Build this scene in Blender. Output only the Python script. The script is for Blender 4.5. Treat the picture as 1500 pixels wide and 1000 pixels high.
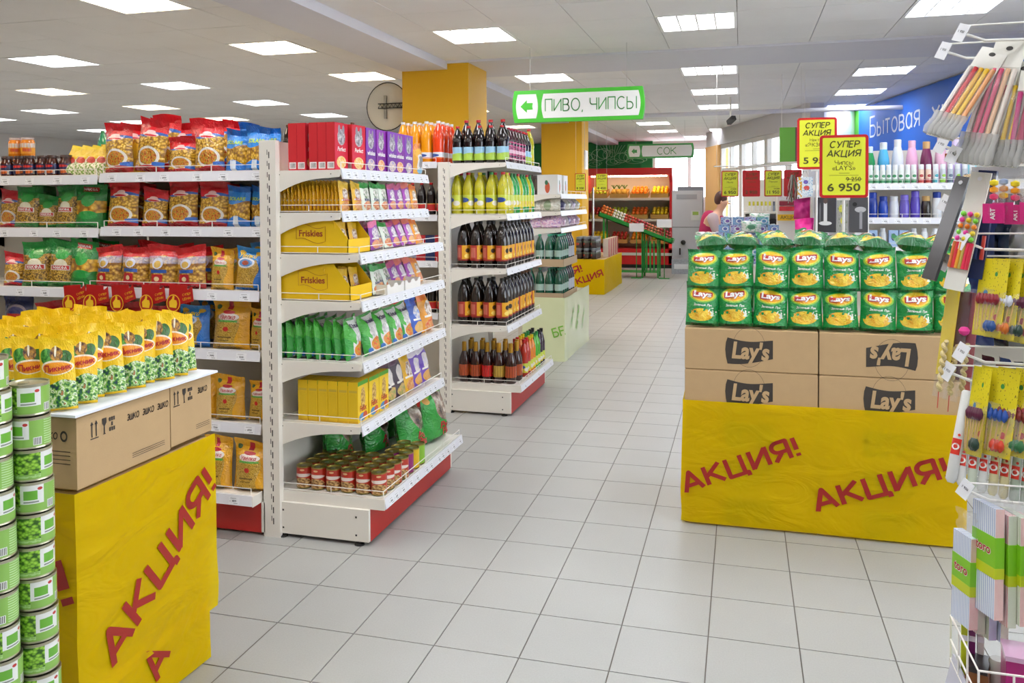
import bpy, math, random
from mathutils import Matrix, Vector
from math import sin, cos, pi, radians, sqrt

for o in list(bpy.data.objects):
    bpy.data.objects.remove(o)
SC = bpy.context.scene
COL = SC.collection
RND = random.Random(7)

# ------------------------------------------------------------------ camera
cam_data = bpy.data.cameras.new('camera')
cam_data.sensor_fit = 'HORIZONTAL'
cam_data.sensor_width = 36.0
cam_data.lens = 1215.75 / 1500 * 36.0
cam_data.shift_y = -173.43 / 1500
cam_data.clip_start = 0.05
cam_data.clip_end = 200
cam = bpy.data.objects.new('camera', cam_data)
COL.objects.link(cam)
_r = Vector((0.963735, 0.266809, -0.005309))
_u = Vector((-0.002194, 0.027815, 0.999611))
_f = Vector((-0.266852, 0.963348, -0.027392))
CAM = Vector((1.0093, -2.6166, 1.5163))
cam.matrix_world = Matrix(((_r.x, _u.x, -_f.x, CAM.x), (_r.y, _u.y, -_f.y, CAM.y), (_r.z, _u.z, -_f.z, CAM.z), (0, 0, 0, 1)))
SC.camera = cam

# ------------------------------------------------------------------ world, exposure
W = bpy.data.worlds.new('overcast_sky')
SC.world = W
W.use_nodes = True
W.node_tree.nodes['Background'].inputs[0].default_value = (0.85, 0.925, 1.0, 1)
W.node_tree.nodes['Background'].inputs[1].default_value = 4.4
LAMP_POWER = 14.5
SC.view_settings.view_transform = 'Standard'
SC.view_settings.look = 'None'
SC.view_settings.gamma = 1.0
SC.view_settings.use_curve_mapping = False
SC.view_settings.exposure = 0.62
SC.cycles.max_bounces = 7
SC.cycles.diffuse_bounces = 4
SC.cycles.glossy_bounces = 3
SC.cycles.transparent_max_bounces = 8
SC.cycles.caustics_reflective = False
SC.cycles.caustics_refractive = False
SC.cycles.sample_clamp_indirect = 4.0


# ------------------------------------------------------------------ helpers
def hx(h):
    h = h.lstrip('#')
    out = []
    for i in (0, 2, 4):
        c = int(h[i:i + 2], 16) / 255
        out.append(c / 12.92 if c <= 0.04045 else ((c + 0.055) / 1.055) ** 2.4)
    return (out[0], out[1], out[2], 1.0)


_M = {}


def mat(name, color, rough=0.5, metal=0.0, coat=0.0, bump=0.0, bscale=60.0, vary=0.0, vscale=8.0, alpha=1.0, transl=0.0):
    """plain procedural material: colour with slight noise variation and fine relief"""
    if name in _M:
        return _M[name]
    m = bpy.data.materials.new(name)
    m.use_nodes = True
    nt = m.node_tree
    b = nt.nodes['Principled BSDF']
    col = hx(color) if isinstance(color, str) else color
    b.inputs['Base Color'].default_value = col
    b.inputs['Roughness'].default_value = rough
    b.inputs['Metallic'].default_value = metal
    b.inputs['Coat Weight'].default_value = coat
    b.inputs['Coat Roughness'].default_value = 0.12
    b.inputs['Alpha'].default_value = alpha
    if vary or bump:
        tc = nt.nodes.new('ShaderNodeTexCoord')
        n = nt.nodes.new('ShaderNodeTexNoise')
        n.inputs['Scale'].default_value = vscale
        n.inputs['Detail'].default_value = 3
        nt.links.new(tc.outputs['Object'], n.inputs['Vector'])
        if vary:
            mx = nt.nodes.new('ShaderNodeMix')
            mx.data_type = 'RGBA'
            mx.inputs[6].default_value = tuple(c * (1 - vary) for c in col[:3]) + (1,)
            mx.inputs[7].default_value = tuple(min(1, c * (1 + vary)) for c in col[:3]) + (1,)
            nt.links.new(n.outputs['Fac'], mx.inputs[0])
            nt.links.new(mx.outputs[2], b.inputs['Base Color'])
        if bump:
            n2 = nt.nodes.new('ShaderNodeTexNoise')
            n2.inputs['Scale'].default_value = bscale
            n2.inputs['Detail'].default_value = 3
            nt.links.new(tc.outputs['Object'], n2.inputs['Vector'])
            bp = nt.nodes.new('ShaderNodeBump')
            bp.inputs['Strength'].default_value = bump
            bp.inputs['Distance'].default_value = 0.004
            nt.links.new(n2.outputs['Fac'], bp.inputs['Height'])
            nt.links.new(bp.outputs['Normal'], b.inputs['Normal'])
    _M[name] = m
    return m


def emit(name, color, strength):
    if name in _M:
        return _M[name]
    m = bpy.data.materials.new(name)
    m.use_nodes = True
    nt = m.node_tree
    nt.nodes.clear()
    e = nt.nodes.new('ShaderNodeEmission')
    e.inputs[0].default_value = hx(color)
    e.inputs[1].default_value = strength
    o = nt.nodes.new('ShaderNodeOutputMaterial')
    nt.links.new(e.outputs[0], o.inputs[0])
    _M[name] = m
    return m


class P:
    """flat print drawn in the surface's own UV square: layers of masks and colours"""

    def __init__(s, name, base, rough=0.35, coat=0.25, crinkle=0.0):
        s.name = name
        s.crinkle = crinkle
        s.m = bpy.data.materials.new(name)
        s.m.use_nodes = True
        s.nt = s.m.node_tree
        s.b = s.nt.nodes['Principled BSDF']
        s.b.inputs['Roughness'].default_value = rough
        s.b.inputs['Coat Weight'].default_value = coat
        s.b.inputs['Coat Roughness'].default_value = 0.1
        uv = s.nt.nodes.new('ShaderNodeUVMap')
        uv.uv_map = 'UVMap'
        s.uv = uv.outputs[0]
        sep = s.nt.nodes.new('ShaderNodeSeparateXYZ')
        s.nt.links.new(s.uv, sep.inputs[0])
        s.U, s.V = sep.outputs[0], sep.outputs[1]
        s.col = None
        s.base = base
        s.cur = base if not isinstance(base, str) else hx(base)

    def mt(s, op, a, b=None):
        n = s.nt.nodes.new('ShaderNodeMath')
        n.operation = op
        for i, x in enumerate((a, b)):
            if x is None:
                continue
            if isinstance(x, (int, float)):
                n.inputs[i].default_value = x
            else:
                s.nt.links.new(x, n.inputs[i])
        return n.outputs[0]

    def mul(s, *xs):
        r = xs[0]
        for x in xs[1:]:
            r = s.mt('MULTIPLY', r, x)
        return r

    def rect(s, u0, u1, v0, v1):
        ms = []
        if u0 > 0: ms.append(s.mt('GREATER_THAN', s.U, u0))
        if u1 < 1: ms.append(s.mt('LESS_THAN', s.U, u1))
        if v0 > 0: ms.append(s.mt('GREATER_THAN', s.V, v0))
        if v1 < 1: ms.append(s.mt('LESS_THAN', s.V, v1))
        return s.mul(*ms) if ms else s.mt('GREATER_THAN', s.U, -9.0)

    def wave(s, amp, freq, ph=0.0):
        """v shifted by a sine of u"""
        return s.mt('ADD', s.V, s.mt('MULTIPLY', s.mt('SINE', s.mt('ADD', s.mt('MULTIPLY', s.U, freq), ph)), amp))

    def above(s, v0, amp=0.0, freq=6.0, ph=0.0):
        return s.mt('GREATER_THAN', s.wave(amp, freq, ph) if amp else s.V, v0)

    def below(s, v0, amp=0.0, freq=6.0, ph=0.0):
        return s.mt('LESS_THAN', s.wave(amp, freq, ph) if amp else s.V, v0)

    def ell(s, cu, cv, ru, rv):
        a = s.mt('DIVIDE', s.mt('SUBTRACT', s.U, cu), ru)
        b = s.mt('DIVIDE', s.mt('SUBTRACT', s.V, cv), rv)
        return s.mt('LESS_THAN', s.mt('ADD', s.mul(a, a), s.mul(b, b)), 1.0)

    def noise(s, scale, aspect=1.0, thr=None, vor=False, detail=2, seed=0.0):
        mp = s.nt.nodes.new('ShaderNodeMapping')
        mp.inputs['Scale'].default_value = (1, aspect, 1)
        mp.inputs['Location'].default_value = (seed, seed * .7, 0)
        s.nt.links.new(s.uv, mp.inputs[0])
        if vor:
            n = s.nt.nodes.new('ShaderNodeTexVoronoi')
            n.inputs['Scale'].default_value = scale
            out = n.outputs['Distance']
        else:
            n = s.nt.nodes.new('ShaderNodeTexNoise')
            n.inputs['Scale'].default_value = scale
            n.inputs['Detail'].default_value = detail
            out = n.outputs['Fac']
        s.nt.links.new(mp.outputs[0], n.inputs['Vector'])
        if thr is not None:
            out = s.mt('GREATER_THAN', out, thr)
        return out

    def ramp(s, fac, *cols):
        r = s.nt.nodes.new('ShaderNodeValToRGB')
        e = r.color_ramp.elements
        e[0].position, e[0].color = cols[0][0], hx(cols[0][1])
        e[1].position, e[1].color = cols[1][0], hx(cols[1][1])
        for p, c in cols[2:]:
            k = e.new(p)
            k.color = hx(c)
        s.nt.links.new(fac, r.inputs[0])
        return r.outputs[0]

    def lay(s, mask, color):
        mx = s.nt.nodes.new('ShaderNodeMix')
        mx.data_type = 'RGBA'
        if isinstance(mask, (int, float)):
            mx.inputs[0].default_value = mask
        else:
            s.nt.links.new(mask, mx.inputs[0])
        for i, c in ((6, s.cur), (7, color)):
            if isinstance(c, str):
                c = hx(c)
            if isinstance(c, tuple):
                mx.inputs[i].default_value = c
            else:
                s.nt.links.new(c, mx.inputs[i])
        s.cur = mx.outputs[2]
        return s

    def end(s):
        if isinstance(s.cur, tuple):
            s.b.inputs['Base Color'].default_value = s.cur
        else:
            s.nt.links.new(s.cur, s.b.inputs['Base Color'])
        if s.crinkle:
            mp = s.nt.nodes.new('ShaderNodeMapping')
            mp.inputs['Scale'].default_value = (1.0, 1.3, 1)
            s.nt.links.new(s.uv, mp.inputs[0])
            oi = s.nt.nodes.new('ShaderNodeObjectInfo')
            n = s.nt.nodes.new('ShaderNodeTexNoise')
            n.noise_dimensions = '4D'
            n.inputs['Scale'].default_value = 5.5
            n.inputs['Detail'].default_value = 3
            n.inputs['Distortion'].default_value = 1.4
            w = s.mt('MULTIPLY', oi.outputs['Random'], 40.0)
            s.nt.links.new(mp.outputs[0], n.inputs['Vector'])
            s.nt.links.new(w, n.inputs['W'])
            fold = s.mt('ABSOLUTE', s.mt('SUBTRACT', n.outputs['Fac'], .5))
            bp = s.nt.nodes.new('ShaderNodeBump')
            bp.inputs['Strength'].default_value = s.crinkle
            bp.inputs['Distance'].default_value = 0.02
            s.nt.links.new(fold, bp.inputs['Height'])
            s.nt.links.new(bp.outputs['Normal'], s.b.inputs['Normal'])
            s.nt.links.new(bp.outputs['Normal'], s.b.inputs['Coat Normal'])
        _M[s.name] = s.m
        return s.m


class MB:
    """collects faces with UVs and builds one mesh"""

    def __init__(s):
        s.v, s.f, s.mi, s.uv, s.sm = [], [], [], [], []

    def face(s, pts, mi=0, uv=None, smooth=False):
        k = len(s.v)
        s.v.extend(pts)
        s.f.append(tuple(range(k, k + len(pts))))
        s.mi.append(mi)
        s.uv.append(uv or [(0, 0)] * len(pts))
        s.sm.append(smooth)

    def box(s, x0, x1, y0, y1, z0, z1, mi=0, mis=None, skip=''):
        """mis: material index per face in the order front back left right top bottom"""
        q = [(0, 0), (1, 0), (1, 1), (0, 1)]
        F = {'f': [(x0, y0, z0), (x1, y0, z0), (x1, y0, z1), (x0, y0, z1)],
             'b': [(x1, y1, z0), (x0, y1, z0), (x0, y1, z1), (x1, y1, z1)],
             'l': [(x0, y1, z0), (x0, y0, z0), (x0, y0, z1), (x0, y1, z1)],
             'r': [(x1, y0, z0), (x1, y1, z0), (x1, y1, z1), (x1, y0, z1)],
             't': [(x0, y0, z1), (x1, y0, z1), (x1, y1, z1), (x0, y1, z1)],
             'd': [(x0, y1, z0), (x1, y1, z0), (x1, y0, z0), (x0, y0, z0)]}
        for i, k in enumerate('fblrtd'):
            if k not in skip:
                s.face(F[k], mis[i] if mis else mi, q)
        return s

    def grid(s, fn, nu, nv, mi=0, smooth=True, flip=False, uvf=None):
        k = len(s.v)
        for j in range(nv + 1):
            for i in range(nu + 1):
                s.v.append(fn(i / nu, j / nv))
        for j in range(nv):
            for i in range(nu):
                a = k + j * (nu + 1) + i
                q = [a, a + 1, a + nu + 2, a + nu + 1]
                u = [(i / nu, j / nv), ((i + 1) / nu, j / nv), ((i + 1) / nu, (j + 1) / nv), (i / nu, (j + 1) / nv)]
                if uvf:
                    u = [uvf(*t) for t in u]
                if flip:
                    q.reverse(); u.reverse()
                s.f.append(tuple(q)); s.mi.append(mi); s.uv.append(u); s.sm.append(smooth)
        return s

    def lathe(s, prof, n=16, mi=0, mis=None, cx=0, cy=0, smooth=True, ph=0.0):
        k = len(s.v)
        z0, z1 = prof[0][1], prof[-1][1]
        for (r, z) in prof:
            for i in range(n):
                a = 2 * pi * i / n + ph
                s.v.append((cx + r * cos(a), cy + r * sin(a), z))
        for j in range(len(prof) - 1):
            for i in range(n):
                i2 = (i + 1) % n
                s.f.append((k + j * n + i, k + j * n + i2, k + (j + 1) * n + i2, k + (j + 1) * n + i))
                s.mi.append(mis[j] if mis else mi)
                va = (prof[j][1] - z0) / max(1e-6, z1 - z0)
                vb = (prof[j + 1][1] - z0) / max(1e-6, z1 - z0)
                s.uv.append([(i / n, va), ((i + 1) / n, va), ((i + 1) / n, vb), (i / n, vb)])
                s.sm.append(smooth)
        for j, rev in ((0, True), (len(prof) - 1, False)):
            if prof[j][0] > 1e-4:
                c = [k + j * n + i for i in range(n)]
                if rev:
                    c.reverse()
                s.f.append(tuple(c)); s.mi.append((mis[0] if rev else mis[-1]) if mis else mi)
                s.uv.append([(0.5, 0.0 if rev else 1.0)] * n); s.sm.append(False)
        return s

    def tube(s, pts, r, n=5, mi=0, cap=True):
        pts = [Vector(p) for p in pts]
        k = len(s.v)
        L = len(pts)
        for j, p in enumerate(pts):
            t = (pts[min(j + 1, L - 1)] - pts[max(j - 1, 0)]).normalized()
            a = Vector((0, 0, 1)) if abs(t.z) < 0.9 else Vector((1, 0, 0))
            e1 = t.cross(a).normalized()
            e2 = t.cross(e1)
            for i in range(n):
                w = 2 * pi * i / n + pi / n
                s.v.append(tuple(p + e1 * (r * cos(w)) + e2 * (r * sin(w))))
        for j in range(L - 1):
            for i in range(n):
                i2 = (i + 1) % n
                s.f.append((k + j * n + i, k + (j + 1) * n + i, k + (j + 1) * n + i2, k + j * n + i2))
                s.mi.append(mi); s.uv.append([(0, 0), (0, 1), (1, 1), (1, 0)]); s.sm.append(n > 4)
        if cap:
            for j, rev in ((0, False), (L - 1, True)):
                c = [k + j * n + i for i in range(n)]
                if rev:
                    c.reverse()
                s.f.append(tuple(c)); s.mi.append(mi); s.uv.append([(0, 0)] * n); s.sm.append(False)
        return s

    def prism(s, poly, fn, mi=0, mie=None):
        """poly: 2-d outline; fn(a, b, t) maps it to 3-d with t = 0 or 1 through the thickness"""
        A = [fn(a, b, 0) for a, b in poly]
        B = [fn(a, b, 1) for a, b in poly]
        s.face(A[::-1], mi)
        s.face(B, mi)
        n = len(poly)
        for i in range(n):
            j = (i + 1) % n
            s.face([A[i], A[j], B[j], B[i]], mi if mie is None else mie)
        return s

    def flat(s, tri, fn, mi=0):
        """2-d triangles (verts, faces) mapped to 3-d by fn(x, y)"""
        k = len(s.v)
        s.v.extend(fn(x, y) for x, y in tri[0])
        for f in tri[1]:
            s.f.append(tuple(k + i for i in f)); s.mi.append(mi); s.uv.append([(0, 0)] * len(f)); s.sm.append(False)
        return s

    def build(s, name, *mats):
        me = bpy.data.meshes.new(name)
        me.from_pydata(s.v, [], s.f)
        for m in mats:
            me.materials.append(m)
        me.polygons.foreach_set('material_index', s.mi)
        me.polygons.foreach_set('use_smooth', s.sm)
        ul = me.uv_layers.new(name='UVMap')
        flat = []
        for u in s.uv:
            for p in u:
                flat.extend(p)
        ul.data.foreach_set('uv', flat)
        if any(s.sm):
            me.set_sharp_from_angle(angle=radians(48))
        me.update()
        return me


def obj(name, mesh, parent=None, loc=(0, 0, 0), rot=(0, 0, 0), label=None, cat=None, group=None, kind=None, scale=None):
    o = bpy.data.objects.new(name, mesh)
    COL.objects.link(o)
    o.location = loc
    o.rotation_euler = rot
    if scale:
        o.scale = (scale,) * 3 if isinstance(scale, (int, float)) else scale
    if parent:
        o.parent = parent
    if label: o['label'] = label
    if cat: o['category'] = cat
    if group: o['group'] = group
    if kind: o['kind'] = kind
    return o


def empty(name, loc, label, cat, group=None, rotz=0.0):
    o = obj(name, None, None, loc, (0, 0, rotz), label, cat, group)
    o.empty_display_size = 0.1
    return o


def place(T, loc, rotz=0.0, tilt=0.0, roll=0.0, label=None, group=None, scale=None):
    """a thing from a template: body mesh, parts, sub-parts (mesh data shared)"""
    if tilt or roll:
        R_ = Matrix.Rotation(roll, 3, 'Y') @ Matrix.Rotation(tilt, 3, 'X')
        low = min((R_ @ v.co).z for v in T['body'].vertices)
        loc = (loc[0], loc[1], loc[2] - low)
    b = obj(T['name'], T['body'], None, loc, (tilt, roll, rotz), label, T['cat'], group, None, scale)
    for p in T.get('parts', ()):
        q = obj(p[0], p[1], b, p[2] if len(p) > 2 else (0, 0, 0))
    return b


_TX = {}


def _arc(cx, cy, rx, ry, a0, a1, n=8):
    return [(cx + rx * cos(radians(a0 + (a1 - a0) * i / n)), cy + ry * sin(radians(a0 + (a1 - a0) * i / n))) for i in range(n + 1)]


# block capitals as pen strokes: width, strokes
GLYPH = {
    'А': (.84, [[(0, 0), (.42, 1), (.84, 0)], [(.15, .3), (.69, .3)]]),
    'К': (.76, [[(0, 0), (0, 1)], [(.72, 1), (.05, .46)], [(.2, .56), (.76, 0)]]),
    'Ц': (.84, [[(0, 1), (0, 0), (.82, 0), (.82, -.2)], [(.68, 1), (.68, 0)]]),
    'И': (.72, [[(0, 1), (0, 0)], [(0, .04), (.72, .96)], [(.72, 1), (.72, 0)]]),
    'Я': (.70, [[(.70, 0), (.70, 1), (.3, 1)] + _arc(.3, .73, .28, .27, 90, 270) + [(.70, .46)], [(.42, .46), (.02, 0)]]),
    '!': (.14, [[(.07, 1), (.07, .34)], [(.07, -.01), (.07, .15)]]),
    'С': (.76, [_arc(.42, .5, .42, .5, 48, 312, 14)]),
    'У': (.76, [[(0, 1), (.40, .36)], [(.76, 1), (.34, .16)] + _arc(.2, .14, .14, .14, 0, -100, 4)]),
    'П': (.70, [[(0, 0), (0, 1), (.70, 1), (.70, 0)]]),
    'Е': (.58, [[(.58, 1), (0, 1), (0, 0), (.58, 0)], [(0, .52), (.5, .52)]]),
    'Р': (.64, [[(0, 0), (0, 1), (.34, 1)] + _arc(.34, .74, .30, .26, 90, -90) + [(0, .48)]]),
    'Б': (.64, [[(.56, 1), (0, 1), (0, 0), (.34, 0)] + _arc(.34, .28, .30, .28, -90, 90) + [(0, .56)]]),
    'Э': (.70, [_arc(.30, .5, .40, .5, 135, -135, 14), [(.2, .5), (.68, .5)]]),
    'В': (.64, [[(0, 0), (0, 1), (.32, 1)] + _arc(.32, .76, .24, .24, 90, -90) + [(0, .52)], [(.3, .52)] + _arc(.34, .26, .28, .26, 90, -90) + [(0, 0)]]),
    'Ж': (1.0, [[(.5, 0), (.5, 1)], [(0, 1), (.46, .5), (0, 0)], [(1, 1), (.54, .5), (1, 0)]]),
    'Н': (.70, [[(0, 0), (0, 1)], [(.70, 0), (.70, 1)], [(0, .52), (.70, .52)]]),
    'З': (.60, [_arc(.28, .75, .28, .25, 140, -90, 9) + _arc(.28, .26, .31, .26, 90, -140, 9)]),
    'Ш': (.9, [[(0, 1), (0, 0), (.9, 0), (.9, 1)], [(.45, 1), (.45, 0)]]),
    'О': (.84, [_arc(.42, .5, .42, .5, 0, 360, 18)]),
    ' ': (.3, []),
    ',': (.14, [[(.09, .04), (.03, -.16)]]),
    'Ч': (.66, [[(0, 1), (0, .66)] + _arc(.22, .66, .22, .2, 180, 270, 4) + [(.66, .46)], [(.66, 1), (.66, 0)]]),
    'Ы': (.92, [[(0, 1), (0, 0), (.3, 0)] + _arc(.3, .28, .28, .28, -90, 90) + [(0, .56)], [(.92, 1), (.92, 0)]]),
    'Л': (.72, [[(0, 0), (.1, .08), (.2, 1), (.72, 1), (.72, 0)]]),
    'М': (.86, [[(0, 0), (0, 1), (.43, .25), (.86, 1), (.86, 0)]]),
    'Т': (.74, [[(0, 1), (.74, 1)], [(.37, 1), (.37, 0)]]),
    'Ф': (.84, [[(.42, 0), (.42, 1)], _arc(.42, .54, .42, .28, 0, 360, 16)]),
    'а': (.52, [_arc(.26, .34, .26, .34, 0, 360, 14), [(.52, .68), (.52, 0)]]),
    'в': (.48, [[(0, 0), (0, .68), (.28, .68)] + _arc(.28, .52, .16, .16, 90, -90, 5) + [(0, .36)], [(.26, .36)] + _arc(.28, .18, .2, .18, 90, -90, 5) + [(0, 0)]]),
    'е': (.52, [[(.02, .36), (.52, .36)] + _arc(.26, .34, .26, .34, 5, 310, 12)]),
    'и': (.50, [[(0, .68), (0, 0)], [(0, .04), (.50, .64)], [(.50, .68), (.50, 0)]]),
    'й': (.50, [[(0, .68), (0, 0)], [(0, .04), (.50, .64)], [(.50, .68), (.50, 0)], [(.12, .88), (.25, .8), (.38, .88)]]),
    'к': (.48, [[(0, 0), (0, .68)], [(.46, .68), (.04, .32)], [(.14, .38), (.48, 0)]]),
    'л': (.52, [[(0, 0), (.08, .06), (.14, .68), (.52, .68), (.52, 0)]]),
    'м': (.62, [[(0, 0), (0, .68), (.31, .16), (.62, .68), (.62, 0)]]),
    'н': (.50, [[(0, 0), (0, .68)], [(.50, 0), (.50, .68)], [(0, .36), (.50, .36)]]),
    'о': (.56, [_arc(.28, .34, .28, .34, 0, 360, 16)]),
    'п': (.50, [[(0, 0), (0, .68), (.50, .68), (.50, 0)]]),
    'р': (.52, [[(0, .68), (0, -.26)], _arc(.26, .34, .26, .34, 0, 360, 14)]),
    'с': (.50, [_arc(.28, .34, .28, .34, 50, 310, 12)]),
    'т': (.50, [[(0, .68), (.50, .68)], [(.25, .68), (.25, 0)]]),
    'у': (.50, [[(0, .68), (.26, .12)], [(.50, .68), (.18, -.26)]]),
    'х': (.50, [[(0, .68), (.50, 0)], [(.50, .68), (0, 0)]]),
    'ш': (.68, [[(0, .68), (0, 0), (.68, 0), (.68, .68)], [(.34, .68), (.34, 0)]]),
    'ы': (.70, [[(0, .68), (0, 0), (.22, 0)] + _arc(.22, .2, .2, .2, -90, 90, 6) + [(0, .40)], [(.70, .68), (.70, 0)]]),
    'ф': (.62, [[(.31, -.26), (.31, .9)], _arc(.31, .34, .31, .32, 0, 360, 14)]),
    'ь': (.44, [[(0, .68), (0, 0), (.24, 0)] + _arc(.24, .2, .2, .2, -90, 90, 6) + [(0, .40)]]),
    'я': (.48, [[(.48, 0), (.48, .68), (.22, .68)] + _arc(.22, .5, .2, .18, 90, 270, 5) + [(.48, .32)], [(.28, .32), (.02, 0)]]),
}


def stroke_text(s, t, shear, gap=.16):
    V, F = [], []
    x0 = 0.0
    h = t / 2

    def poly(pts):
        k = len(V)
        V.extend((x + shear * y, y) for x, y in pts)
        F.append(tuple(range(k, k + len(pts))))
    for ch in s:
        w, st = GLYPH[ch]
        for pl in st:
            pl = [(x0 + x, y) for x, y in pl]
            for i in range(len(pl) - 1):
                (xa, ya), (xb, yb) = pl[i], pl[i + 1]
                d = sqrt((xb - xa) ** 2 + (yb - ya) ** 2) or 1e-6
                nx, ny = -(yb - ya) / d * h, (xb - xa) / d * h
                poly([(xa - nx, ya - ny), (xb - nx, yb - ny), (xb + nx, yb + ny), (xa + nx, ya + ny)])
                if i:
                    poly([(xa + h * cos(radians(45 * j + 22.5)), ya + h * sin(radians(45 * j + 22.5))) for j in range(8)])
        x0 += w + gap + t * .5
    return V, F




def text2d(s, bold=0.0, shear=0.0, spacing=1.0):
    """letters as 2-d triangles, centred, scaled to a height of one for the whole line"""
    key = (s, bold, shear, spacing)
    if key in _TX:
        return _TX[key]
    if all(ch in GLYPH for ch in s):
        v, f = stroke_text(s, (.13 if bold else .10) + 1.6 * bold, shear)
        x0, x1 = min(p[0] for p in v), max(p[0] for p in v)
        y0, y1 = min(p[1] for p in v), max(p[1] for p in v)
        h = y1 - y0
        _TX[key] = ([((p[0] - (x0 + x1) / 2) / h, (p[1] - (y0 + y1) / 2) / h) for p in v], f, (x1 - x0) / h)
        return _TX[key]
    fake = 0.0
    if any(ord(ch) > 1000 for ch in s):
        fake, bold = bold, 0.0
    cu = bpy.data.curves.new('lettering', 'FONT')
    cu.body = s
    cu.size = 1.0
    cu.offset = bold
    cu.shear = shear
    cu.space_character = spacing
    cu.resolution_u = 3
    cu.fill_mode = 'FRONT'
    o = bpy.data.objects.new('lettering', cu)
    COL.objects.link(o)
    me = bpy.data.meshes.new_from_object(o)
    bpy.data.objects.remove(o)
    bpy.data.curves.remove(cu)
    v = [(p.co.x, p.co.y) for p in me.vertices]
    f = [tuple(p.vertices) for p in me.polygons]
    bpy.data.meshes.remove(me)
    if fake and v:
        n = len(v)
        f = [tuple(i + n * k for i in q) for k in range(3) for q in f]
        v = [(x + d, y) for d in (-fake, 0, fake) for x, y in v]
    if not v:
        v, f = [(0, 0), (1, 0), (0, 1)], [(0, 1, 2)]
    x0, x1 = min(p[0] for p in v), max(p[0] for p in v)
    y0, y1 = min(p[1] for p in v), max(p[1] for p in v)
    h = max(1e-4, y1 - y0)
    v = [((p[0] - (x0 + x1) / 2) / h, (p[1] - (y0 + y1) / 2) / h) for p in v]
    _TX[key] = (v, f, (x1 - x0) / h)
    return _TX[key]


def xf(tri, w=None, h=None, cx=0.0, cy=0.0, rot=0.0, flip=False):
    """scale a text to a width or height, turn it, move it"""
    sx = w / tri[2] if w else h
    sy = h if h else sx
    c, s = cos(rot), sin(rot)
    out = []
    for x, y in tri[0]:
        x, y = x * sx * (-1 if flip else 1), y * sy
        out.append((cx + c * x - s * y, cy + s * x + c * y))
    return (out, tri[1] if not flip else [f[::-1] for f in tri[1]])


def disc2d(cx, cy, rx, ry, n=20, inner=None):
    v = [(cx + rx * cos(2 * pi * i / n), cy + ry * sin(2 * pi * i / n)) for i in range(n)]
    if inner is None:
        return (v, [tuple(range(n))])
    v += [(cx + rx * inner * cos(2 * pi * i / n), cy + ry * inner * sin(2 * pi * i / n)) for i in range(n)]
    return (v, [(i, (i + 1) % n, n + (i + 1) % n, n + i) for i in range(n)])


def poly2d(pts):
    return (pts, [tuple(range(len(pts)))])


ORD = 'first second third fourth fifth sixth seventh eighth ninth tenth eleventh twelfth thirteenth fourteenth fifteenth sixteenth seventeenth eighteenth nineteenth twentieth'.split()


def nth(i):
    return ORD[i] if i < 20 else ('twenty-' + ORD[i - 20] if i < 29 else str(i + 1) + 'th')


def bag_surf(w, h, d, seed=0, top=0.9, foot=0.05, pinch=0.07, crump=0.006, topbend=0.0, taper=0.0):
    """front surface of a filled bag standing on its base: returns fn(u, v, side) -> point; front faces -y"""
    r = random.Random(seed)
    ph = [r.uniform(0, 6.28) for _ in range(8)]
    fr = [r.uniform(4, 11) for _ in range(8)]

    def prof(v):
        if v < foot: return (v / foot) ** 0.5 * 0.96
        if v > top: return 0.03
        t = (v - foot) / (top - foot)
        return 0.96 + 0.08 * sin(t * pi) if t < 0.55 else max(0.03, (1.03 * cos((t - 0.55) / 0.45 * pi / 2)) ** 0.75 if t < 0.995 else 0.03)

    def fn(u, v, side=-1):
        p = prof(v)
        q = max(0.0, sin(pi * min(1, max(0, u)))) ** 0.55
        x = (u - 0.5) * w * (1 - pinch * sin(pi * min(1, v)) - taper * v)
        wr = crump * (sin(fr[0] * u * 1.3 + fr[1] * v + ph[0]) * 0.6 + sin(fr[2] * v * 1.6 - fr[3] * u + ph[1]) * 0.5 + sin(14 * u + ph[2]) * sin(11 * v + ph[3]) * 0.5)
        y = side * (d / 2 * p * q) + wr * q * min(1, 4 * v)
        if v > top:
            y += topbend * (v - top) / (1 - top) + crump * 0.9 * sin(9 * u + ph[4])
        z = v * h + (0.012 * h / 0.2) * sin(2.2 * u + ph[5]) * max(0, v - 0.5) * 2
        return (x, y, z)
    return fn


def bag_mesh(name, fn, matl, nu=10, nv=14, side_mat=None):
    b = MB()
    b.grid(lambda u, v: fn(u, v, -1), nu, nv, 0)
    b.grid(lambda u, v: fn(u, v, 1), nu, nv, 0, flip=True)
    return b.build(name, matl)


def on_bag(fn, off=0.0022):
    """maps 2-d (u, v) to the front of a bag, lifted off it a little"""
    def g(u, v):
        x, y, z = fn(u, v, -1)
        return (x, y - off, z)
    return g


def letters_on(fn, items, name='lettering'):
    """items: (triangles in uv space, material)"""
    b = MB()
    mats = []
    g = on_bag(fn)
    for k, (tri, m) in enumerate(items):
        if m not in mats:
            mats.append(m)
        gg = on_bag(fn, 0.0024 + 0.0013 * k)
        b.flat(tri, gg, mats.index(m))
    return b.build(name, *mats)


def uvtext(s, w, h, width, cu, cv, bold=0.02, shear=0.0, rot=0.0, height=None):
    """a text of the given width (m) centred at cu, cv of a w x h surface, in uv units"""
    t = text2d(s, bold, shear)
    v, f = xf(t, w=width, h=height, rot=rot)
    return ([(cu + x / w, cv + y / h) for x, y in v], f)


# ------------------------------------------------------------------ setting: floor, ceiling, walls
ZC = 2.886
TW = 0.3


def in_view(x, y, z):
    d = Vector((x, y, z)) - CAM
    dep = d.dot(_f)
    if dep < 0.2:
        return None
    u = 750 + 1215.75 * d.dot(_r) / dep
    v = 500 - 173.43 - 1215.75 * d.dot(_u) / dep
    return (u, v, dep)


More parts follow.
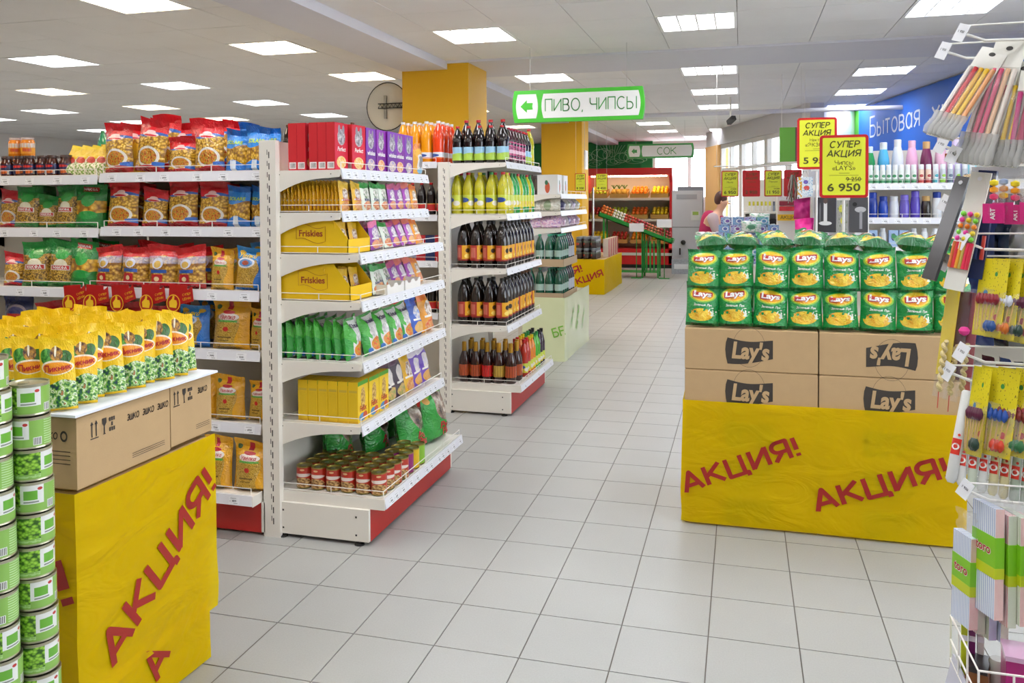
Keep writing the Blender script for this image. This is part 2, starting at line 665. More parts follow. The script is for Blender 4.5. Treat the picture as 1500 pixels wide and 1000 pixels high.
def tile_material(name, c0, c1, rough, scale):
    m = bpy.data.materials.new(name)
    m.use_nodes = True
    nt = m.node_tree
    b = nt.nodes['Principled BSDF']
    geo = nt.nodes.new('ShaderNodeNewGeometry')
    n = nt.nodes.new('ShaderNodeTexNoise')
    n.inputs['Scale'].default_value = scale
    n.inputs['Detail'].default_value = 2
    nt.links.new(geo.outputs['Position'], n.inputs['Vector'])
    n2 = nt.nodes.new('ShaderNodeTexNoise')
    n2.inputs['Scale'].default_value = 1.7
    n2.inputs['Detail'].default_value = 3
    nt.links.new(geo.outputs['Position'], n2.inputs['Vector'])
    ad = nt.nodes.new('ShaderNodeMath')
    ad.operation = 'MULTIPLY_ADD'
    ad.inputs[1].default_value = 0.5
    nt.links.new(n.outputs['Fac'], ad.inputs[0])
    ml = nt.nodes.new('ShaderNodeMath')
    ml.operation = 'MULTIPLY'
    ml.inputs[1].default_value = 0.5
    nt.links.new(n2.outputs['Fac'], ml.inputs[0])
    nt.links.new(ml.outputs[0], ad.inputs[2])
    r = nt.nodes.new('ShaderNodeValToRGB')
    r.color_ramp.elements[0].position = 0.3
    r.color_ramp.elements[0].color = hx(c0)
    r.color_ramp.elements[1].position = 0.7
    r.color_ramp.elements[1].color = hx(c1)
    nt.links.new(ad.outputs[0], r.inputs[0])
    nt.links.new(r.outputs[0], b.inputs['Base Color'])
    b.inputs['Roughness'].default_value = rough
    bp = nt.nodes.new('ShaderNodeBump')
    bp.inputs['Strength'].default_value = 0.06
    bp.inputs['Distance'].default_value = 0.002
    nt.links.new(n.outputs['Fac'], bp.inputs['Height'])
    nt.links.new(bp.outputs['Normal'], b.inputs['Normal'])
    return m


M_TILE = tile_material('ceramic_floor_tile', '9f9f9b', 'aaaba8', 0.36, 180)
M_GROUT = mat('tile_grout', '77716a', 0.9)
M_PANEL = tile_material('mineral_ceiling_panel', 'e8e6e4', 'f2f1f0', 0.9, 220)
M_GRID = mat('ceiling_void', 'a09a92', 0.8)
M_PLASTER = mat('white_plaster', 'e4e1de', 0.75, vary=0.02)
M_BEAM = mat('beam_paint', 'dcdbe2', 0.7, vary=0.02)
M_YELLOW = mat('ochre_column_paint', 'e0ab12', 0.6, vary=0.03, vscale=3)

b = MB().box(-13, 6.5, -6, 17.4, -0.1, -0.004)
floor = obj('floor', b.build('floor', M_GROUT), kind='structure', label='pale grey ceramic tiled shop floor', cat='floor')
cand = []
for a in range(-43, 22):
    for c in range(-20, 58):
        x, y = a * TW, c * TW
        p = in_view(x + .15, y + .15, 0)
        vis = p and -60 < p[0] < 1560 and 0 < p[1] < 1080
        if vis and ((x < -0.6 and y > 0.6 and not (1.7 < y < 2.9)) or (x < -2.5) or (x > 0.75 and y > 1.3) or (x < -0.7 and y < -0.1) or x > 1.9):
            vis = False
        cand.append((p[2] if vis else 1e3 + abs(x) + abs(y), x, y))
cand.sort()
g = 0.0022
tb = MB().box(g, TW - g, g, TW - g, -0.006, 0.0, skip='d').build('tile', M_TILE)
for d, x, y in cand[:300]:
    obj('tile', tb, floor, (x, y, 0))
b = MB()
for d, x, y in cand[300:]:
    b.face([(x + g, y + g, 0), (x + TW - g, y + g, 0), (x + TW - g, y + TW - g, 0), (x + g, y + TW - g, 0)])
obj('tile_field', b.build('tile_field', M_TILE), floor, kind='stuff')

# ceiling
b = MB().box(-13, 6.5, -6, 17.4, ZC + 0.035, ZC + 0.2)
ceiling = obj('ceiling', b.build('ceiling', M_GRID), kind='structure', label='suspended ceiling of white mineral panels', cat='ceiling')
LAMPS = []
for x, ys in ((.672, (4.0, 2.2, .4, -1.4, -3.2)), (-1.128, (4.0, 2.2, .4, -1.4, -3.2)), (2.472, (4.0, 2.2, .4, -1.4, -3.2)),
              (.672, (6.5, 8.3, 10.1)), (-1.128, (6.5, 8.3, 10.1)), (2.472, (7.1, 8.9, 10.7)),
              (-.528, (12.5, 14.3)), (.672, (14.3,)), (.072, (16.1,)), (-3.02, (-1.4, .4, 2.2, 4.0, 5.8, 7.6, 9.4, 12.4)),
              (-5.42, (.4, 2.2, 4.0, 5.8, 7.6, 9.4)), (-7.22, (2.2, 4.0, 5.8, 7.6, 9.4)), (-9.02, (4.0, 5.8, 7.6, 9.4, 11.8)), (-10.82, (5.8, 8.2, 10.6))):
    for y in ys:
        LAMPS.append((x, y))


def under_lamp(x0, x1, y0, y1):
    return any(x0 - .01 < lx < x1 + .01 and y0 - .01 < ly < y1 + .01 for lx, ly in LAMPS)


panels = []


def zone(xe, ye):
    for i in range(len(xe) - 1):
        for j in range(len(ye) - 1):
            x0, x1, y0, y1 = xe[i], xe[i + 1], ye[j], ye[j + 1]
            if not under_lamp(x0, x1, y0, y1):
                panels.append((x0, x1, y0, y1))


def edges(lo, hi, ref, st=0.6):
    k = math.ceil((lo - ref) / st - 1e-6)
    e = [lo]
    while ref + k * st < hi - 1e-6:
        v = ref + k * st
        if v > lo + .02:
            e.append(v)
        k += 1
    e.append(hi)
    return e


zone(edges(-13, -2.28, -2.72), edges(-6, 17.4, 3.7))
zone(edges(-1.80, 6.3, .372), edges(-6, 5.12, 3.7))
zone(edges(-1.80, 6.3, .372), edges(6.14, 17.4, 6.2))
def panel_key(p):
    q = in_view((p[0] + p[1]) / 2, (p[2] + p[3]) / 2, ZC)
    if q and -80 < q[0] < 1580 and -60 < q[1] < 230 and (p[0] < 4.5):
        return q[2]
    return 1e3 + abs(p[0]) + abs(p[2])
panels.sort(key=panel_key)
g = 0.0028
PM = {}
for x0, x1, y0, y1 in panels[:290]:
    k = (round(x1 - x0, 3), round(y1 - y0, 3))
    if k not in PM:
        PM[k] = MB().box(g, k[0] - g, g, k[1] - g, 0, 0.014, skip='t').build('ceiling_panel', M_PANEL)
    obj('ceiling_panel', PM[k], ceiling, (x0, y0, ZC + RND.uniform(0, .0015)))
b = MB()
for x0, x1, y0, y1 in panels[290:]:
    b.face([(x0 + g, y1 - g, ZC), (x1 - g, y1 - g, ZC), (x1 - g, y0 + g, ZC), (x0 + g, y0 + g, ZC)])
obj('panel_field', b.build('panel_field', M_PANEL), ceiling, kind='stuff')

obj('trim_1', MB().box(-2.28, -1.80, -6, 17.4, 2.812, ZC + .02).build('trim_1', M_BEAM), kind='structure', label='long white ceiling beam running over the yellow columns', cat='beam')
obj('trim_2', MB().box(-1.80, 6.3, 5.12, 6.14, 2.868, ZC + .02).build('trim_2', M_BEAM), kind='structure', label='plain white plaster band crossing the panelled ceiling', cat='beam')
for k, (y, lab) in enumerate(((5.156, 'square ochre yellow column with a white disc fixed behind the pet food'), (11.156, 'farther ochre yellow column near the fruit fridge'))):
    o = obj('column', MB().box(-2.28, -1.58, y, y + .6, 0, 2.88).build('column', M_YELLOW), kind='structure', label=lab, cat='column')
# emergency box on the far column
obj('light_switch_box', MB().box(-.006, .02, -.12, .12, -.16, .16).box(.02, .026, -.09, .09, -.12, .12).build('light_switch_box', mat('white_plastic', 'e8e8e6', .4)), None, (-1.575, 11.45, 2.2), label='slim white box fixed to the farther yellow column', cat='switch box')

# walls
def wallseg(name, p, q, z0, z1, m, lab, th=0.12, cat='wall'):
    d = Vector((q[0] - p[0], q[1] - p[1], 0))
    L = d.length
    return obj(name, MB().box(0, L, 0, th, z0, z1).build(name, m), None, (p[0], p[1], 0), (0, 0, math.atan2(d.y, d.x)), lab, cat, kind='structure')


wallseg('wall_left', (-13, -6), (-13, 17.4), 0, 3.1, M_PLASTER, 'long white plaster side wall of the shop')
wallseg('wall_front', (6.4, -6), (-13, -6), 0, 3.1, M_PLASTER, 'white plaster wall at the near end of the shop')
wallseg('wall_back', (-13, 17.3), (-1.05, 17.3), 0, 3.1, M_PLASTER, 'white end wall behind the fruit fridge')
wallseg('wall_back_low', (-1.05, 17.3), (.35, 17.3), 0, 1.5, M_PLASTER, 'low white wall under the bright end window')
wallseg('wall_back_top', (-1.05, 17.3), (.35, 17.3), 2.75, 3.1, M_PLASTER, 'white lintel over the bright end window')
BW0, BW1 = Vector((2.70, 11.24, 0)), Vector((5.65, -5.85, 0))
M_BLUE = mat('blue_wall_paint', '0f5fc4', 0.55, vary=0.04, vscale=2)
M_GREEN_P = mat('green_wall_paint', '57b53e', 0.55, vary=0.04, vscale=2)
bd = (BW1 - BW0)
bang = math.atan2(bd.y, bd.x)
BL = bd.length
WS0, WS1 = 8.0, 13.8
wr = obj('wall_right', MB().box(0, BL, 0, .15, 0, .8).box(0, WS0, 0, .15, .8, 3.0).box(WS1, BL, 0, .15, .8, 3.0).box(WS0, WS1, 0, .15, 2.7, 3.0).build('wall_right', M_PLASTER), None, BW0, (0, 0, bang), 'white slanting wall below the blue household goods frieze', 'wall', kind='structure')
fr = obj('blue_frieze_panel', MB().box(.28, WS0, -.03, -.005, 1.95, 2.87).build('blue_frieze_panel', M_BLUE), wr)
obj('green_frieze_panel', MB().box(0, .28, -.03, -.005, 1.95, 2.87).build('green_frieze_panel', M_GREEN_P), wr)
fb = MB()
for i in range(6):
    x = WS0 + (WS1 - WS0) * i / 5
    fb.box(x - .04, x + .04, .04, .11, .8, 2.7)
fb.box(WS0, WS1, .04, .11, .8, .87).box(WS0, WS1, .04, .11, 2.63, 2.7)
sw = obj('window_5', fb.build('window_frame', mat('white_window_frame', 'eceae8', 0.4)), None, BW0, (0, 0, bang), 'long window band in the slanting wall beside the viewer', 'window', kind='structure')
for i in range(5):
    x = WS0 + (WS1 - WS0) * i / 5
    obj('pane', MB().box(x + .04, x + (WS1 - WS0) / 5 - .04, .07, .076, .87, 2.63).build('pane', mat('window_glass', (0.9, 0.95, 1, 1), 0.05, alpha=0.06)), sw)
M_WHITE_L = mat('white_lettering', 'eef2fa', 0.5)
bt = MB()
bt2 = MB()
bt.flat(xf(text2d('Бытовая', .0), w=1.87, h=.31, cx=1.73, cy=2.55), lambda x, y: (x, -.034, y))
bt2.flat(xf(text2d('химия', .0), w=1.45, h=.22, cx=3.75, cy=2.50), lambda x, y: (x, -.034, y))
obj('lettering', bt.build('lettering', M_WHITE_L), wr, label='white lettering on the blue wall')
obj('lettering', bt2.build('lettering', M_WHITE_L), wr)

# window wall at the far end on the right
M_FRAME = mat('white_window_frame', 'eceae8', 0.4)
M_GLASS = mat('window_glass', (0.9, 0.95, 1, 1), 0.05, alpha=0.06)
M_PEACH = mat('peach_paint', 'f2bf7a', 0.7, vary=.02)
WW0, WW1 = Vector((.30, 15.0, 0)), Vector((1.95, 10.0, 0))
wd = WW1 - WW0
wang = math.atan2(wd.y, wd.x)
WL = wd.length
ww = obj('wall_window_side', MB().box(0, WL, 0, .2, 0, .95).build('wall_window_side', M_PLASTER), None, WW0, (0, 0, wang), 'low white wall under the large bright windows', 'wall', kind='structure')
obj('lintel', MB().box(0, WL, 0, .2, 2.58, 3.0).build('lintel', M_BEAM), ww)
obj('peach_pier', MB().box(0, .85, -.02, .2, .95, 2.58).build('peach_pier', M_PEACH), ww)
obj('wall_end_pier', MB().box(WL - .12, WL, -.02, .2, .95, 2.58).build('wall_end_pier', M_PLASTER), ww)
wins = [(.85, 2.05), (2.05, 3.35), (3.35, WL - .12)]
for k, (a, c) in enumerate(wins):
    fb = MB()
    for x0, x1, z0, z1 in ((a, a + .08, .95, 2.58), (c - .08, c, .95, 2.58), (a, c, .95, 1.02), (a, c, 2.5, 2.58), ((a + c) / 2 - .03, (a + c) / 2 + .03, .95, 2.58), (a, c, 2.05, 2.11)):
        fb.box(x0, x1, .04, .12, z0, z1)
    w_ = obj('window_%d' % (k + 1), fb.build('window_frame', M_FRAME), None, WW0, (0, 0, wang), ['narrow bright window beside the peach pier', 'middle bright window behind the hanging price cards', 'widest bright window nearest the green hanging panel'][k], 'window', kind='structure')
    for x0, x1 in ((a + .08, (a + c) / 2 - .03), ((a + c) / 2 + .03, c - .08)):
        obj('pane', MB().box(x0, x1, .075, .083, 1.02, 2.5).build('pane', M_GLASS), w_)
fb = MB()
for x0, x1, z0, z1 in ((-1.05, -.97, 1.5, 2.75), (.27, .35, 1.5, 2.75), (-1.05, .35, 1.5, 1.57), (-1.05, .35, 2.68, 2.75), (-.22, -.14, 1.5, 2.75)):
    fb.box(x0, x1, 17.28, 17.36, z0, z1)
w_ = obj('window_4', fb.build('window_frame', M_FRAME), label='overexposed end window above the grey machine', cat='window', kind='structure')
for x0, x1 in ((-.97, -.22), (-.14, .27)):
    obj('pane', MB().box(x0, x1, 17.315, 17.32, 1.57, 2.68).build('pane', M_GLASS), w_)
wallseg('wall_back_side', (.30, 17.4), (.30, 15.0), 0, 3.1, M_PLASTER, 'short white return wall beside the end window')
wallseg('wall_link', (1.95, 10.0), (2.78, 11.32), 0, 3.1, M_PLASTER, 'short white wall between the windows and the blue frieze')
# green frieze above the fruit fridge with white line drawings of vegetables
M_GREEN_W = mat('green_frieze_paint', '0d7d3c', 0.6, vary=.05, vscale=2)
gf = obj('wall_frieze', MB().box(-4.2, -1.0, 16.95, 17.0, 2.24, 2.88).build('wall_frieze', M_GREEN_W), label='green frieze with white vegetable outlines above the fruit fridge', cat='wall panel', kind='structure')
M_CHALK = mat('pale_outline', 'a9dcae', 0.6)
lb = MB()
for cx, cz, rx, rz, n in ((-2.45, 2.52, .17, .10, 3), (-2.05, 2.58, .20, .14, 4), (-1.62, 2.5, .16, .12, 3), (-1.3, 2.42, .22, .06, 2), (-2.3, 2.36, .14, .05, 2), (-1.85, 2.40, .14, .07, 3), (-1.3, 2.62, .2, .1, 3), (-2.75, 2.5, .12, .12, 2)):
    for i in range(n):
        lb.flat(disc2d(cx + (i - n / 2) * rx * .5, cz + .03 * (i % 2), rx * (1 - .2 * i), rz * (1 - .12 * i), 18, .93), lambda x, y: (x, 16.944, y))
for i in range(9):
    x0 = -2.1 + .04 * i
    lb.tube([(x0, 16.944, 2.6), (x0 + .05 * (i - 4) * .4, 16.944, 2.72), (x0 + .05 * (i - 4) * .7, 16.944, 2.8)], .005, 4)
obj('vegetable_drawing', lb.build('vegetable_drawing', M_CHALK), gf, kind='stuff')
gf2 = obj('wall_frieze_left', MB().box(-6.5, -4.25, 16.95, 17.0, 2.24, 2.88).build('wall_frieze_left', M_GREEN_W), label='green frieze with large pale letters beyond the drinks', cat='wall panel', kind='structure')

# ------------------------------------------------------------------ ceiling lamps
M_LOUVER = mat('lamp_louver', 'f4f4f0', 0.35)
lamp_mats = [emit('lamp_light_neutral', 'fbfbff', LAMP_POWER), emit('lamp_light_warm', 'ffe9cc', LAMP_POWER), emit('lamp_light_cool', 'f0f4ff', LAMP_POWER)]
fb = MB()
for x0, x1, y0, y1 in ((-.298, .298, -.298, -.276), (-.298, .298, .276, .298), (-.298, -.276, -.276, .276), (.276, .298, -.276, .276)):
    fb.box(x0, x1, y0, y1, -.004, .03)
LF = fb.build('frame', M_LOUVER)
LP = [MB().box(-.276, .276, -.276, .276, .022, .028).build('light_panel', m) for m in lamp_mats]
lb = MB()
for i in (-1, 0, 1):
    lb.box(i * .138 - .006, i * .138 + .006, -.276, .276, 0, .018)
for i in range(-4, 5):
    lb.box(-.276, .276, i * .061 - .0015, i * .061 + .0015, .004, .018)
LL = lb.build('louver', M_LOUVER)
vis = sorted(range(len(LAMPS)), key=lambda i: (LAMPS[i][1], LAMPS[i][0]))
near = {(.672, 4.0): 'square ceiling lamp straight above the aisle in front of the white band', (-1.128, 4.0): 'square ceiling lamp above the drinks end shelf', (2.472, 4.0): 'square ceiling lamp at the top corner over the hanging packs',
        (-3.02, 2.2): 'square ceiling lamp cut by the top edge above the pasta', (-3.02, 4.0): 'square ceiling lamp just beyond the beam over the pasta', (-5.42, 4.0): 'bluish white square ceiling lamp far over the pasta shelves'}
for k, i in enumerate(vis):
    x, y = LAMPS[i]
    side = 'over the far pasta side' if x < -2.5 else ('over the household goods side' if x > 2 else 'over the main aisle')
    row = sorted({q[1] for q in LAMPS if (q[0] < -2.5) == (x < -2.5) and (q[0] > 2) == (x > 2)}).index(y)
    colr = sorted({q[0] for q in LAMPS if q[0] < -2.5}, reverse=True).index(x) if x < -2.5 else (0 if x > 2 else sorted({q[0] for q in LAMPS if -2.5 < q[0] < 2}).index(x))
    lab = near.get((x, y)) or 'square ceiling lamp %s, row %s from the entrance, column %s' % (side, nth(row), nth(colr))
    e = empty('ceiling_lamp', (x, y, ZC), lab, 'ceiling lamp', 'square louvered ceiling lamps')
    obj('frame', LF, e)
    obj('light_panel', LP[2 if x in (-5.42, 2.472) else (1 if x in (-3.02, -7.22) else 0)], e)
    obj('louver', LL, e)

# ------------------------------------------------------------------ hanging aisle signs
M_SIGN_G = mat('sign_green', '43b52e', 0.45)
M_SIGN_G2 = mat('sign_dark_green', '3f9a4c', 0.45)
M_SIGN_W = mat('sign_white', 'f0f0ee', 0.4)
M_SIGN_T = mat('sign_lettering', '4d9a52', 0.5)


def aisle_sign(x0, x1, y, z0, z1, words, lab, mg, tx, th):
    cx = (x0 + x1) / 2
    e = empty('aisle_sign', (cx, y, z0), lab, 'sign', 'hanging aisle signs')
    w, h = x1 - x0, z1 - z0
    bow = .018

    def out(n=12, ins=0.0, xa=-w / 2, xb=w / 2):
        # bowed ends like a bulging box
        pts = []
        for i in range(n + 1):
            t = i / n
            pts.append((xa + ins - bow * sin(pi * t) * (1 if xa < 0 else 1), ins + t * (h - 2 * ins)))
        for i in range(n + 1):
            t = 1 - i / n
            pts.append((xb - ins + bow * sin(pi * t), ins + t * (h - 2 * ins)))
        return pts[::-1]
    obj('panel', MB().prism(out(), lambda a, c, t: (a, -.03 + .06 * t, c)).build('panel', mg), e)
    fr = h * .12
    xs = -w / 2 + w * .205
    obj('arrow_field', MB().prism(out(8, fr, -w / 2, xs), lambda a, c, t: (a, -.034 + .004 * t, c)).build('arrow_field', M_SIGN_W), e)
    obj('text_field', MB().prism(out(8, fr, xs, w / 2), lambda a, c, t: (a, -.034 + .004 * t, c)).build('text_field', M_SIGN_W), e)
    ax, az, s = (-w / 2 + xs) / 2, h / 2, h * .16
    arrow = [(ax - s * 1.3, az), (ax, az + s * 1.25), (ax, az + s * .65), (ax + s * 1.2, az + s * .65), (ax + s * 1.1, az), (ax + s * 1.2, az - s * .65), (ax, az - s * .65), (ax, az - s * 1.25)]
    obj('arrow', MB().flat(poly2d(arrow[::-1]), lambda a, c: (a, -.036, c)).build('arrow', mg), e)
    obj('lettering', MB().flat(xf(text2d(words, 0), w=tx, h=th, cx=(xs + w / 2) / 2, cy=h * .49), lambda a, c: (a, -.036, c)).build('lettering', M_SIGN_T), e)
    wb = MB()
    for dx in (-w / 2 + .14, w / 2 - .14):
        obj('hanging_wire', MB().tube([(dx, 0, h - .01), (dx, 0, ZC - z0)], .0022, 4).build('hanging_wire', mat('steel_wire', 'b8b8b8', .4, metal=.6)), e)


aisle_sign(-.972, .178, 4.667, 2.215, 2.50, 'ПИВО, ЧИПСЫ', 'white hanging sign ПИВО, ЧИПСЫ with green border and arrow', M_SIGN_G, .82, .13)
aisle_sign(-.918, .198, 12.0, 2.235, 2.485, 'СОК', 'smaller hanging sign СОК with dark green border farther down the aisle', M_SIGN_G2, .33, .13)

# white disc (convex mirror seen from behind) on the near column
e = empty('convex_mirror', (-2.545, 5.34, 2.495), 'round white back of a safety mirror beside the near yellow column', 'mirror')
me = MB().lathe([(.0, .0), (.11, -.004), (.20, -.016), (.24, -.03), (.248, -.034)], 32, 0).build('dish', mat('mirror_back_white', 'e2ddd0', .5))
obj('dish', me, e, (0, 0, 0), (pi / 2, 0, radians(-8)))
rb = MB().tube([(.248 * cos(2 * pi * i / 32), .248 * sin(2 * pi * i / 32), -.034) for i in range(33)], .006, 5, cap=False)
obj('rim', rb.build('rim', mat('black_rubber', '1d1d1d', .6)), e, (0, 0, 0), (pi / 2, 0, radians(-8)))
ab = MB()
ab.box(-.07, .26, -.035, -.02, .018, .028).box(-.07, .26, -.035, -.02, -.028, -.018)
for i in range(8):
    x = -.07 + i * .043
    ab.tube([(x, -.027, -.02), (x + .0215, -.027, .02), (x + .043, -.027, -.02)], .004, 4)
obj('arm', ab.build('arm', mat('black_steel', '262422', .5, metal=.4)), e)
obj('bracket', MB().box(-.012, .014, -.02, .005, -.13, .11).build('bracket', mat('grey_steel', '8d8b86', .4, metal=.6)), e)


# ------------------------------------------------------------------ shelving
M_SHELF = mat('white_powder_coat', 'e9e4da', 0.35, vary=.015)
M_RAIL = mat('price_rail_plastic', 'e2e3e9', 0.3)
M_WIRE = mat('white_wire', 'f0ede6', 0.35)
M_KICK = mat('red_kick_plate', 'b8231b', 0.4, vary=.03)
M_SLOT = mat('slot_dark', '3a3733', 0.7)
M_TAG = mat('price_tag_paper', 'ecedf1', 0.5)
M_INK = mat('black_ink', '25252b', 0.6)
M_FOOT = mat('black_foot', '1c1b1a', 0.5)

TAGS = []
for s in ('7350', '4870', '5230', '9990', '6950', '3680'):
    tb_ = MB().box(-.026, .026, -.0008, 0, 0, .034)
    f_ = lambda x, y: (x, -.0016, y)
    tb_.flat(xf(text2d(s, .02), w=.022, cx=.002, cy=.017), f_, 1)
    tb_.flat(poly2d([(-.018, .028), (.012, .028), (.012, .0292), (-.018, .0292)]), f_, 1)
    tb_.flat(poly2d([(.0, .006), (.02, .006), (.02, .0075), (.0, .0075)]), f_, 1)
    tb_.flat(poly2d([(-.022, .015), (-.016, .015), (-.016, .0162), (-.022, .0162)]), f_, 1)
    TAGS.append(tb_.build('price_tag', M_TAG, M_INK))


def bracket_mesh(d, hr=.105, hf=.03, th=.004):
    """curved shelf bracket: local x = depth from the back (0) to the front (d)"""
    pts = [(0, 0), (d, 0), (d, -hf)]
    for i in range(9):
        t = i / 8
        pts.append((d * (0.86 - 0.78 * t), -hf - .006 - (hr - hf) * (t ** 2.2)))
    pts.append((0, -hr - .012))
    return pts


def shelf_unit(e, W_, levels, base_d, H=1.79, kick=True, backd=.48, ends=(True, True), tags=True, post=True, tagstep=.13, guard_side=True, lower=0.0):
    """one bay in local space: x along the bay 0..W_, back at y = 0, front at -y; levels: (z of the deck, depth)"""
    obj('back_panel', MB().box(0, W_, -.012, 0, .1, H).build('back_panel', M_SHELF), e)
    if post:
        for k, x in enumerate((-.035, W_)):
            if not ends[k]:
                continue
            pb = MB().box(x, x + .035, -.052, .03, .0, H)
            for j in range(int(H / .05) - 1):
                pb.box(x + (.0345 if k else -.0005), x + (.0355 if k else .0005), -.022, -.017, .06 + j * .05, .088 + j * .05, 1)
                pb.box(x + (.0345 if k else -.0005), x + (.0355 if k else .0005), -.012, -.009, .075 + j * .05, .098 + j * .05, 1)
            obj('upright_post', pb.build('upright_post', M_SHELF, M_SLOT), e)
    # base
    bd_ = base_d
    zb = levels[-1][0]
    for k, x in enumerate((-.02, W_ + .002)):
        if not ends[k]:
            continue
        sb = MB().box(x, x + .018, -bd_ + .07, -.02, .018, zb - .045)
        for (yy, zz) in ((-.06, .045), (-.06, zb - .08), (-bd_ + .13, .045), (-bd_ + .13, zb - .08)):
            sb.box(x - .001, x + .019, yy - .004, yy + .004, zz - .004, zz + .004, 1)
        s_ = obj('base_side', sb.build('base_side', M_SHELF, M_SLOT), e)
        for yy in (-bd_ + .12, -.05):
            obj('foot', MB().lathe([(.022, 0), (.022, .006), (.008, .010), (.008, .022)], 10, cx=x + .012, cy=yy).build('foot', M_FOOT), e)
    if kick:
        obj('kick_plate', MB().box(.0, W_, -bd_ + .07, -bd_ + .085, .015, zb - .04).build('kick_plate', M_KICK), e)
    for li, (z, d) in enumerate(levels):
        last = li == len(levels) - 1
        sb = MB().box(0, W_, -d + .006, 0, z - .022, z)
        s = obj('shelf', sb.build('shelf', M_SHELF), e)
        rl = MB().prism([(-d, z - .042), (-d - .006, z - .04), (-d + .002, z + .004), (-d + .008, z + .004)], lambda a, c, t: (W_ * t, a, c))
        obj('price_rail', rl.build('price_rail', M_RAIL), s)
        if not last:
            for k, x in enumerate((-.004, W_)):
                if not ends[k]:
                    continue
                bb = MB().prism(bracket_mesh(d - .01), lambda a, c, t, x=x: (x + .004 * t, -a, z + c))
                bb.box(x - .001, x + .005, -.055, -.05, z - .02, z - .016, 1).box(x - .001, x + .005, -d + .05, -d + .055, z - .02, z - .016, 1)
                obj('bracket', bb.build('bracket', M_SHELF, M_SLOT), s)
        else:
            for k, x in enumerate((-.004, W_)):
                if ends[k]:
                    obj('side_edge', MB().box(x, x + .004, -d, 0, z - .045, z + .003).build('side_edge', M_SHELF), s)
        # wire guard
        gh = .034
        gb = MB()
        r = .0022
        yf = -d + .012
        xa, xb = .012, W_ - .012
        for zz in (z + .006, z + gh):
            gb.tube([(xa, yf, zz), (xb, yf, zz)], r, 4)
        n = max(2, int(W_ / .24))
        for i in range(n + 1):
            x = xa + (xb - xa) * i / n
            gb.tube([(x, yf, z + .006), (x, yf, z + gh)], r, 4)
        obj('wire_guard', gb.build('wire_guard', M_WIRE), s)
        if guard_side and li not in (0,) and ends[0]:
            gs = MB()
            for zz in (z + .006, z + gh):
                gs.tube([(.01, yf, zz), (.01, -.03, zz)], r, 4)
            for i in range(3):
                y = yf + (-.03 - yf) * i / 2
                gs.tube([(.01, y, z + .006), (.01, y, z + gh)], r, 4)
            obj('side_guard', gs.build('side_guard', M_WIRE), s)
        if tags:
            n = int(W_ / tagstep)
            for i in range(n):
                x = (i + .5) * W_ / n + RND.uniform(-.02, .02)
                t = obj('price_tag', TAGS[RND.randrange(6)], s, (x, -d - .0055, z - .039), (radians(-10), 0, 0))


def placed(e, loc, rotz):
    e.location = loc
    e.rotation_euler = (0, 0, rotz)


# pet food end unit: back plane x = -1.03, faces +x, near end at y = 0.70
PX = -1.045
e = empty('end_shelf', (PX, .705, 0), 'white end shelf of pet food with red kick plate', 'shelf unit', 'white end shelves', pi / 2)
PET = [(1.655, .36), (1.466, .36), (1.28, .445), (1.07, .45), (.80, .455), (.52, .445), (.205, .55)]
shelf_unit(e, 1.04, PET, .55, H=1.79, tagstep=.085)
# drinks end unit
DY = 2.975
e = empty('end_shelf', (PX, DY, 0), 'white end shelf of bottled drinks beyond the pet food', 'shelf unit', 'white end shelves', pi / 2)
DRK = [(1.782, .47), (1.415, .47), (1.03, .47), (.625, .47), (.212, .565)]
shelf_unit(e, 1.02, DRK, .565, H=1.79, tagstep=.2)
# pasta gondola: two bays, fronts facing the camera
PB = 1.14
PAS = [(1.655, .36), (1.392, .36), (1.105, .46), (.832, .46), (.50, .46), (.20, .54)]
e = empty('shelf_bay', (-2.035, PB, 0), 'white shelf bay of pasta and groats beside the pet food end post', 'shelf unit', 'pasta shelf bays')
shelf_unit(e, .945, PAS, .54, H=1.75, tagstep=.15, ends=(False, True), guard_side=False)
e = empty('shelf_bay', (-3.0, PB, 0), 'white shelf bay of green pasta bags and sauce jars', 'shelf unit', 'pasta shelf bays')
shelf_unit(e, .95, [(z - .008, d) for z, d in PAS], .54, H=1.75, tagstep=.15, ends=(True, False), guard_side=False)
# drinks gondola behind, facing the camera
e = empty('shelf_bay', (-3.1, 3.46, 0), 'white shelf bay of orange soda and cola between the end shelves', 'shelf unit', 'drink shelf bays')
shelf_unit(e, 2.0, [(1.79, .47), (1.41, .47), (1.075, .47), (.7, .47), (.2, .54)], .54, H=1.8, tagstep=.16, ends=(False, False), guard_side=False)

# ------------------------------------------------------------------ printed materials
INK_R = mat('print_red', 'b5202a', .45)
INK_W = mat('print_white', 'f2f0ea', .45)
INK_Y = mat('print_yellow', 'f5d21c', .45)
INK_B = mat('print_navy', '1d2a5c', .45)
INK_G = mat('print_green', '1c7a34', .45)
INK_LIME = mat('print_lime', 'b4d834', .45)


def pasta_base(p, c0='8a5c10', c1='e2b02c', c2='f6dc7c', sc=16, asp=1.3):
    return p.ramp(p.noise(sc, asp, vor=True), (.05, c2), (.35, c1), (.75, c0))


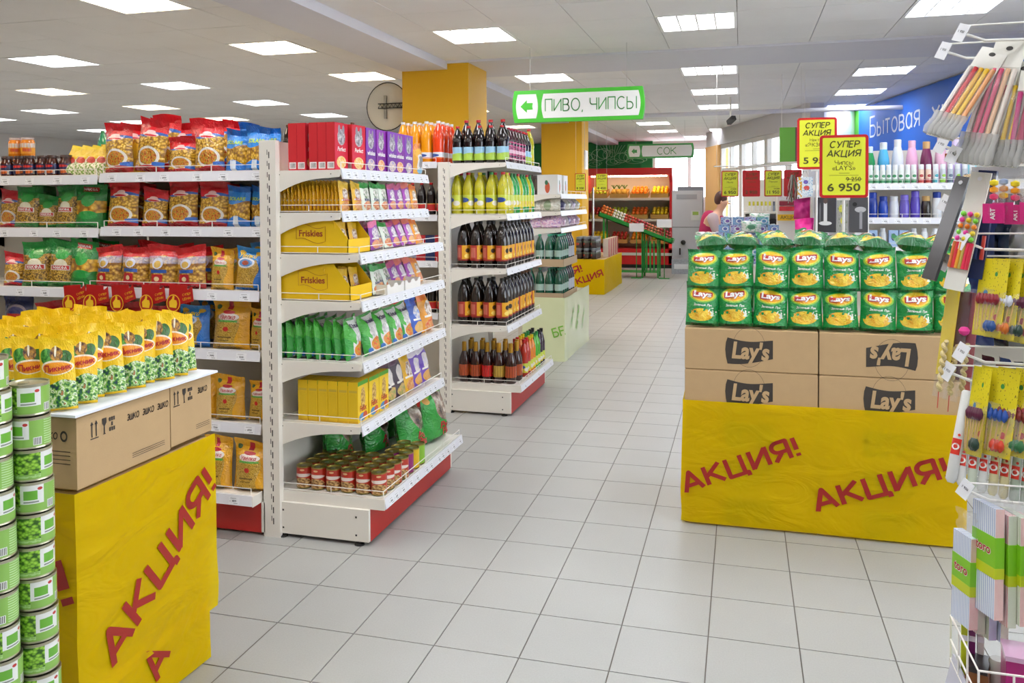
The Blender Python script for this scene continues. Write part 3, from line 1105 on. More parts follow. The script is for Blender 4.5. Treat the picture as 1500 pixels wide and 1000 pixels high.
p = P('red_pasta_print', 'd9a524', .22, .5, .55); p.cur = pasta_base(p)
p.lay(p.ell(.55, .27, .36, .19), 'e9e3d6').lay(p.ell(.55, .27, .29, .145), p.ramp(p.noise(18, 1.2), (.35, '8a2c10'), (.5, 'd98a24'), (.7, '6d8a2a')))
p.lay(p.below(.10, .02, 7), 'ad1420').lay(p.mul(p.above(.10, .02, 7), p.below(.16, .03, 5), p.mt('GREATER_THAN', p.U, .72)), '2c62b8')
p.lay(p.above(.66, .03, 5.5), '3560b0').lay(p.above(.71, .045, 5, 1), 'cf1824').lay(p.ell(.5, .69, .27, .045), 'f0dcd6').lay(p.ell(.5, .735, .15, .05), 'f3c9c4').lay(p.ell(.5, .675, .22, .022), 'c8202c')
M_PR = p.end()
p = P('blue_pasta_print', 'd9a524', .22, .5, .55); p.cur = pasta_base(p, sc=11)
p.lay(p.below(.22, .05, 6.28, 1.6), '1e72c8').lay(p.rect(.38, .62, 0, .26), 'dfeaf2').lay(p.above(.58, .05, 5), '2a86da').lay(p.above(.86), '1560b4')
M_PB = p.end()
p = P('green_pasta_print', 'c99a2c', .22, .5, .55); p.cur = pasta_base(p, '5e4412', 'c4982e', 'dfc062', 26)
p.lay(p.below(.11, .02, 4), '1f7f2e').lay(p.above(.70, .02, 4), '12802c').lay(p.ell(.5, .70, .24, .11), '2c9c3c')
p.lay(p.mul(p.ell(.5, .46, .24, .14), p.above(.46)), 'e6e0c4').lay(p.rect(.16, .84, .36, .47), 'f0e6d8').lay(p.rect(.19, .81, .372, .458), 'b5241c')
M_PG = p.end()
p = P('green_wide_print', 'd4a52a', .22, .5, .55); p.cur = pasta_base(p, '8a5c10', 'd8a828', 'e8c450', 7)
p.lay(p.below(.32, .03, 4), '117a2c').lay(p.ell(.5, .28, .32, .09), '1d9438').lay(p.above(.60), '0f7a2b').lay(p.ell(.5, .60, .22, .14), '2a9a3c').lay(p.rect(.25, .75, .82, .93), 'a3281e')
M_PGW = p.end()
p = P('red_flower_print', 'd2a030', .22, .5, .55); p.cur = pasta_base(p, '7c4c10', 'd0a034', 'e4c468', 12)
p.lay(p.below(.13, .02, 7), 'b01420').lay(p.above(.73, .03, 8), 'c8141e').lay(p.mul(p.noise(28, 1), p.mul(p.above(.58), p.below(.74))), 'c8d0ec').lay(p.ell(.42, .58, .2, .12), 'd4d8ea').lay(p.ell(.42, .56, .13, .08), 'd8b054')
p.lay(p.rect(.18, .72, .36, .44), '1f4f9e').lay(p.rect(.22, .60, .10, .33), 'b5161e').lay(p.ell(.41, .22, .09, .055), 'f0d8a0')
M_PF = p.end()
p = P('gold_groats_print', 'd9a31c', .22, .5, .55); p.cur = p.ramp(p.noise(60, 1.2, vor=True), (.05, 'e8c95c'), (.4, 'c8a036'), (.8, '8f6a1c'))
p.lay(p.above(.70, .02, 5), 'e3a81a').lay(p.mt('LESS_THAN', p.U, .10), 'e0a51a').lay(p.mt('GREATER_THAN', p.wave(.0, 1), 2.0), 'e0a51a')
p.lay(p.mt('GREATER_THAN', p.mt('ADD', p.U, p.mt('MULTIPLY', p.mt('SINE', p.mt('MULTIPLY', p.V, 9.0)), .06)), .76), 'dfa31a')
p.lay(p.ell(.48, .66, .30, .075), 'f1e7dc').lay(p.rect(.2, .76, .56, .60), '5aa03c').lay(p.ell(.48, .75, .17, .035), 'b8282a').lay(p.rect(.42, .56, .80, .95), 'b5202a').lay(p.ell(.45, .42, .08, .05), 'c8281e').lay(p.rect(.22, .62, .24, .265), '6a5220').lay(p.rect(.26, .55, .18, .195), '6a5220').lay(p.ell(.14, .84, .07, .045), '3c5a2a')
M_PM = p.end()
p = P('blue_ship_print', 'd9a524', .22, .5, .55); p.cur = p.ramp(p.noise(50, 1.2, vor=True), (.05, 'e2c45c'), (.4, 'c0962c'), (.8, '806018'))
p.lay(p.above(.70), '2a86cc').lay(p.mt('GREATER_THAN', p.mt('ADD', p.U, p.mt('MULTIPLY', p.mt('SINE', p.mt('MULTIPLY', p.V, 10.0)), .07)), .78), '1d6cc0').lay(p.below(.06), '1d6cc0')
p.lay(p.ell(.4, .62, .3, .13), 'd9e0ea').lay(p.ell(.4, .62, .24, .09), '4f86c4').lay(p.ell(.4, .62, .13, .06), 'a8462c').lay(p.ell(.2, .86, .12, .05), 'e0b83c').lay(p.ell(.75, .86, .12, .05), 'e0b83c')
M_PS = p.end()
p = P('navy_pasta_print', '1b2352', .22, .5, .55); p.lay(p.ell(.5, .55, .42, .24), '8a7a86').lay(p.ell(.5, .55, .36, .19), '262a66').lay(p.rect(.2, .8, .52, .6), 'b5281c').lay(p.ell(.5, .45, .2, .05), 'c09034')
M_PN = p.end()
p = P('picnic_print', 'f2c30c', .3, .3, .3)
p.lay(p.noise(5, 1.0), 'f6cc14')
p.lay(p.mul(p.below(.40, .03, 7), p.above(.04)), p.ramp(p.noise(7, 1.8, seed=2.3, detail=3), (.34, '1c2b4a'), (.44, '2f7a2c'), (.52, '9ac45e'), (.58, 'eef0dc'), (.64, '3f8a34'), (.72, 'c86a50')))
p.lay(p.ell(.25, .74, .22, .11), p.ramp(p.noise(12, 1.5), (.4, '1f6a1c'), (.6, '5aa03a'))).lay(p.ell(.74, .75, .2, .10), p.ramp(p.noise(12, 1.5), (.4, '2a6a1c'), (.6, '3a5a2a'))).lay(p.ell(.50, .79, .19, .10), p.ramp(p.noise(9, 1.2), (.4, '3a1a1e'), (.6, 'c8902a'))).lay(p.ell(.47, .84, .03, .09), 'f0e6c8')
p.lay(p.ell(.52, .60, .46, .105), 'f4e6d0').lay(p.ell(.52, .595, .42, .085), 'ef9a18').lay(p.above(.90), 'f4c912')
M_PIC = p.end()
p = P('chips_print', '0f8a3f', .2, .6, .7)
p.lay(p.noise(3, .8, seed=3), '12913f')
p.lay(p.ell(.5, .73, .42, .17), '8cc63a').lay(p.ell(.5, .735, .37, .145), 'f2cf2a').lay(p.ell(.5, .72, .30, .10), 'f0a818')
p.lay(p.mul(p.ell(.46, .27, .38, .15), p.noise(4.2, 1.1, seed=1.4, thr=.40)), p.ramp(p.noise(7, 1.2, seed=.5), (.4, 'f7d738'), (.62, 'e09a10'))).lay(p.ell(.33, .22, .22, .085), p.ramp(p.noise(6, 1), (.3, 'f9dc44'), (.7, 'e8a414'))).lay(p.ell(.60, .28, .22, .085), p.ramp(p.noise(6, 1, seed=4), (.3, 'f9dc44'), (.7, 'e5a012')))
p.lay(p.mul(p.ell(.82, .34, .13, .10), p.noise(14, 1, thr=.5)), 'e4ecd9').lay(p.below(.075), '0b6a30').lay(p.above(.935), '0c7436')
M_LAY = p.end()
M_LAYBACK = mat('chips_foil_green', '0f8a3f', .28, coat=.4)


def carton_print(name, base, *marks):
    q = P(name, base, .55, 0.05)
    for mk, c in marks:
        q.lay(mk(q), c)
    return q.end()


# ------------------------------------------------------------------ bag templates
def bag_T(name, cat, matl, w, h, d, seed, items=None, **kw):
    fn = bag_surf(w, h, d, seed, **kw)
    T = {'name': name, 'cat': cat, 'body': bag_mesh(name, fn, matl), 'parts': [], 'fn': fn}
    if items:
        T['parts'].append(('lettering', letters_on(fn, items(w, h))))
    return T


PK = {}


def pasta_T(kind, w, h, seed):
    key = (kind, round(w, 2), round(h, 2), seed % 3)
    if key in PK:
        return PK[key]
    mt_ = {'R': M_PR, 'B': M_PB, 'G': M_PG, 'GW': M_PGW, 'F': M_PF, 'M': M_PM, 'S': M_PS, 'N': M_PN}[kind]
    it = None
    if kind == 'B':
        it = lambda w, h: [(uvtext('SOLARE', w, h, w * .72, .5, .68, .03), INK_LIME)]
    elif kind == 'G':
        it = lambda w, h: [(uvtext('МАКФА', w, h, w * .5, .5, .415, .02), INK_W)]
    elif kind == 'GW':
        it = lambda w, h: [(uvtext('МАКФА', w, h, w * .42, .5, .875, .02), INK_W)]
    elif kind == 'S':
        it = lambda w, h: [(uvtext('Увелка', w, h, w * .6, .42, .80, .02, .2), INK_Y)]
    elif kind == 'M':
        it = lambda w, h: [(uvtext('Увелка', w, h, w * .44, .48, .66, .01, .25), INK_R)]
    T = bag_T('pasta_bag' if kind in 'RBGWGF' else 'groats_bag', 'pasta bag' if kind in ('R', 'B', 'G', 'GW', 'F') else 'groats bag', mt_, w, h, min(.085, w * .5), seed % 3 + 11 * len(kind) + ord(kind[0]), it, top=.86, crump=.005, topbend=-.012)
    PK[key] = T
    return T


DESC = {'R': 'red and yellow pasta bag', 'B': 'light blue pasta bag', 'G': 'green topped pasta bag with red badge', 'GW': 'broad green pasta bag', 'F': 'red topped pasta bag with blue strip', 'M': 'golden groats bag', 'S': 'blue sided groats bag', 'N': 'navy pasta bag'}
SHELFN = ['top pasta shelf', 'second pasta shelf', 'third pasta shelf', 'fourth pasta shelf', 'fifth pasta shelf', 'lowest pasta shelf']
ROWS = [
    (0, .845, [(-1.976, .175, 'R', .25, -6), (-1.792, .172, 'R', .27, 9), (-1.615, .15, 'R', .165, 2), (-1.452, .155, 'R', .25, -3), (-1.314, .12, 'B', .21, 0), (-1.195, .12, 'B', .205, 2)]),
    (1, .845, [(-2.669, .13, 'R', .20, 0), (-2.538, .145, 'G', .22, 5), (-2.409, .12, 'G', .17, 0), (-2.29, .132, 'G', .225, 2), (-2.148, .17, 'GW', .235, 0), (-1.952, .19, 'R', .225, 0), (-1.776, .138, 'R', .19, 3), (-1.615, .175, 'R', .235, -2), (-1.437, .17, 'R', .215, 0), (-1.299, .118, 'B', .205, 0), (-1.19, .105, 'B', .20, 0)]),
    (2, .745, [(-2.537, .115, 'R', .17, 0), (-2.393, .165, 'G', .235, 0), (-2.243, .15, 'G', .225, 3), (-2.112, .155, 'GW', .235, 0), (-1.968, .152, 'F', .20, 0), (-1.811, .15, 'F', .205, 4), (-1.65, .16, 'F', .20, 0), (-1.488, .158, 'F', .205, -3), (-1.322, .12, 'M', .195, 0), (-1.175, .155, 'S', .205, 3)]),
    (3, .745, [(-2.511, .165, 'N', .22, 0), (-2.334, .16, 'F', .205, 0), (-2.17, .16, 'F', .215, 0), (-2.008, .155, 'F', .205, 0), (-1.85, .152, 'F', .20, 3), (-1.646, .15, 'F', .20, 0), (-1.477, .17, 'S', .205, -2), (-1.279, .20, 'M', .22, 0), (-1.133, .10, 'M', .187, 0)]),
    (4, .745, [(-1.60, .15, 'M', .21, 0), (-1.44, .15, 'M', .21, 0), (-1.286, .155, 'M', .208, -3), (-1.143, .12, 'M', .20, 2)]),
    (5, .68, [(-1.47, .15, 'M', .22, 0), (-1.313, .14, 'M', .23, 0), (-1.145, .18, 'M', .227, 0)]),
]
cnt = {}
for si, yf, lst in ROWS:
    z = PAS[si][0]
    for k, (x, w, kd, h, ro) in enumerate(lst):
        i = cnt.get((si, kd), 0)
        cnt[(si, kd)] = i + 1
        zz = z - (.008 if x < -2.04 else 0) + .001
        d = min(.085, w * .5)
        place(pasta_T(kd, w, h, k), (x, yf + RND.uniform(-.01, .012), zz), radians(RND.uniform(-7, 7) + (8 if x < -2 else 3)), radians(-5), radians(ro * .7),
              '%s %s from the jars end, %s' % (nth(i), DESC[kd], SHELFN[si]), 'pasta and groats bags on the long shelves')
        if si < 3 or (si == 3 and x > -1.75):
            place(pasta_T(kd, w, h, k + 1), (x + RND.uniform(-.02, .02), yf + d * 1.15 + .03, zz + (.02 if si == 0 else 0)), radians(RND.uniform(-8, 8)), radians(-3), radians(RND.uniform(-5, 5)),
                  '%s behind the %s one, %s' % (DESC[kd], nth(i), SHELFN[si]), 'pasta bags in the second row')
# extra tall bags peeping over the top row
for k, (x, zz, ro) in enumerate(((-1.86, 1.70, 8), (-1.70, 1.705, -4), (-1.60, 1.70, 3), (-1.40, 1.70, 0))):
    place(pasta_T('R', .165, .26, k), (x, 1.0, zz - .043), radians(4), 0, radians(ro), '%s red pasta bag peeping over the top row' % nth(k), 'pasta bags in the second row')

# sauce jars, soup sachets
def jar_T(name, cat, body, prof, capm, capprof, label=None, lab_prof=None, lab_name='paper_label', n=14):
    T = {'name': name, 'cat': cat, 'body': MB().lathe(prof, n).build(name, body), 'parts': [('cap', MB().lathe(capprof, n).build('cap', capm))]}
    if label:
        T['parts'].append((lab_name, MB().lathe(lab_prof, n, ph=-pi / 2 - .0).build(lab_name, label)))
    return T


p = P('sauce_label_print', '232a52'); p.lay(p.rect(0, 1, .62, .85), '2b3566').lay(p.ell(.04, .78, .12, .12), 'd0302a').lay(p.ell(.98, .78, .1, .12), 'd0302a').lay(p.ell(.03, .25, .16, .2), 'd86a2a').lay(p.rect(.16, .2, 0, .4), 'e9e4d8')
M_SAUCE = mat('dark_sauce_glass', '4a1d0e', .12, coat=.4, vary=.3, vscale=40)
T_SAUCE = jar_T('sauce_jar', 'jar', M_SAUCE, [(.028, 0), (.033, .006), (.033, .07), (.027, .085), (.025, .095)], mat('brown_lid', '3a2018', .35), [(.028, .094), (.028, .108), (.026, .11)], p.end(), [(.0336, .015), (.0336, .066)])
for i in range(6):
    place(T_SAUCE, (-2.66 + i * .072, .84 + .01 * (i % 2), 1.648), RND.uniform(-.3, .3), label='%s dark sauce jar with navy label on the top shelf' % nth(i), group='sauce jars')
p = P('orange_jar_label', 'e9a02a'); p.lay(p.above(.6), 'd9cfc4').lay(p.rect(0, .2, .2, .5), 'c4431c')
T_OR = jar_T('vegetable_jar', 'jar', mat('orange_sauce_glass', 'd8801c', .15, coat=.4, vary=.3, vscale=30), [(.03, 0), (.034, .006), (.034, .085), (.028, .095)], mat('pale_lid', 'cbb9b4', .35), [(.03, .094), (.03, .105)], p.end(), [(.0346, .02), (.0346, .075)])
for i, (x, y, z) in enumerate(((-2.70, .93, 1.648), (-2.63, .93, 1.648), (-2.70, .93, 1.754), (-2.62, .93, 1.754))):
    place(T_OR, (x, y, z), label='%s orange sauce jar stacked behind the dark jars' % nth(i), group='orange sauce jars')
p = P('soup_sachet_print', 'e9c21c', .3, .3, .4); p.lay(p.below(.62, .12, 5), 'ece3cc').lay(p.mul(p.below(.35), p.noise(9, 1, thr=.5)), '7a9a34').lay(p.ell(.25, .45, .2, .12), 'c23a1e').lay(p.above(.85), 'f0d21a')
M_SOUP = p.end()
T_SOUP = bag_T('soup_sachet', 'sachet', M_SOUP, .12, .15, .02, 3, None, top=.92, foot=.08)
for i in range(4):
    place(T_SOUP, (-2.26 + i * .055, .83 + i * .008, 1.649), radians(10), radians(-28), radians(14), '%s leaning yellow soup sachet beside the jars' % nth(i), 'yellow soup sachets')
M_YC = carton_print('yellow_carton_print', 'e4b420', (lambda q: q.rect(0, 1, .5, .54), 'c8901c'), (lambda q: q.mul(q.noise(20, 2, thr=.55), q.rect(.1, .9, .1, .4)), 'd9a02a'))
for i in range(3):
    obj('yellow_carton', MB().box(-.035, .035, -.05, .05, 0, .165).build('yellow_carton', M_YC), None, (-2.12 + i * .073, .98, 1.648), label='%s tall yellow carton behind the soup sachets' % nth(i), cat='carton', group='yellow cartons on the top shelf')

# red promo flags on the third pasta shelf
M_FLAG = mat('promo_red_card', 'b3120e', .4)
fl = MB()
fl.prism([(-.045, -.04), (.045, -.04), (.045, .045), (-.045, .045)], lambda a, c, t: (a, -.002 + .002 * t, c))
T_FL = fl.build('promo_flag', M_FLAG)
ba = MB().prism([(.0, -.02), (.085, .005), (.075, .075), (.06, .06), (0, .045)], lambda a, c, t: (a, -.012 + .002 * t, c)).build('pennant', M_FLAG)
di = MB().prism(disc2d(-.012, -.01, .036, .042, 18)[0], lambda a, c, t: (a, -.016 + .002 * t, c)).build('badge', M_FLAG)
rg = MB().flat(disc2d(-.012, -.01, .034, .04, 20, .9), lambda a, c: (a, -.0172, c))
thumb = [(-.03, -.03), (.004, -.032), (.008, -.012), (.004, .004), (-.008, .006), (-.007, .022), (-.015, .026), (-.019, .01), (-.033, -.005)]
rg.flat(poly2d(thumb), lambda a, c: (a, -.0172, c))
rg.flat(xf(text2d('СУПЕР', .02), w=.042, cx=.05, cy=.035, rot=.25), lambda a, c: (a, -.0132, c)).flat(xf(text2d('ЦЕНА!', .02), w=.042, cx=.052, cy=.015, rot=.25), lambda a, c: (a, -.0132, c))
T_RG = rg.build('thumb_print', mat('promo_yellow_ink', 'f3c321', .5))
for i, x in enumerate((-2.09, -1.963, -1.815, -1.648, -1.499)):
    o = obj('promo_flag', T_FL, None, (x, .655, 1.075 + .004 * i), (0, radians(RND.uniform(-4, 4)), radians(6)), '%s red thumbs-up promo flag hanging from the pasta shelf' % nth(i), 'flag', 'red promo flags')
    obj('pennant', ba, o, (0, 0, -.03))
    obj('badge', di, o, (0, 0, -.03))
    obj('thumb_print', T_RG, o, (0, 0, -.03))

# ------------------------------------------------------------------ pet food end unit
def box_T(name, cat, w, d, h, front, side, top=None, extra=None):
    b_ = MB().box(-w / 2, w / 2, -d / 2, d / 2, 0, h, mis=[0, 0, 1, 1, 2, 2])
    T = {'name': name, 'cat': cat, 'body': b_.build(name, front, side, top or side), 'parts': []}
    if extra:
        T['parts'].append(extra)
    return T


def face_letters(items, d, name='lettering'):
    b_ = MB()
    ms = []
    for tri, m in items:
        if m not in ms:
            ms.append(m)
        b_.flat(tri, lambda x, y: (x, -d / 2 - .0012, y), ms.index(m))
    return b_.build(name, *ms)


M_REDSIDE = carton_print('red_carton_side', 'c0121e', (lambda q: q.rect(.1, .9, .03, .17), 'efe9e6'), (lambda q: q.mul(q.rect(.2, .85, .05, .15), q.noise(60, .02, thr=.5)), '2a2a2a'))
M_REDTOP = mat('red_carton_top', 'c0121e', .5)


def cat_print(name, base, base2, food):
    q = P(name, base, .45, .15)
    q.lay(q.mt('GREATER_THAN', q.wave(.1, 6), .5), base2)
    q.lay(q.ell(.5, .70, .30, .17), q.ramp(q.noise(9, 1.2), (.3, '4c4850'), (.5, 'a39da2'), (.7, 'e6e0e0')))
    q.lay(q.mul(q.ell(.34, .86, .09, .10), q.above(.78)), '8f8790').lay(q.mul(q.ell(.66, .86, .09, .10), q.above(.78)), '8f8790')
    q.lay(q.ell(.5, .17, .36, .13), q.ramp(q.noise(11, 1.3), (.35, food), (.6, 'f0d8a8')))
    return q.end()


M_RF = cat_print('red_catfood_print', 'd3203a', 'cc1830', 'e8b23c')
M_WF = cat_print('purple_catfood_print', '7b1f92', '8e2aa6', 'e07a3c')
M_WF2 = cat_print('violet_catfood_print', '6c2490', '7f35a8', '8a86c8')
M_WS = mat('purple_carton', '7b1f92', .45)
T_RED = box_T('cat_food_box', 'cat food box', .125, .042, .212, M_RF, M_REDSIDE, M_REDTOP, ('lettering', face_letters([(xf(text2d('Perfect', .02, .2), w=.08, cx=0, cy=.095), INK_W)], .042)))
T_PUR = [box_T('cat_food_box', 'cat food box', .115, .052, .208, m, M_WS, M_WS, ('lettering', face_letters([(xf(text2d('whiskas', .03), w=.09, cx=0, cy=.09), INK_W)], .052))) for m in (M_WF, M_WF2)]
R90 = pi / 2
z = PET[0][0] + .001
xfr = PX + .36 - .04
for i in range(5):
    place(T_RED, (-.752 - (i * .0435) - (.016 if i > 2 else 0), .725 + .0675, z), R90, 0, 0, '%s red cat food box in the side row, from the aisle' % nth(i), 'red cat food boxes')
place(T_RED, (xfr - .005, .925, z), R90 - .05, label='red cat food box standing next to the purple boxes', group='red cat food boxes')
for i in range(5):
    place(T_PUR[(i + 1) % 2], (xfr - .005 + (.008 if i == 2 else 0), 1.045 + i * .117, z), R90 + RND.uniform(-.04, .04), label='%s purple cat food box along the top pet shelf' % nth(i), group='purple cat food boxes')
p = P('yellow_cat_bag_print', 'eaa81c', .3, .3, .4); p.lay(p.ell(.5, .4, .34, .28), 'ded9d2').lay(p.ell(.5, .42, .24, .2), '8f8a88').lay(p.above(.85, .02, 8), 'e2801c').lay(p.ell(.5, .14, .3, .1), '6fb0d0')
M_YCAT = p.end()
T_YCAT = bag_T('cat_food_bag', 'cat food bag', M_YCAT, .11, .17, .05, 5, None)
place(T_YCAT, (xfr - .0, 1.675, z), R90, label='orange cat food bag at the far end of the top pet shelf', group='cat food bags')


def pouch_mat(name, base, c1, c2, c3, seed):
    q = P(name, base, .28, .4, .4)
    q.lay(q.above(.80, .02, 6), c1)
    q.lay(q.ell(.5, .56, .30, .20), q.ramp(q.noise(8, 1.2, seed=seed), (.35, c2), (.6, 'e8e0dc')))
    q.lay(q.ell(.5, .18, .40, .15), q.ramp(q.noise(10, 1.2, seed=seed + 2), (.35, c3), (.65, 'e0b070')))
    q.lay(q.mul(q.rect(.12, .88, .36, .41)), 'f0ece4')
    return q.end()


PM_Y = pouch_mat('yellow_pouch_print', 'e3ae16', 'e8bc24', '8a5a20', 'c86a20', 1)
PM_WH = pouch_mat('white_green_pouch_print', 'dfe6d8', '2f9a3c', '6a8a5a', 'c8382c', 2)
PM_V = pouch_mat('violet_pouch_print', '8a2a9c', 'd05a8a', '9a8ab0', 'e07a6a', 3)
PM_PK = pouch_mat('pink_violet_pouch_print', 'a03aa8', 'e8786a', 'b8a0c4', 'e8a04a', 4)
PM_OR = pouch_mat('orange_pouch_print', 'e89a1a', 'ea7a1c', '9a7a4a', 'd84a20', 5)
PM_DK = pouch_mat('dark_pouch_print', '3a2436', '6a4a5e', 'd8d4d0', '8aa04a', 6)
PM_LI = pouch_mat('lilac_pouch_print', '6f4bb4', 'e8e2ee', 'd8d0e8', 'e0a03a', 7)
PM_BL = pouch_mat('blue_pouch_print', '1d4fb4', '2a62c8', '86a0d8', 'd8b050', 8)
PM_KK = P('kitekat_print', '2c9a34', .24, .5, .6)
q = PM_KK
q.lay(q.mt('GREATER_THAN', q.U, .22), 'd5d6d0').lay(q.mul(q.mt('GREATER_THAN', q.wave(.3, 2.2), .55), q.mt('LESS_THAN', q.U, .34)), '48b03c').lay(q.ell(.60, .50, .3, .14), q.ramp(q.noise(6, 1), (.4, 'b8b6b4'), (.6, 'e9e8e4'))).lay(q.ell(.62, .22, .34, .17), q.ramp(q.noise(9, 1.2), (.3, 'c8342a'), (.5, 'e08a2a'), (.7, '5a9a3a'))).lay(q.ell(.2, .1, .1, .06), '2a6ab8').lay(q.above(.93), '4a9a44')
PM_KK = q.end()


def pouch_T(m, w=.095, h=.14, d=.022, seed=1, name='pet_food_pouch', words=None, inkm=None, cv=.7):
    return bag_T(name, 'pet food pouch', m, w, h, d, seed, (lambda w, h: [(uvtext(words, w, h, w * .62, .5, cv, .02), inkm)]) if words else None, top=.93, foot=.06, crump=.002)


T_Y, T_WH, T_V, T_PK, T_OR_, T_DK, T_LI, T_BL = [pouch_T(m, seed=i, words=wd, inkm=im, cv=.385) for i, (m, wd, im) in enumerate(((PM_Y, 'Friskies', INK_R), (PM_WH, 'Kitekat', INK_B), (PM_V, 'whiskas', INK_W), (PM_PK, 'whiskas', INK_W), (PM_OR, 'Pedigree', INK_W), (PM_DK, None, None), (PM_LI, 'whiskas', INK_W), (PM_BL, None, None)))]
# second shelf: rows of pouches standing
z = PET[1][0] + .001
for i in range(17):
    place(T_Y, (xfr + .0 - i * .0185, .805, z), R90, radians(-3), RND.uniform(-.03, .03), '%s yellow pouch in the tight row seen edge-on' % nth(i), 'yellow pouches on the second pet shelf')
for i, (T_, nm) in enumerate(((T_Y, 'yellow pouch'), (T_WH, 'white and green pouch'), (T_WH, 'white and green pouch'), (T_WH, 'white and green pouch'), (T_V, 'violet pouch'), (T_V, 'violet pouch'), (T_PK, 'pink violet pouch'), (T_OR_, 'orange pouch'))):
    for j in range(2):
        place(T_, (xfr + .012 - j * .03, .915 + i * .1, z + .0), R90, radians(-8), RND.uniform(-.05, .05), '%s %s at place %s of the second pet shelf' % ('front' if j == 0 else 'rear', nm, nth(i)), 'pouches on the second pet shelf')
# third and fourth shelves: big yellow display cartons seen from the side, pouches along the front
M_DISP = mat('yellow_display_card', 'ecc10c', .45, vary=.02)
M_DISPI = mat('raw_card_inside', 'b08d52', .7)
M_FRK = mat('rust_logo_ink', '9c3f1e', .5)


def display_carton(loc, L, h, wy, lab):
    # local x = depth (0 back .. L front), y = along shelf, cut front corner
    out = [(0, 0), (L, 0), (L, h * .40), (L * .78, h), (0, h)]
    b_ = MB()
    t = .003
    b_.prism(out, lambda a, c, k: (a, t * k, c))
    b_.prism(out, lambda a, c, k: (a, wy - t * k, c))
    b_.box(0, L, 0, wy, 0, t).box(0, t, 0, wy, 0, h)
    b_.box(L - t, L, 0, wy, 0, h * .40)
    o = obj('display_carton', b_.build('display_carton', M_DISP), None, loc, (0, 0, 0), lab, 'carton', 'yellow display cartons')
    lg = MB()
    f_ = lambda x, y: (x, -.0012, y)
    cx, cz = L * .50, h * .56
    w_, h_ = .145, .066
    # wavy flag outline
    def wav(t_): return .012 * sin(t_ * 5.5 + .6)
    top = [(cx - w_ / 2 + w_ * i / 10, cz + h_ / 2 + wav(i / 10)) for i in range(11)]
    bot = [(cx - w_ / 2 + w_ * i / 10, cz - h_ / 2 + wav(i / 10)) for i in range(11)]
    ring = [(x, -.0015, y) for x, y in top + bot[::-1] + top[:1]]
    lg.tube(ring, .0009, 3)
    lg.flat(xf(text2d('Friskies', .025), w=.118, cx=cx, cy=cz), f_)
    obj('logo', lg.build('logo', M_FRK), o, label='rust red flag outline with lettering')


display_carton((PX + .012, .722, PET[2][0] + .001), .365, .165, .225, 'yellow display carton on the third pet shelf')
display_carton((PX + .02, .722, PET[3][0] + .001), .365, .165, .225, 'yellow display carton on the fourth pet shelf')
for s_, (zi, off) in enumerate(((2, 0), (3, .0))):
    z = PET[zi][0] + .004
    xf_ = PX + PET[zi][1] - .075
    seq = [(T_Y, 'yellow pouch'), (T_Y, 'yellow pouch'), (T_V if s_ == 0 else T_WH, 'violet pouch' if s_ == 0 else 'white and green pouch'), (T_WH, 'white and green pouch'), (T_WH, 'white and green pouch'), (T_V, 'violet pouch'), (T_PK, 'pink violet pouch'), (T_PK, 'pink violet pouch'), (T_OR_, 'orange pouch')]
    for i, (T_, nm) in enumerate(seq):
        for j in range(3):
            place(T_, (xf_ + .01 - j * .028 - (.02 if i > 2 else (.05 if i < 2 else 0)), .778 + i * .107 + (.022 if i > 1 else 0) - (.006 * i if i > 1 else 0), z), R90 + RND.uniform(-.05, .05), radians(-20 if i > 2 else -7), RND.uniform(-.12, .04),
                  '%s %s, depth row %s, place %s of the %s pet shelf' % ('leaning' if i > 2 else 'upright', nm, nth(j), nth(i), nth(zi)), 'pouches on the %s pet shelf' % nth(zi))
M_TRAYW = mat('white_card_tray', 'e9e6e0', .6)
for i in range(2):
    pts = [(-.1, 0), (.1, 0), (.1, .05), (.075, .05), (.06, .035), (.03, .035), (.015, .05), (-.015, .05), (-.03, .035), (-.06, .035), (-.075, .05), (-.1, .05)]
    tbm = MB().prism(pts, lambda a, c, t: (a, -.05 - .003 * t, c)).box(-.1, .1, -.05, .05, 0, .003).prism([(-.05, 0), (.05, 0), (.05, .05), (-.05, .05)], lambda a, c, t: (-.1 + .003 * t, -a, c)).prism([(-.05, 0), (.05, 0), (.05, .05), (-.05, .05)], lambda a, c, t: (.097 + .003 * t, -a, c))
    obj('card_tray', tbm.build('card_tray', M_TRAYW if i == 0 else M_TRAYW), None, (PX + .395, 1.08 + .215 * i, PET[3][0] + .002), (0, 0, R90), '%s white cut-out card tray on the fourth pet shelf' % nth(i), 'tray', 'white card trays')
# fifth shelf: big green bags
T_KK = [bag_T('dry_cat_food_bag', 'cat food bag', PM_KK, .135, .20, .07, 40 + i, lambda w, h: [(uvtext('Kitekat', w, h, w * .62, .60, .79, .03), INK_R if False else mat('kk_ink', '3a2a4a', .5))], top=.9, crump=.007) for i in range(3)]
z = PET[4][0] + .001
xf_ = PX + .455 - .075
for i in range(8):
    place(T_KK[i % 3], (xf_ - .02 - .048 * i, .79, z), R90 + RND.uniform(-.08, .08), radians(-4), RND.uniform(-.05, .05), '%s green dry food bag in the side row of the fifth pet shelf' % nth(i), 'green dry food bags')
for i in range(4):
    place(T_KK[(i + 1) % 3], (xf_ + .012, .93 + i * .135, z), R90 - .12, radians(-14), RND.uniform(-.1, .02), '%s green and grey dry food bag along the front of the fifth pet shelf' % nth(i), 'green dry food bags')
T_BLB = bag_T('dry_cat_food_bag', 'cat food bag', PM_BL, .13, .21, .07, 61, None, top=.9)
T_ORB = bag_T('dry_cat_food_bag', 'cat food bag', PM_OR, .14, .22, .08, 62, None, top=.9)
place(T_BLB, (xf_ + .01, 1.475, z), R90, radians(-12), .05, 'blue dry food bag between the green and orange ones', 'green dry food bags')
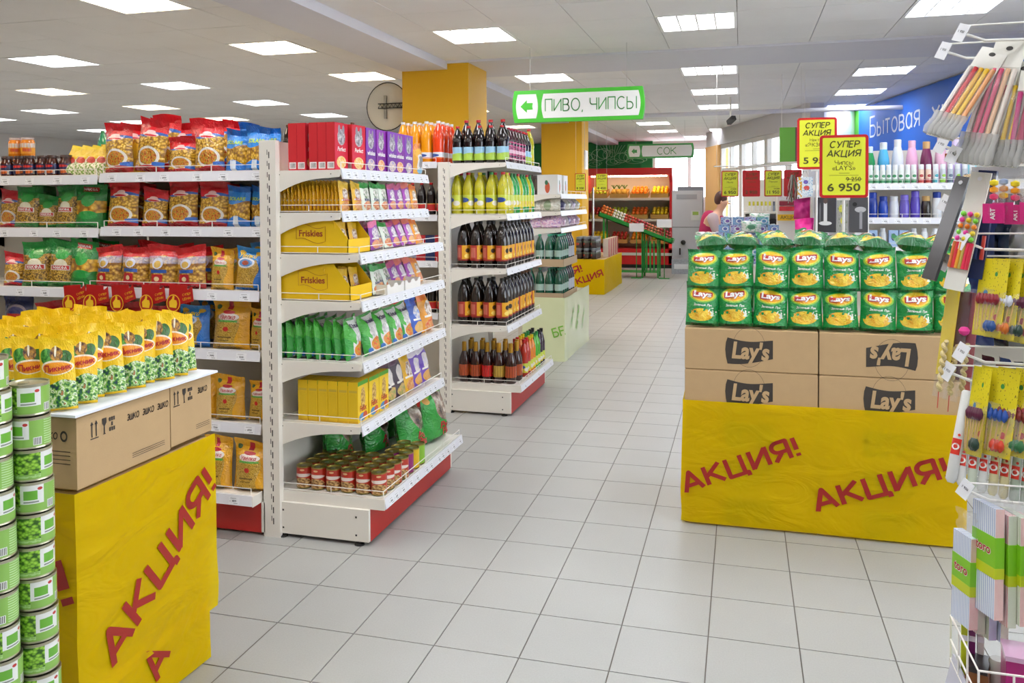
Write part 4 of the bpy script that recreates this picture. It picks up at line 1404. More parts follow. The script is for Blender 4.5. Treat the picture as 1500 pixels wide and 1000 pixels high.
place(T_ORB, (xf_ + .012, 1.62, z), R90, radians(-10), 0, 'orange dry food bag at the far end of the fifth pet shelf', 'green dry food bags')
place(T_ORB, (xf_ - .09, 1.62, z), R90, radians(-6), .05, 'orange dry food bag behind the other orange bag', 'green dry food bags')
# sixth shelf: yellow boxes
M_YB = carton_print('yellow_box_side', 'e6bf17', (lambda q: q.mul(q.rect(.12, .88, .1, .72), q.noise(30, 4, thr=.6)), 'a58a2a'), (lambda q: q.rect(.1, .9, .74, .8), 'cfae3a'), (lambda q: q.rect(0, 1, .0, .05), 'd8a818'))
q = P('yellow_box_front', 'f0c918', .45, .1)
q.lay(q.above(.90), '5aa82c').lay(q.ell(.5, .58, .22, .26), q.ramp(q.noise(9, 1.4), (.35, '8a5a20'), (.65, 'e8c26a'))).lay(q.ell(.45, .12, .34, .1), '4a86b8').lay(q.ell(.7, .14, .2, .09), 'c8502a')
M_YBF = q.end()
T_YB = box_T('dry_food_box', 'cat food box', .105, .048, .185, M_YBF, M_YB, M_YB, ('lettering', face_letters([(xf(text2d('Felix', .02, .15), w=.07, cx=0, cy=.062), INK_R)], .048)))
z = PET[5][0] + .001
xf_ = PX + .445 - .065
for i in range(6):
    place(T_YB, (xf_ - .0 - i * .05, .80, z), R90, label='%s yellow dry food box in the side row of the sixth pet shelf' % nth(i), group='yellow dry food boxes')
for i in range(2):
    place(T_YB, (xf_ + .004, .91 + i * .109, z), R90, label='%s yellow dry food box along the front of the sixth pet shelf' % nth(i), group='yellow dry food boxes')
PMB = [(PM_DK, 'dark'), (PM_DK, 'dark'), (PM_Y, 'yellow'), (PM_LI, 'lilac'), (PM_LI, 'lilac')]
for i, (m_, nm) in enumerate(PMB):
    T_ = bag_T('dry_cat_food_bag', 'cat food bag', m_, .12, .21, .055, 70 + i, None, top=.92)
    place(T_, (xf_ + .005, 1.145 + i * .118, z), R90, radians(-10), RND.uniform(-.14, -.02), '%s %s dry food bag, place %s beyond the yellow boxes' % ('leaning', nm, nth(i)), 'bags on the sixth pet shelf')
# base: cans and big green bags
q = P('pet_can_print', 'd9d5cc', .3, .2)
q.lay(q.mul(q.rect(0, 1, .0, 1), q.mt('LESS_THAN', q.mt('ABSOLUTE', q.mt('SUBTRACT', q.U, .5)), .26)), 'b5301e')
q.lay(q.ell(.5, .2, .2, .3), q.ramp(q.noise(14, 1), (.4, '7a5028'), (.6, 'd8b070'))).lay(q.ell(.5, .62, .2, .09), 'e6d8d0').lay(q.ell(.5, .9, .05, .05), 'd8b080')
M_PC = q.end()
M_TIN = mat('tin_plate', 'b9b59c', .28, metal=.85)
M_TING = mat('golden_tin_lid', '9a8c4a', .3, metal=.8)


def can_T(name, r, h, label, lidm, n=20, ph=-pi):
    b_ = MB().lathe([(r * .93, 0), (r * 1.02, .003), (r, .006), (r, h - .006), (r * 1.02, h - .003), (r * 1.02, h), (r * .95, h), (r * .93, h - .004), (0.0005, h - .0035)], n, mis=[1, 1, 0, 1, 1, 1, 1, 1])
    q_ = MB().lathe([(r + .0006, .007), (r + .0006, h - .007)], n, ph=ph)
    rg_ = MB().lathe([(r * .3, h - .003), (r * .3, h - .001), (r * .12, h - .001)], 10, cy=-r * .3)
    return {'name': name, 'cat': 'can', 'body': b_.build(name, lidm, lidm), 'parts': [('paper_label', q_.build('paper_label', label)), ('ring_pull', rg_.build('ring_pull', M_TIN))]}


T_PC = can_T('pet_food_can', .035, .102, M_PC, M_TING, ph=-pi * 1.5)
M_PC2 = mat('yellow_can_label', 'd9b41c', .35)
M_PC3 = mat('green_can_label', '86b83a', .35)
M_PC4 = mat('purple_can_label', '8a2a6a', .35)
TC2 = [can_T('pet_food_can', .035, .102, m, M_TING) for m in (M_PC4, M_PC2, M_PC3)]
z = PET[6][0] + .001
for j in range(4):
    for i in range(6):
        place(T_PC, (PX + .118 + i * .0745 + .004 * j, .775 + j * .074, z), RND.uniform(-.3, .5) + .2, label='red and white pet food can, row %s, %s from the back panel' % (nth(j), nth(i)), group='pet food cans on the lowest shelf')
for j, (T_, nm) in enumerate(((TC2[0], 'purple'), (TC2[1], 'yellow'), (TC2[2], 'green'))):
    for i in range(2):
        place(T_, (PX + .495 - i * .074, 1.076 + j * .074, z), label='%s pet food can, %s from the price rail' % (nm, nth(i)), group='pet food cans on the lowest shelf')
q = P('big_dog_food_print', '1f8f2e', .22, .5, .7)
q.lay(q.noise(4, 1), '2aa238').lay(q.ell(.62, .62, .30, .28), q.ramp(q.noise(5, 1.3), (.3, '3a2a22'), (.5, '8a7462'), (.7, 'd8cec0'))).lay(q.above(.86, .03, 9), '9ad04a').lay(q.ell(.16, .82, .09, .07), 'd8a03a').lay(q.below(.08), '15702a')
M_DOG = q.end()
T_DOG = [bag_T('dog_food_bag', 'dog food bag', M_DOG, .24, .255 + .015 * i, .12, 80 + i, lambda w, h: [(uvtext('Pro', w, h, w * .32, .55, .27, .03), INK_R), (uvtext('Pac', w, h, w * .3, .6, .15, .03), INK_R)], top=.88, crump=.012) for i in range(3)]
place(T_DOG[1], (PX + .40, 1.40, z), R90 - .15, radians(-14), .05, 'big green dog food bag leaning behind the cans', 'big green dog food bags')
place(T_DOG[2], (PX + .43, 1.64, z), R90 - .1, radians(-6), -.05, 'tallest green dog food bag at the far end of the lowest shelf', 'big green dog food bags')
place(T_DOG[0], (PX + .22, 1.33, z), R90, radians(-8), .05, 'dark green dog food bag half hidden above the cans', 'big green dog food bags')
place(T_DOG[0], (PX + .20, 1.58, z), R90, radians(-8), .05, 'green dog food bag hidden deepest on the lowest shelf', 'big green dog food bags')
place(T_DOG[1], (PX + .12, 1.12, z), R90, radians(-5), -.05, 'dark green dog food bag against the back panel', 'big green dog food bags')


# ------------------------------------------------------------------ bottles
def bottle_T(name, prof, body, cap, capprof, label=None, labz=None, n=14, cat='bottle', ph=0.0):
    T = {'name': name, 'cat': cat, 'body': MB().lathe(prof, n).build(name, body), 'parts': [('cap', MB().lathe(capprof, n).build('cap', cap))]}
    if label:
        def rad(z):
            for (r0, z0), (r1, z1) in zip(prof, prof[1:]):
                if z0 <= z <= z1:
                    return r0 + (r1 - r0) * (z - z0) / max(1e-6, z1 - z0)
            return prof[0][0]
        zs = [labz[0] + (labz[1] - labz[0]) * i / 3 for i in range(4)]
        T['parts'].append(('paper_label', MB().lathe([(rad(zz) + .0008, zz) for zz in zs], n, ph=ph).build('paper_label', label)))
    return T


def pet_prof(h, r, waist=True):
    pr = [(r * .80, 0), (r, .012), (r, h * .2), (r * (.94 if waist else 1), h * .30), (r * (.94 if waist else 1), h * .45), (r, h * .54), (r * .98, h * .62), (r * .82, h * .75), (r * .5, h * .87), (r * .33, h * .92), (r * .33, h * .95)]
    return pr, [(r * .37, h * .945), (r * .37, h), (r * .33, h + .001)]


M_COLA = mat('dark_cola', '14080a', .1, coat=.5)
M_KVASS = mat('dark_kvass', '1a0d08', .12, coat=.5)
M_CAPR = mat('red_cap', 'c01822', .35)
M_CAPW = mat('white_cap', 'e6e6e6', .35)
M_CAPY = mat('yellow_cap', 'd8c81c', .35)
M_CAPG = mat('green_cap', '1d7a34', .35)
M_CAPB = mat('black_cap', '161414', .35)
q = P('sky_apple_label', '9cc8e4'); q.lay(q.below(.52, .04, 12), 'a8c84a').lay(q.mul(q.mt('LESS_THAN', q.mt('ABSOLUTE', q.mt('SUBTRACT', q.U, .5)), .07), q.rect(0, 1, .3, .7)), 'b8402a')
M_SKY = q.end()
q = P('kvass_label', 'e0a21c'); q.lay(q.mt('LESS_THAN', q.U, .2), 'a83028').lay(q.rect(0, 1, 0, .1), '8a1e1a').lay(q.rect(.03, .16, .2, .85), 'c86a5a').lay(q.ell(.36, .66, .07, .15), '2a1812').lay(q.ell(.36, .3, .1, .14), 'f4da70').lay(q.ell(.7, .5, .14, .3), 'f0d060')
M_KVL = q.end()
q = P('lemonade_label', 'c8d24a'); q.lay(q.below(.5), 'd8c82a').lay(q.ell(.6, .6, .18, .2), '2a4a9a').lay(q.ell(.2, .3, .14, .2), 'c8502a').lay(q.ell(.85, .35, .1, .2), 'e0dcd0')
M_LEL = q.end()
q = P('orange_soda_label', 'dfe2ea'); q.lay(q.ell(.5, .5, .3, .3), '2a4a9a').lay(q.rect(0, 1, 0, .2), 'd8641c')
M_FAL = q.end()
q = P('cola_label', 'b81a1c'); q.lay(q.ell(.5, .5, .15, .3), 'e0b050').lay(q.rect(0, 1, .9, 1), 'e0a040')
M_COL = q.end()
pf, cp = pet_prof(.315, .044)
T_CHERRY = bottle_T('soda_bottle', pf, M_COLA, M_CAPR, cp, M_SKY, (.03, .125))
pf, cp = pet_prof(.265, .040)
T_CHERRY2 = bottle_T('soda_bottle', pf, M_COLA, M_CAPR, cp, M_SKY, (.02, .115))
q = P('berry_label', '7a1a4a'); q.lay(q.mul(q.noise(8, 1, thr=.5)), 'c84a7a').lay(q.rect(0, 1, .35, .55), 'e8c0d0')
T_BERRY = bottle_T('soda_bottle', pf, mat('berry_soda', '3a0c1c', .12, coat=.4), mat('crimson_cap', '9a1438', .35), cp, q.end(), (.03, .16))
M_LEM = mat('yellow_lemonade', 'b9b31a', .12, coat=.5, vary=.25, vscale=30)
M_LEMG = mat('green_soda', '2c9a44', .12, coat=.5, vary=.2, vscale=30)
pf, cp = pet_prof(.30, .042)
TL = [bottle_T('lemonade_bottle', pf, M_LEM, c, cp, M_LEL, (.05, .14)) for c in (M_CAPG, M_CAPR, M_CAPY)]
T_GRN = bottle_T('lemonade_bottle', pf, M_LEMG, M_CAPG, cp, M_LEL, (.05, .14))
T_KV = bottle_T('kvass_bottle', *(lambda a, c: (a, M_KVASS, M_CAPB, c))(*pet_prof(.335, .046, False)), M_KVL, (.055, .165), ph=-pi * .83)
T_KV2 = bottle_T('kvass_bottle', *(lambda a, c: (a, M_KVASS, mat('brown_cap', '5a3418', .4), c))(*pet_prof(.335, .046, False)), M_KVL, (.055, .165), ph=-pi * .83)
T_FAN = bottle_T('orange_soda_bottle', *(lambda a, c: (a, mat('orange_soda', 'ee9a0c', .15, coat=.5), M_CAPW, c))(*pet_prof(.30, .043)), M_FAL, (.03, .075))
T_FANR = bottle_T('orange_soda_bottle', *(lambda a, c: (a, mat('red_orange_soda', 'e8400e', .15, coat=.5), M_CAPW, c))(*pet_prof(.30, .043)), M_FAL, (.03, .075))
T_COKE = bottle_T('cola_bottle', *(lambda a, c: (a, M_COLA, M_CAPR, c))(*pet_prof(.235, .034)), M_COL, (.03, .085))
cpf = [(.034, 0), (.041, .008), (.041, .13), (.036, .165), (.02, .21), (.0145, .225), (.0145, .26)]
M_GOLD = mat('gold_foil', 'b98a2c', .35, metal=.6)
q = P('wine_label', 'a8451c'); q.lay(q.ell(.5, .5, .3, .4), 'd89a3a').lay(q.ell(.5, .5, .15, .3), '8a1a14')
M_WL = q.end()
q = P('wine_red_label', 'c01410'); q.lay(q.rect(.2, .8, .2, .3), 'e0b060')
M_WLR = q.end()
T_CH = [bottle_T('sparkling_wine_bottle', cpf, mat('dark_wine_glass', '2c0c0a', .1, coat=.5), M_GOLD, [(.0155, .20), (.017, .225), (.0165, .275), (.015, .285)], l, (.045, .125), ph=-pi * .5) for l in (M_WL, M_WLR, mat('gold_label', 'b8963c', .4))]
jpf = [(.028, 0), (.032, .008), (.032, .17), (.022, .215), (.012, .24), (.012, .255)]
TJ = [bottle_T('syrup_bottle', jpf, mat(n_, c_, .15, coat=.5), cm, [(.014, .25), (.014, .275)], M_LEL, (.03, .1)) for n_, c_, cm in (('red_syrup', 'b02a1a', M_CAPR), ('orange_syrup', 'd87a14', M_CAPY), ('green_syrup', '4aa42a', M_CAPG), ('dark_grape_juice', '241024', M_CAPB))]

x0 = PX
xf_ = PX + .47 - .073
# drinks end unit, top shelf
z = DRK[0][0] + .001
for i in range(5):
    place(T_CHERRY2, (PX + .085 + .083 * i, DY + .07, z), RND.uniform(-.4, .4), label='%s dark soda bottle with sky blue label in the side row' % nth(i), group='dark soda bottles on the top drinks shelf')
for i in range(4):
    place(T_CHERRY, (PX + .12 + .092 * i, DY + .165, z), RND.uniform(-.4, .4), label='%s taller dark soda bottle behind the blue label row' % nth(i), group='dark soda bottles on the top drinks shelf')
for i in range(8):
    place(T_BERRY if i < 5 else (T_CHERRY2 if i < 7 else TL[1]), (xf_ + .01, DY + .26 + .088 * i, z), RND.uniform(-.4, .4), label='%s berry soda bottle along the front of the top drinks shelf' % nth(i), group='berry soda bottles')
# second
z = DRK[1][0] + .001
for j in range(2):
    for i in range(5):
        place(TL[(i + j) % 3], (PX + .075 + .0865 * i, DY + .075 + .09 * j, z), RND.uniform(-.6, .6), label='%s yellow lemonade bottle, %s side row' % (nth(i), ('front', 'rear')[j]), group='yellow lemonade bottles')
for i in range(8):
    place(T_GRN if i % 3 else TL[1], (xf_ + .008, DY + .26 + .09 * i, z), RND.uniform(-.6, .6), label='%s green soda bottle along the front of the second drinks shelf' % nth(i), group='green soda bottles')
for s_ in (2, 3):
    z = DRK[s_][0] + .001
    for j in range(2):
        for i in range(4):
            place(T_KV, (PX + .12 + .096 * i, DY + .08 + .1 * j, z), RND.uniform(-.25, .25), label='%s dark kvass bottle, %s side row, %s drinks shelf' % (nth(i), ('front', 'rear')[j], nth(s_)), group='dark kvass bottles')
    for i in range(7):
        place(T_KV if i < 4 else T_KV2, (xf_ + .004, DY + .285 + .098 * i, z), .6 + RND.uniform(-.2, .2), label='%s dark kvass bottle along the front, %s drinks shelf' % (nth(i), nth(s_)), group='dark kvass bottles')
z = DRK[4][0] + .001
for j in range(3):
    for i in range(5):
        place(T_CH[(1 if (i == 2 and j == 0) else (2 if i == 3 else 0))], (PX + .12 + .087 * i + .02 * (j % 2), DY + .08 + .088 * j, z), RND.uniform(-.4, .4) + .2, label='gold necked sparkling wine bottle, %s row, %s from the back' % (nth(j), nth(i)), group='sparkling wine bottles')
for i in range(8):
    for j in range(2):
        place(TJ[(0, 0, 1, 1, 2, 2, 3, 3)[i]], (PX + .50 - .07 * j, DY + .33 + .078 * i, z), RND.uniform(-.5, .5), label='%s %s bottle, %s row of the lowest drinks shelf' % (nth(i), ('red syrup', 'red syrup', 'orange syrup', 'orange syrup', 'green syrup', 'green syrup', 'dark juice', 'dark juice')[i], ('front', 'rear')[j]), group='syrup and juice bottles')
# gondola behind: orange soda on top, cola below
yb = 3.46 - .47 + .06
for i in range(4):
    for j in range(4):
        place(T_FANR if i >= 3 else T_FAN, (-1.385 + .092 * i, yb + .092 * j, 1.791), RND.uniform(-.4, .4), label='%s soda bottle, column %s, depth row %s, above the cola' % ('red orange' if i >= 3 else 'orange', nth(i), nth(j)), group='orange soda bottles')
for i in range(6):
    place(T_COKE, (-1.46 + .073 * i, yb, 1.411), RND.uniform(-.3, .3), label='%s small cola bottle on the shelf between the end units' % nth(i), group='small cola bottles')
for i in range(6):
    T_ = box_T('drink_carton', 'carton', .07, .07, .19, mat('red_drink_carton' if i % 2 else 'navy_drink_carton', 'b01a24' if i % 2 else '1e2a5c', .4), mat('red_drink_carton' if i % 2 else 'navy_drink_carton', 'b01a24', .4))
    place(T_, (-1.46 + .073 * i, yb, 1.076), label='%s %s carton below the small cola bottles' % (nth(i), 'red' if i % 2 else 'navy'), group='drink cartons between the end units')
    place(T_COKE, (-1.46 + .073 * i, yb, .701), label='%s small cola bottle on the lower shelf between the end units' % nth(i), group='small cola bottles')
# tops of far bottles above the pasta shelf
M_GWATER = mat('green_water_bottle', '3aa070', .12, coat=.5)
T_GW = bottle_T('water_bottle', *(lambda a, c: (a, M_GWATER, M_CAPG, c))(*pet_prof(.31, .044)), M_FAL, (.08, .15))
for i in range(4):
    place(T_GW, (-4.03 + i * .165, 3.05, 1.791), label='%s green capped water bottle rising beyond the sauce jars' % nth(i), group='green capped water bottles')
e = empty('shelf_bay', (-5.2, 3.46, 0), 'far white shelf bay carrying green capped water bottles', 'shelf unit', 'drink shelf bays')
shelf_unit(e, 2.0, [(1.79, .47), (1.41, .47), (1.0, .47), (.2, .54)], .54, H=1.8, tags=False, ends=(False, False), guard_side=False)
T_BRN = bottle_T('soda_bottle', *(lambda a, c: (a, M_KVASS, mat('brown_cap', '5a3418', .4), c))(*pet_prof(.31, .044)))
for i in range(7):
    place(T_BRN, (-2.33 + i * .09, yb, 1.791), label='%s brown capped bottle peeping above the blue pasta bags' % nth(i), group='brown capped bottles')

# ------------------------------------------------------------------ third end unit: water, toilet paper, wrapped pallet
e = empty('end_shelf', (PX, 5.15, 0), 'farther white end shelf of toilet paper and water', 'shelf unit', 'white end shelves', pi / 2)
TP = [(1.57, .39), (1.405, .39), (1.24, .39), (.86, .2), (.5, .2), (.2, .2)]
shelf_unit(e, 1.35, TP, .2, H=1.62, tags=False)
q = P('toilet_paper_pack', 'd8ccd0', .4, .3)
q.lay(q.noise(9, 1.5, thr=.52), 'ece4e8').lay(q.ell(.5, .5, .2, .4), '8a7aa8')
M_TP = q.end()
q = P('pink_paper_pack', 'd8a8c4', .35, .35); q.lay(q.noise(7, 1.2, thr=.5), 'e6cfdd').lay(q.noise(12, .7, thr=.58), 'b088c0')
M_TPP = q.end()
q = P('cream_paper_pack', 'c9c2b0', .35, .35); q.lay(q.noise(8, 1.2, thr=.5), 'e3e0d4').lay(q.ell(.5, .5, .16, .4), '8a9a7a')
M_TPC = q.end()
M_TPD = mat('navy_paper_pack', '3a3462', .35, coat=.3)


def roll_pack(name, w, d, h, m):
    b_ = MB()
    def fn(side):
        return bag_surf(w, h, d, 5, top=.97, foot=.04, pinch=.0, crump=.003)
    f_ = bag_surf(w, h, d, 5, top=.97, foot=.1, pinch=.02, crump=.004)
    return {'name': name, 'cat': 'paper pack', 'body': bag_mesh(name, f_, m, 8, 8), 'parts': []}


for k, (zi, ms) in enumerate(((1, (M_TPC, M_TPD, M_TPC, M_TP, M_TPC)), (2, (M_TPP, M_TPP, M_TP, M_TPP, M_TPP)))):
    for i, m in enumerate(ms):
        T_ = roll_pack('paper_roll_pack', .235, .13, .118, m)
        place(T_, (PX + .28, 5.30 + i * .25, TP[zi][0] + .001), R90, label='%s paper roll pack along the %s far shelf' % (nth(i), ('second', 'third')[k]), group='paper roll packs')
        if i == 0:
            for j in range(2):
                place(T_, (PX + .10 + .15 * j, 5.235, TP[zi][0] + .001), 0, label='paper roll pack at the near end of the %s far shelf, %s' % (('second', 'third')[k], nth(j)), group='paper roll packs')
q = P('white_bird_box', 'efeeec', .5, .1); q.lay(q.ell(.5, .35, .12, .28), 'c85a3a').lay(q.ell(.45, .6, .08, .12), '3a7a5a')
M_WB = q.end()
M_BROWNB = carton_print('brown_box_print', '3a2620', (lambda q: q.ell(.5, .5, .3, .3), '8a6a4a'))
for i, (x, m, w_, lab) in enumerate(((.06, M_BROWNB, .10, 'dark brown carton'), (.25, M_WB, .20, 'white carton with a red bird'), (.25, M_WB, .2, 'white carton behind the bird carton'))):
    T_ = box_T('paper_goods_carton', 'carton', w_, .2, .19, m, m, m)
    place(T_, (PX + x, 5.28 + (.28 if i == 2 else 0), TP[0][0] + .001), 0, label=lab + ' on the top far shelf', group='cartons on the top far shelf')
# green and dark glass bottles in shrink-wrapped trays in front
M_GGLASS = mat('green_bottle_glass', '0d4a34', .1, coat=.5)
wpf, wcp = pet_prof(.29, .042)
T_WAT = bottle_T('mineral_water_bottle', wpf, M_GGLASS, mat('teal_cap', '2a8a6a', .4), wcp, mat('pale_water_label', '9fb8ae', .4), (.08, .14))
T_DRK = bottle_T('mineral_water_bottle', wpf, mat('smoky_bottle', '2a2326', .12, coat=.5), mat('dark_cap', '3a3a40', .4), wcp, mat('silver_label', 'b8bcc4', .4), (.06, .16))
for lev, zb in enumerate((.58, .90)):
    for j in range(7):
        for i in range(4):
            if lev == 0 and 0 < j < 7 and i < 2:
                continue
            if lev == 1 and i < 2 and j > 0:
                continue
            T_ = T_WAT if j < 4 else T_DRK
            place(T_, (-.93 + .09 * i, 5.05 + .093 * j + (.0 if lev == 0 else 0), zb + .002), RND.uniform(0, 6), label='mineral water bottle, tier %s, row %s, column %s' % (nth(lev), nth(j), nth(i)), group='mineral water bottles in wrapped trays')
    M_TRAY = mat('brown_card_tray', 'b39c7c', .7)
    obj('card_tray', MB().box(-.99, -.60, 5.0, 5.66, zb - .012, zb).box(-.99, -.60, 5.0, 5.004, zb, zb + .06).box(-.604, -.60, 5.0, 5.66, zb, zb + .06).build('card_tray', M_TRAY), None, label='%s brown card tray under the green water bottles' % ('lower', 'upper')[lev], cat='tray', group='brown card trays')
# pale green wrapped pallet stack
q = P('pale_green_wrap', 'd6dcae', .25, .4)
q.lay(q.noise(3, 1.5), 'dde3b8')
M_PGW_ = q.end()


def wrap_sheet(name, pts, z0, z1, m, amp=.008, seed=1, nz=14, per=18, flare=0.0, closed=False, zwave=0.0):
    """a hanging film around a path of floor points; returns mesh and the mapping s (m along the path), z -> point"""
    r = random.Random(seed)
    seg = []
    L = 0
    for a, c in zip(pts, pts[1:]):
        d = sqrt((c[0] - a[0]) ** 2 + (c[1] - a[1]) ** 2)
        seg.append((L, L + d, a, c))
        L += d
    ks = [(r.uniform(3, 14), r.uniform(2, 9), r.uniform(0, 6.28), r.uniform(.3, 1)) for _ in range(7)]

    def at(s, z):
        for (l0, l1, a, c) in seg:
            if s <= l1 + 1e-6:
                t = (s - l0) / (l1 - l0)
                nx, ny = (c[1] - a[1]) / (l1 - l0), -(c[0] - a[0]) / (l1 - l0)
                tt = (z - z0) / (z1 - z0)
                w_ = sum(k[3] * sin(k[0] * s + k[1] * z * 2 + k[2]) for k in ks) / 5 * amp
                w_ += amp * .8 * max(0, .45 - tt) * sin(26 * z + 5 * s) * 2
                o_ = w_ + flare * max(0, .35 - tt) * 2 + amp
                return (a[0] + (c[0] - a[0]) * t + nx * o_, a[1] + (c[1] - a[1]) * t + ny * o_, z)
        return (pts[-1][0], pts[-1][1], z)
    b_ = MB()
    for (l0, l1, a, c) in seg:
        n = max(2, int((l1 - l0) * per))
        b_.grid(lambda u, v, l0=l0, l1=l1: at(l0 + (l1 - l0) * u, z0 + (z1 - z0) * v + zwave * sin(5 * (l0 + (l1 - l0) * u)) * v), n, nz)
    return b_.build(name, m), at, L


e = empty('wrapped_pallet', (-.8, 5.33, 0), 'drink pallet wrapped in pale green printed film', 'wrapped stack')
obj('carton_block', MB().box(-.19, .2, -.33, .33, 0, .57).build('carton_block', mat('pale_carton', 'd0c8a8', .7)), e)
me, at, L = wrap_sheet('film', [(-.2, -.34), (.21, -.34), (.21, .9)], .0, .60, M_PGW_, .007, 4)
obj('film', me, e)
for s_, z_, t_, w_, rot in ((.35, .28, 'БЕ', .12, .3), (.72, .38, 'СВЕЖЕ', .24, .9), (1.0, .34, 'БЕРИ', .26, .9), (1.3, .3, 'СВЕЖЕ', .24, .9)):
    lb = MB().flat(xf(text2d(t_, .02), w=w_, cx=s_, cy=z_, rot=rot), lambda x, y: tuple(Vector(at(min(max(x, .0), L), y)) + (Vector((0, -.003, 0)) if x < .41 else Vector((.003, 0, 0)))))
    obj('lettering', lb.build('lettering', mat('film_green_ink', '78b83a', .4)), e)
obj('carton_block', MB().box(-.1, .2, .35, .88, 0, .57).build('carton_block', mat('pale_carton', 'd0c8a8', .7)), e)

# ------------------------------------------------------------------ yellow AKTSIYA film
def film_material(name, col, alpha):
    m = bpy.data.materials.new(name)
    m.use_nodes = True
    nt = m.node_tree
    b_ = nt.nodes['Principled BSDF']
    b_.inputs['Base Color'].default_value = hx(col)
    b_.inputs['Roughness'].default_value = .36
    b_.inputs['Specular IOR Level'].default_value = .25
    tc = nt.nodes.new('ShaderNodeTexCoord')
    n = nt.nodes.new('ShaderNodeTexNoise')
    n.inputs['Scale'].default_value = 4.2
    n.inputs['Detail'].default_value = 3
    n.inputs['Distortion'].default_value = 1.3
    mp = nt.nodes.new('ShaderNodeMapping')
    mp.inputs['Scale'].default_value = (1, 1, 1.9)
    nt.links.new(tc.outputs['Object'], mp.inputs[0])
    nt.links.new(mp.outputs[0], n.inputs['Vector'])
    bp = nt.nodes.new('ShaderNodeBump')
    bp.inputs['Strength'].default_value = .42
    bp.inputs['Distance'].default_value = .04
    nt.links.new(n.outputs['Fac'], bp.inputs['Height'])
    nt.links.new(bp.outputs['Normal'], b_.inputs['Normal'])
    tr = nt.nodes.new('ShaderNodeBsdfTransparent')
    tr.inputs[0].default_value = hx('f4d838')
    mx = nt.nodes.new('ShaderNodeMixShader')
    mx.inputs[0].default_value = alpha
    out = nt.nodes['Material Output']
    tl = nt.nodes.new('ShaderNodeBsdfTranslucent')
    tl.inputs[0].default_value = hx('f6d818')
    m2 = nt.nodes.new('ShaderNodeMixShader')
    m2.inputs[0].default_value = .3
    nt.links.new(b_.outputs[0], m2.inputs[1])
    nt.links.new(tl.outputs[0], m2.inputs[2])
    nt.links.new(m2.outputs[0], mx.inputs[1])
    nt.links.new(tr.outputs[0], mx.inputs[2])
    nt.links.new(mx.outputs[0], out.inputs[0])
    return m


M_FILM = film_material('yellow_film', 'f9da00', .32)
M_FINK = mat('film_red_ink', '9c1a10', .4)
M_CARD = mat('corrugated_card', 'b99a70', .75, vary=.05, vscale=25, bump=.15, bscale=300)
M_CARDE = mat('card_edge', '8f6c44', .8)


def carton(loc, w, d, h, lab, grp, logo=None, rotz=0.0, flip=False, cat='carton', extra=None):
    """a taped cardboard box: body with flap seams, a tape strip, print"""
    b_ = MB()
    e_ = .004
    # softly crushed edges
    def ring(z, s): return [(-w / 2 + s, -d / 2 + s, z), (w / 2 - s, -d / 2 + s, z), (w / 2 - s, d / 2 - s, z), (-w / 2 + s, d / 2 - s, z)]
    R = [ring(0, e_), ring(e_, 0), ring(h - e_, 0), ring(h, e_)]
    for a, c in zip(R, R[1:]):
        for i in range(4):
            j = (i + 1) % 4
            b_.face([a[i], a[j], c[j], c[i]], 0)
    b_.face(R[-1], 0)
    b_.face(R[0][::-1], 0)
    o = obj('cardboard_box', b_.build('cardboard_box', M_CARD), None, loc, (0, 0, rotz), lab, cat, grp)
    obj('tape_strip', MB().box(-w / 2 + .01, w / 2 - .01, -.025, .025, h, h + .0006).build('tape_strip', mat('clear_tape', 'c0a26e', .25)), o)
    if logo:
        obj('printed_logo', logo, o)
    return o


M_LOGO = mat('dark_carton_ink', '38312b', .7)
M_LOGOK = M_CARD


def lays_logo(d, h, flip=False):
    b_ = MB()
    s = -1 if flip else 1
    cz = h * .5
    f_ = lambda lift: (lambda x, y: (s * x, -d / 2 - lift, cz + s * (y * 1.12 + .002)))
    b_.flat(disc2d(-.005, .012, .072, .082, 40, .985), f_(.0008), 0)
    rib = []
    for i in range(15):
        t = i / 14
        rib.append((-.1 + .2 * t, .05 - .012 * sin(t * 3.6) - .012 * t * t))
    for i in range(15):
        t = 1 - i / 14
        rib.append((-.1 + .2 * t - .012 * sin(t * pi), -.058 - .008 * sin(t * 3.6) + .022 * t))
    rib.extend([(-.107, -.03), (-.11, 0), (-.107, .03)])
    b_.flat(poly2d(rib[::-1]), f_(.001), 0)
    b_.flat(xf(text2d("Lay's", .035, .12), w=.165, h=.095, cx=.002, cy=-.012, rot=-.03), f_(.0022), 1)
    return b_.build('printed_logo', M_LOGO, M_CARD)


# chips stand
CY = 1.32
BX = ((.753, 1.341), (1.345, 1.935))
hh = .194
for lev in range(5):
    for k, (a, c) in enumerate(BX):
        zb = .0 + lev * .184 if False else [0, .17, .345, .532, .726][lev]
        h_ = [.168, .173, .185, .192, .192][lev]
        fl_ = (lev == 4 and k == 1)
        carton(((a + c) / 2, CY + .31, zb), c - a - .002, .62, h_, 'chips carton, %s stack, %s from the floor%s' % (('open side', 'rack side')[k], nth(lev), ', logo upside down' if fl_ else ''), 'chips cartons', lays_logo(.62, h_, fl_))
e = empty('promo_film', (1.34, CY, 0), 'yellow film with red АКЦИЯ! wrapped around the chips cartons', 'film wrap')
pts = [(-.592, .62), (-.592, -.006), (.604, -.006), (.612, .62)]
me, at, L = wrap_sheet('film_sheet', pts, .012, .582, M_FILM, .007, 9, nz=18, per=24, flare=.006)
obj('film_sheet', me, e)


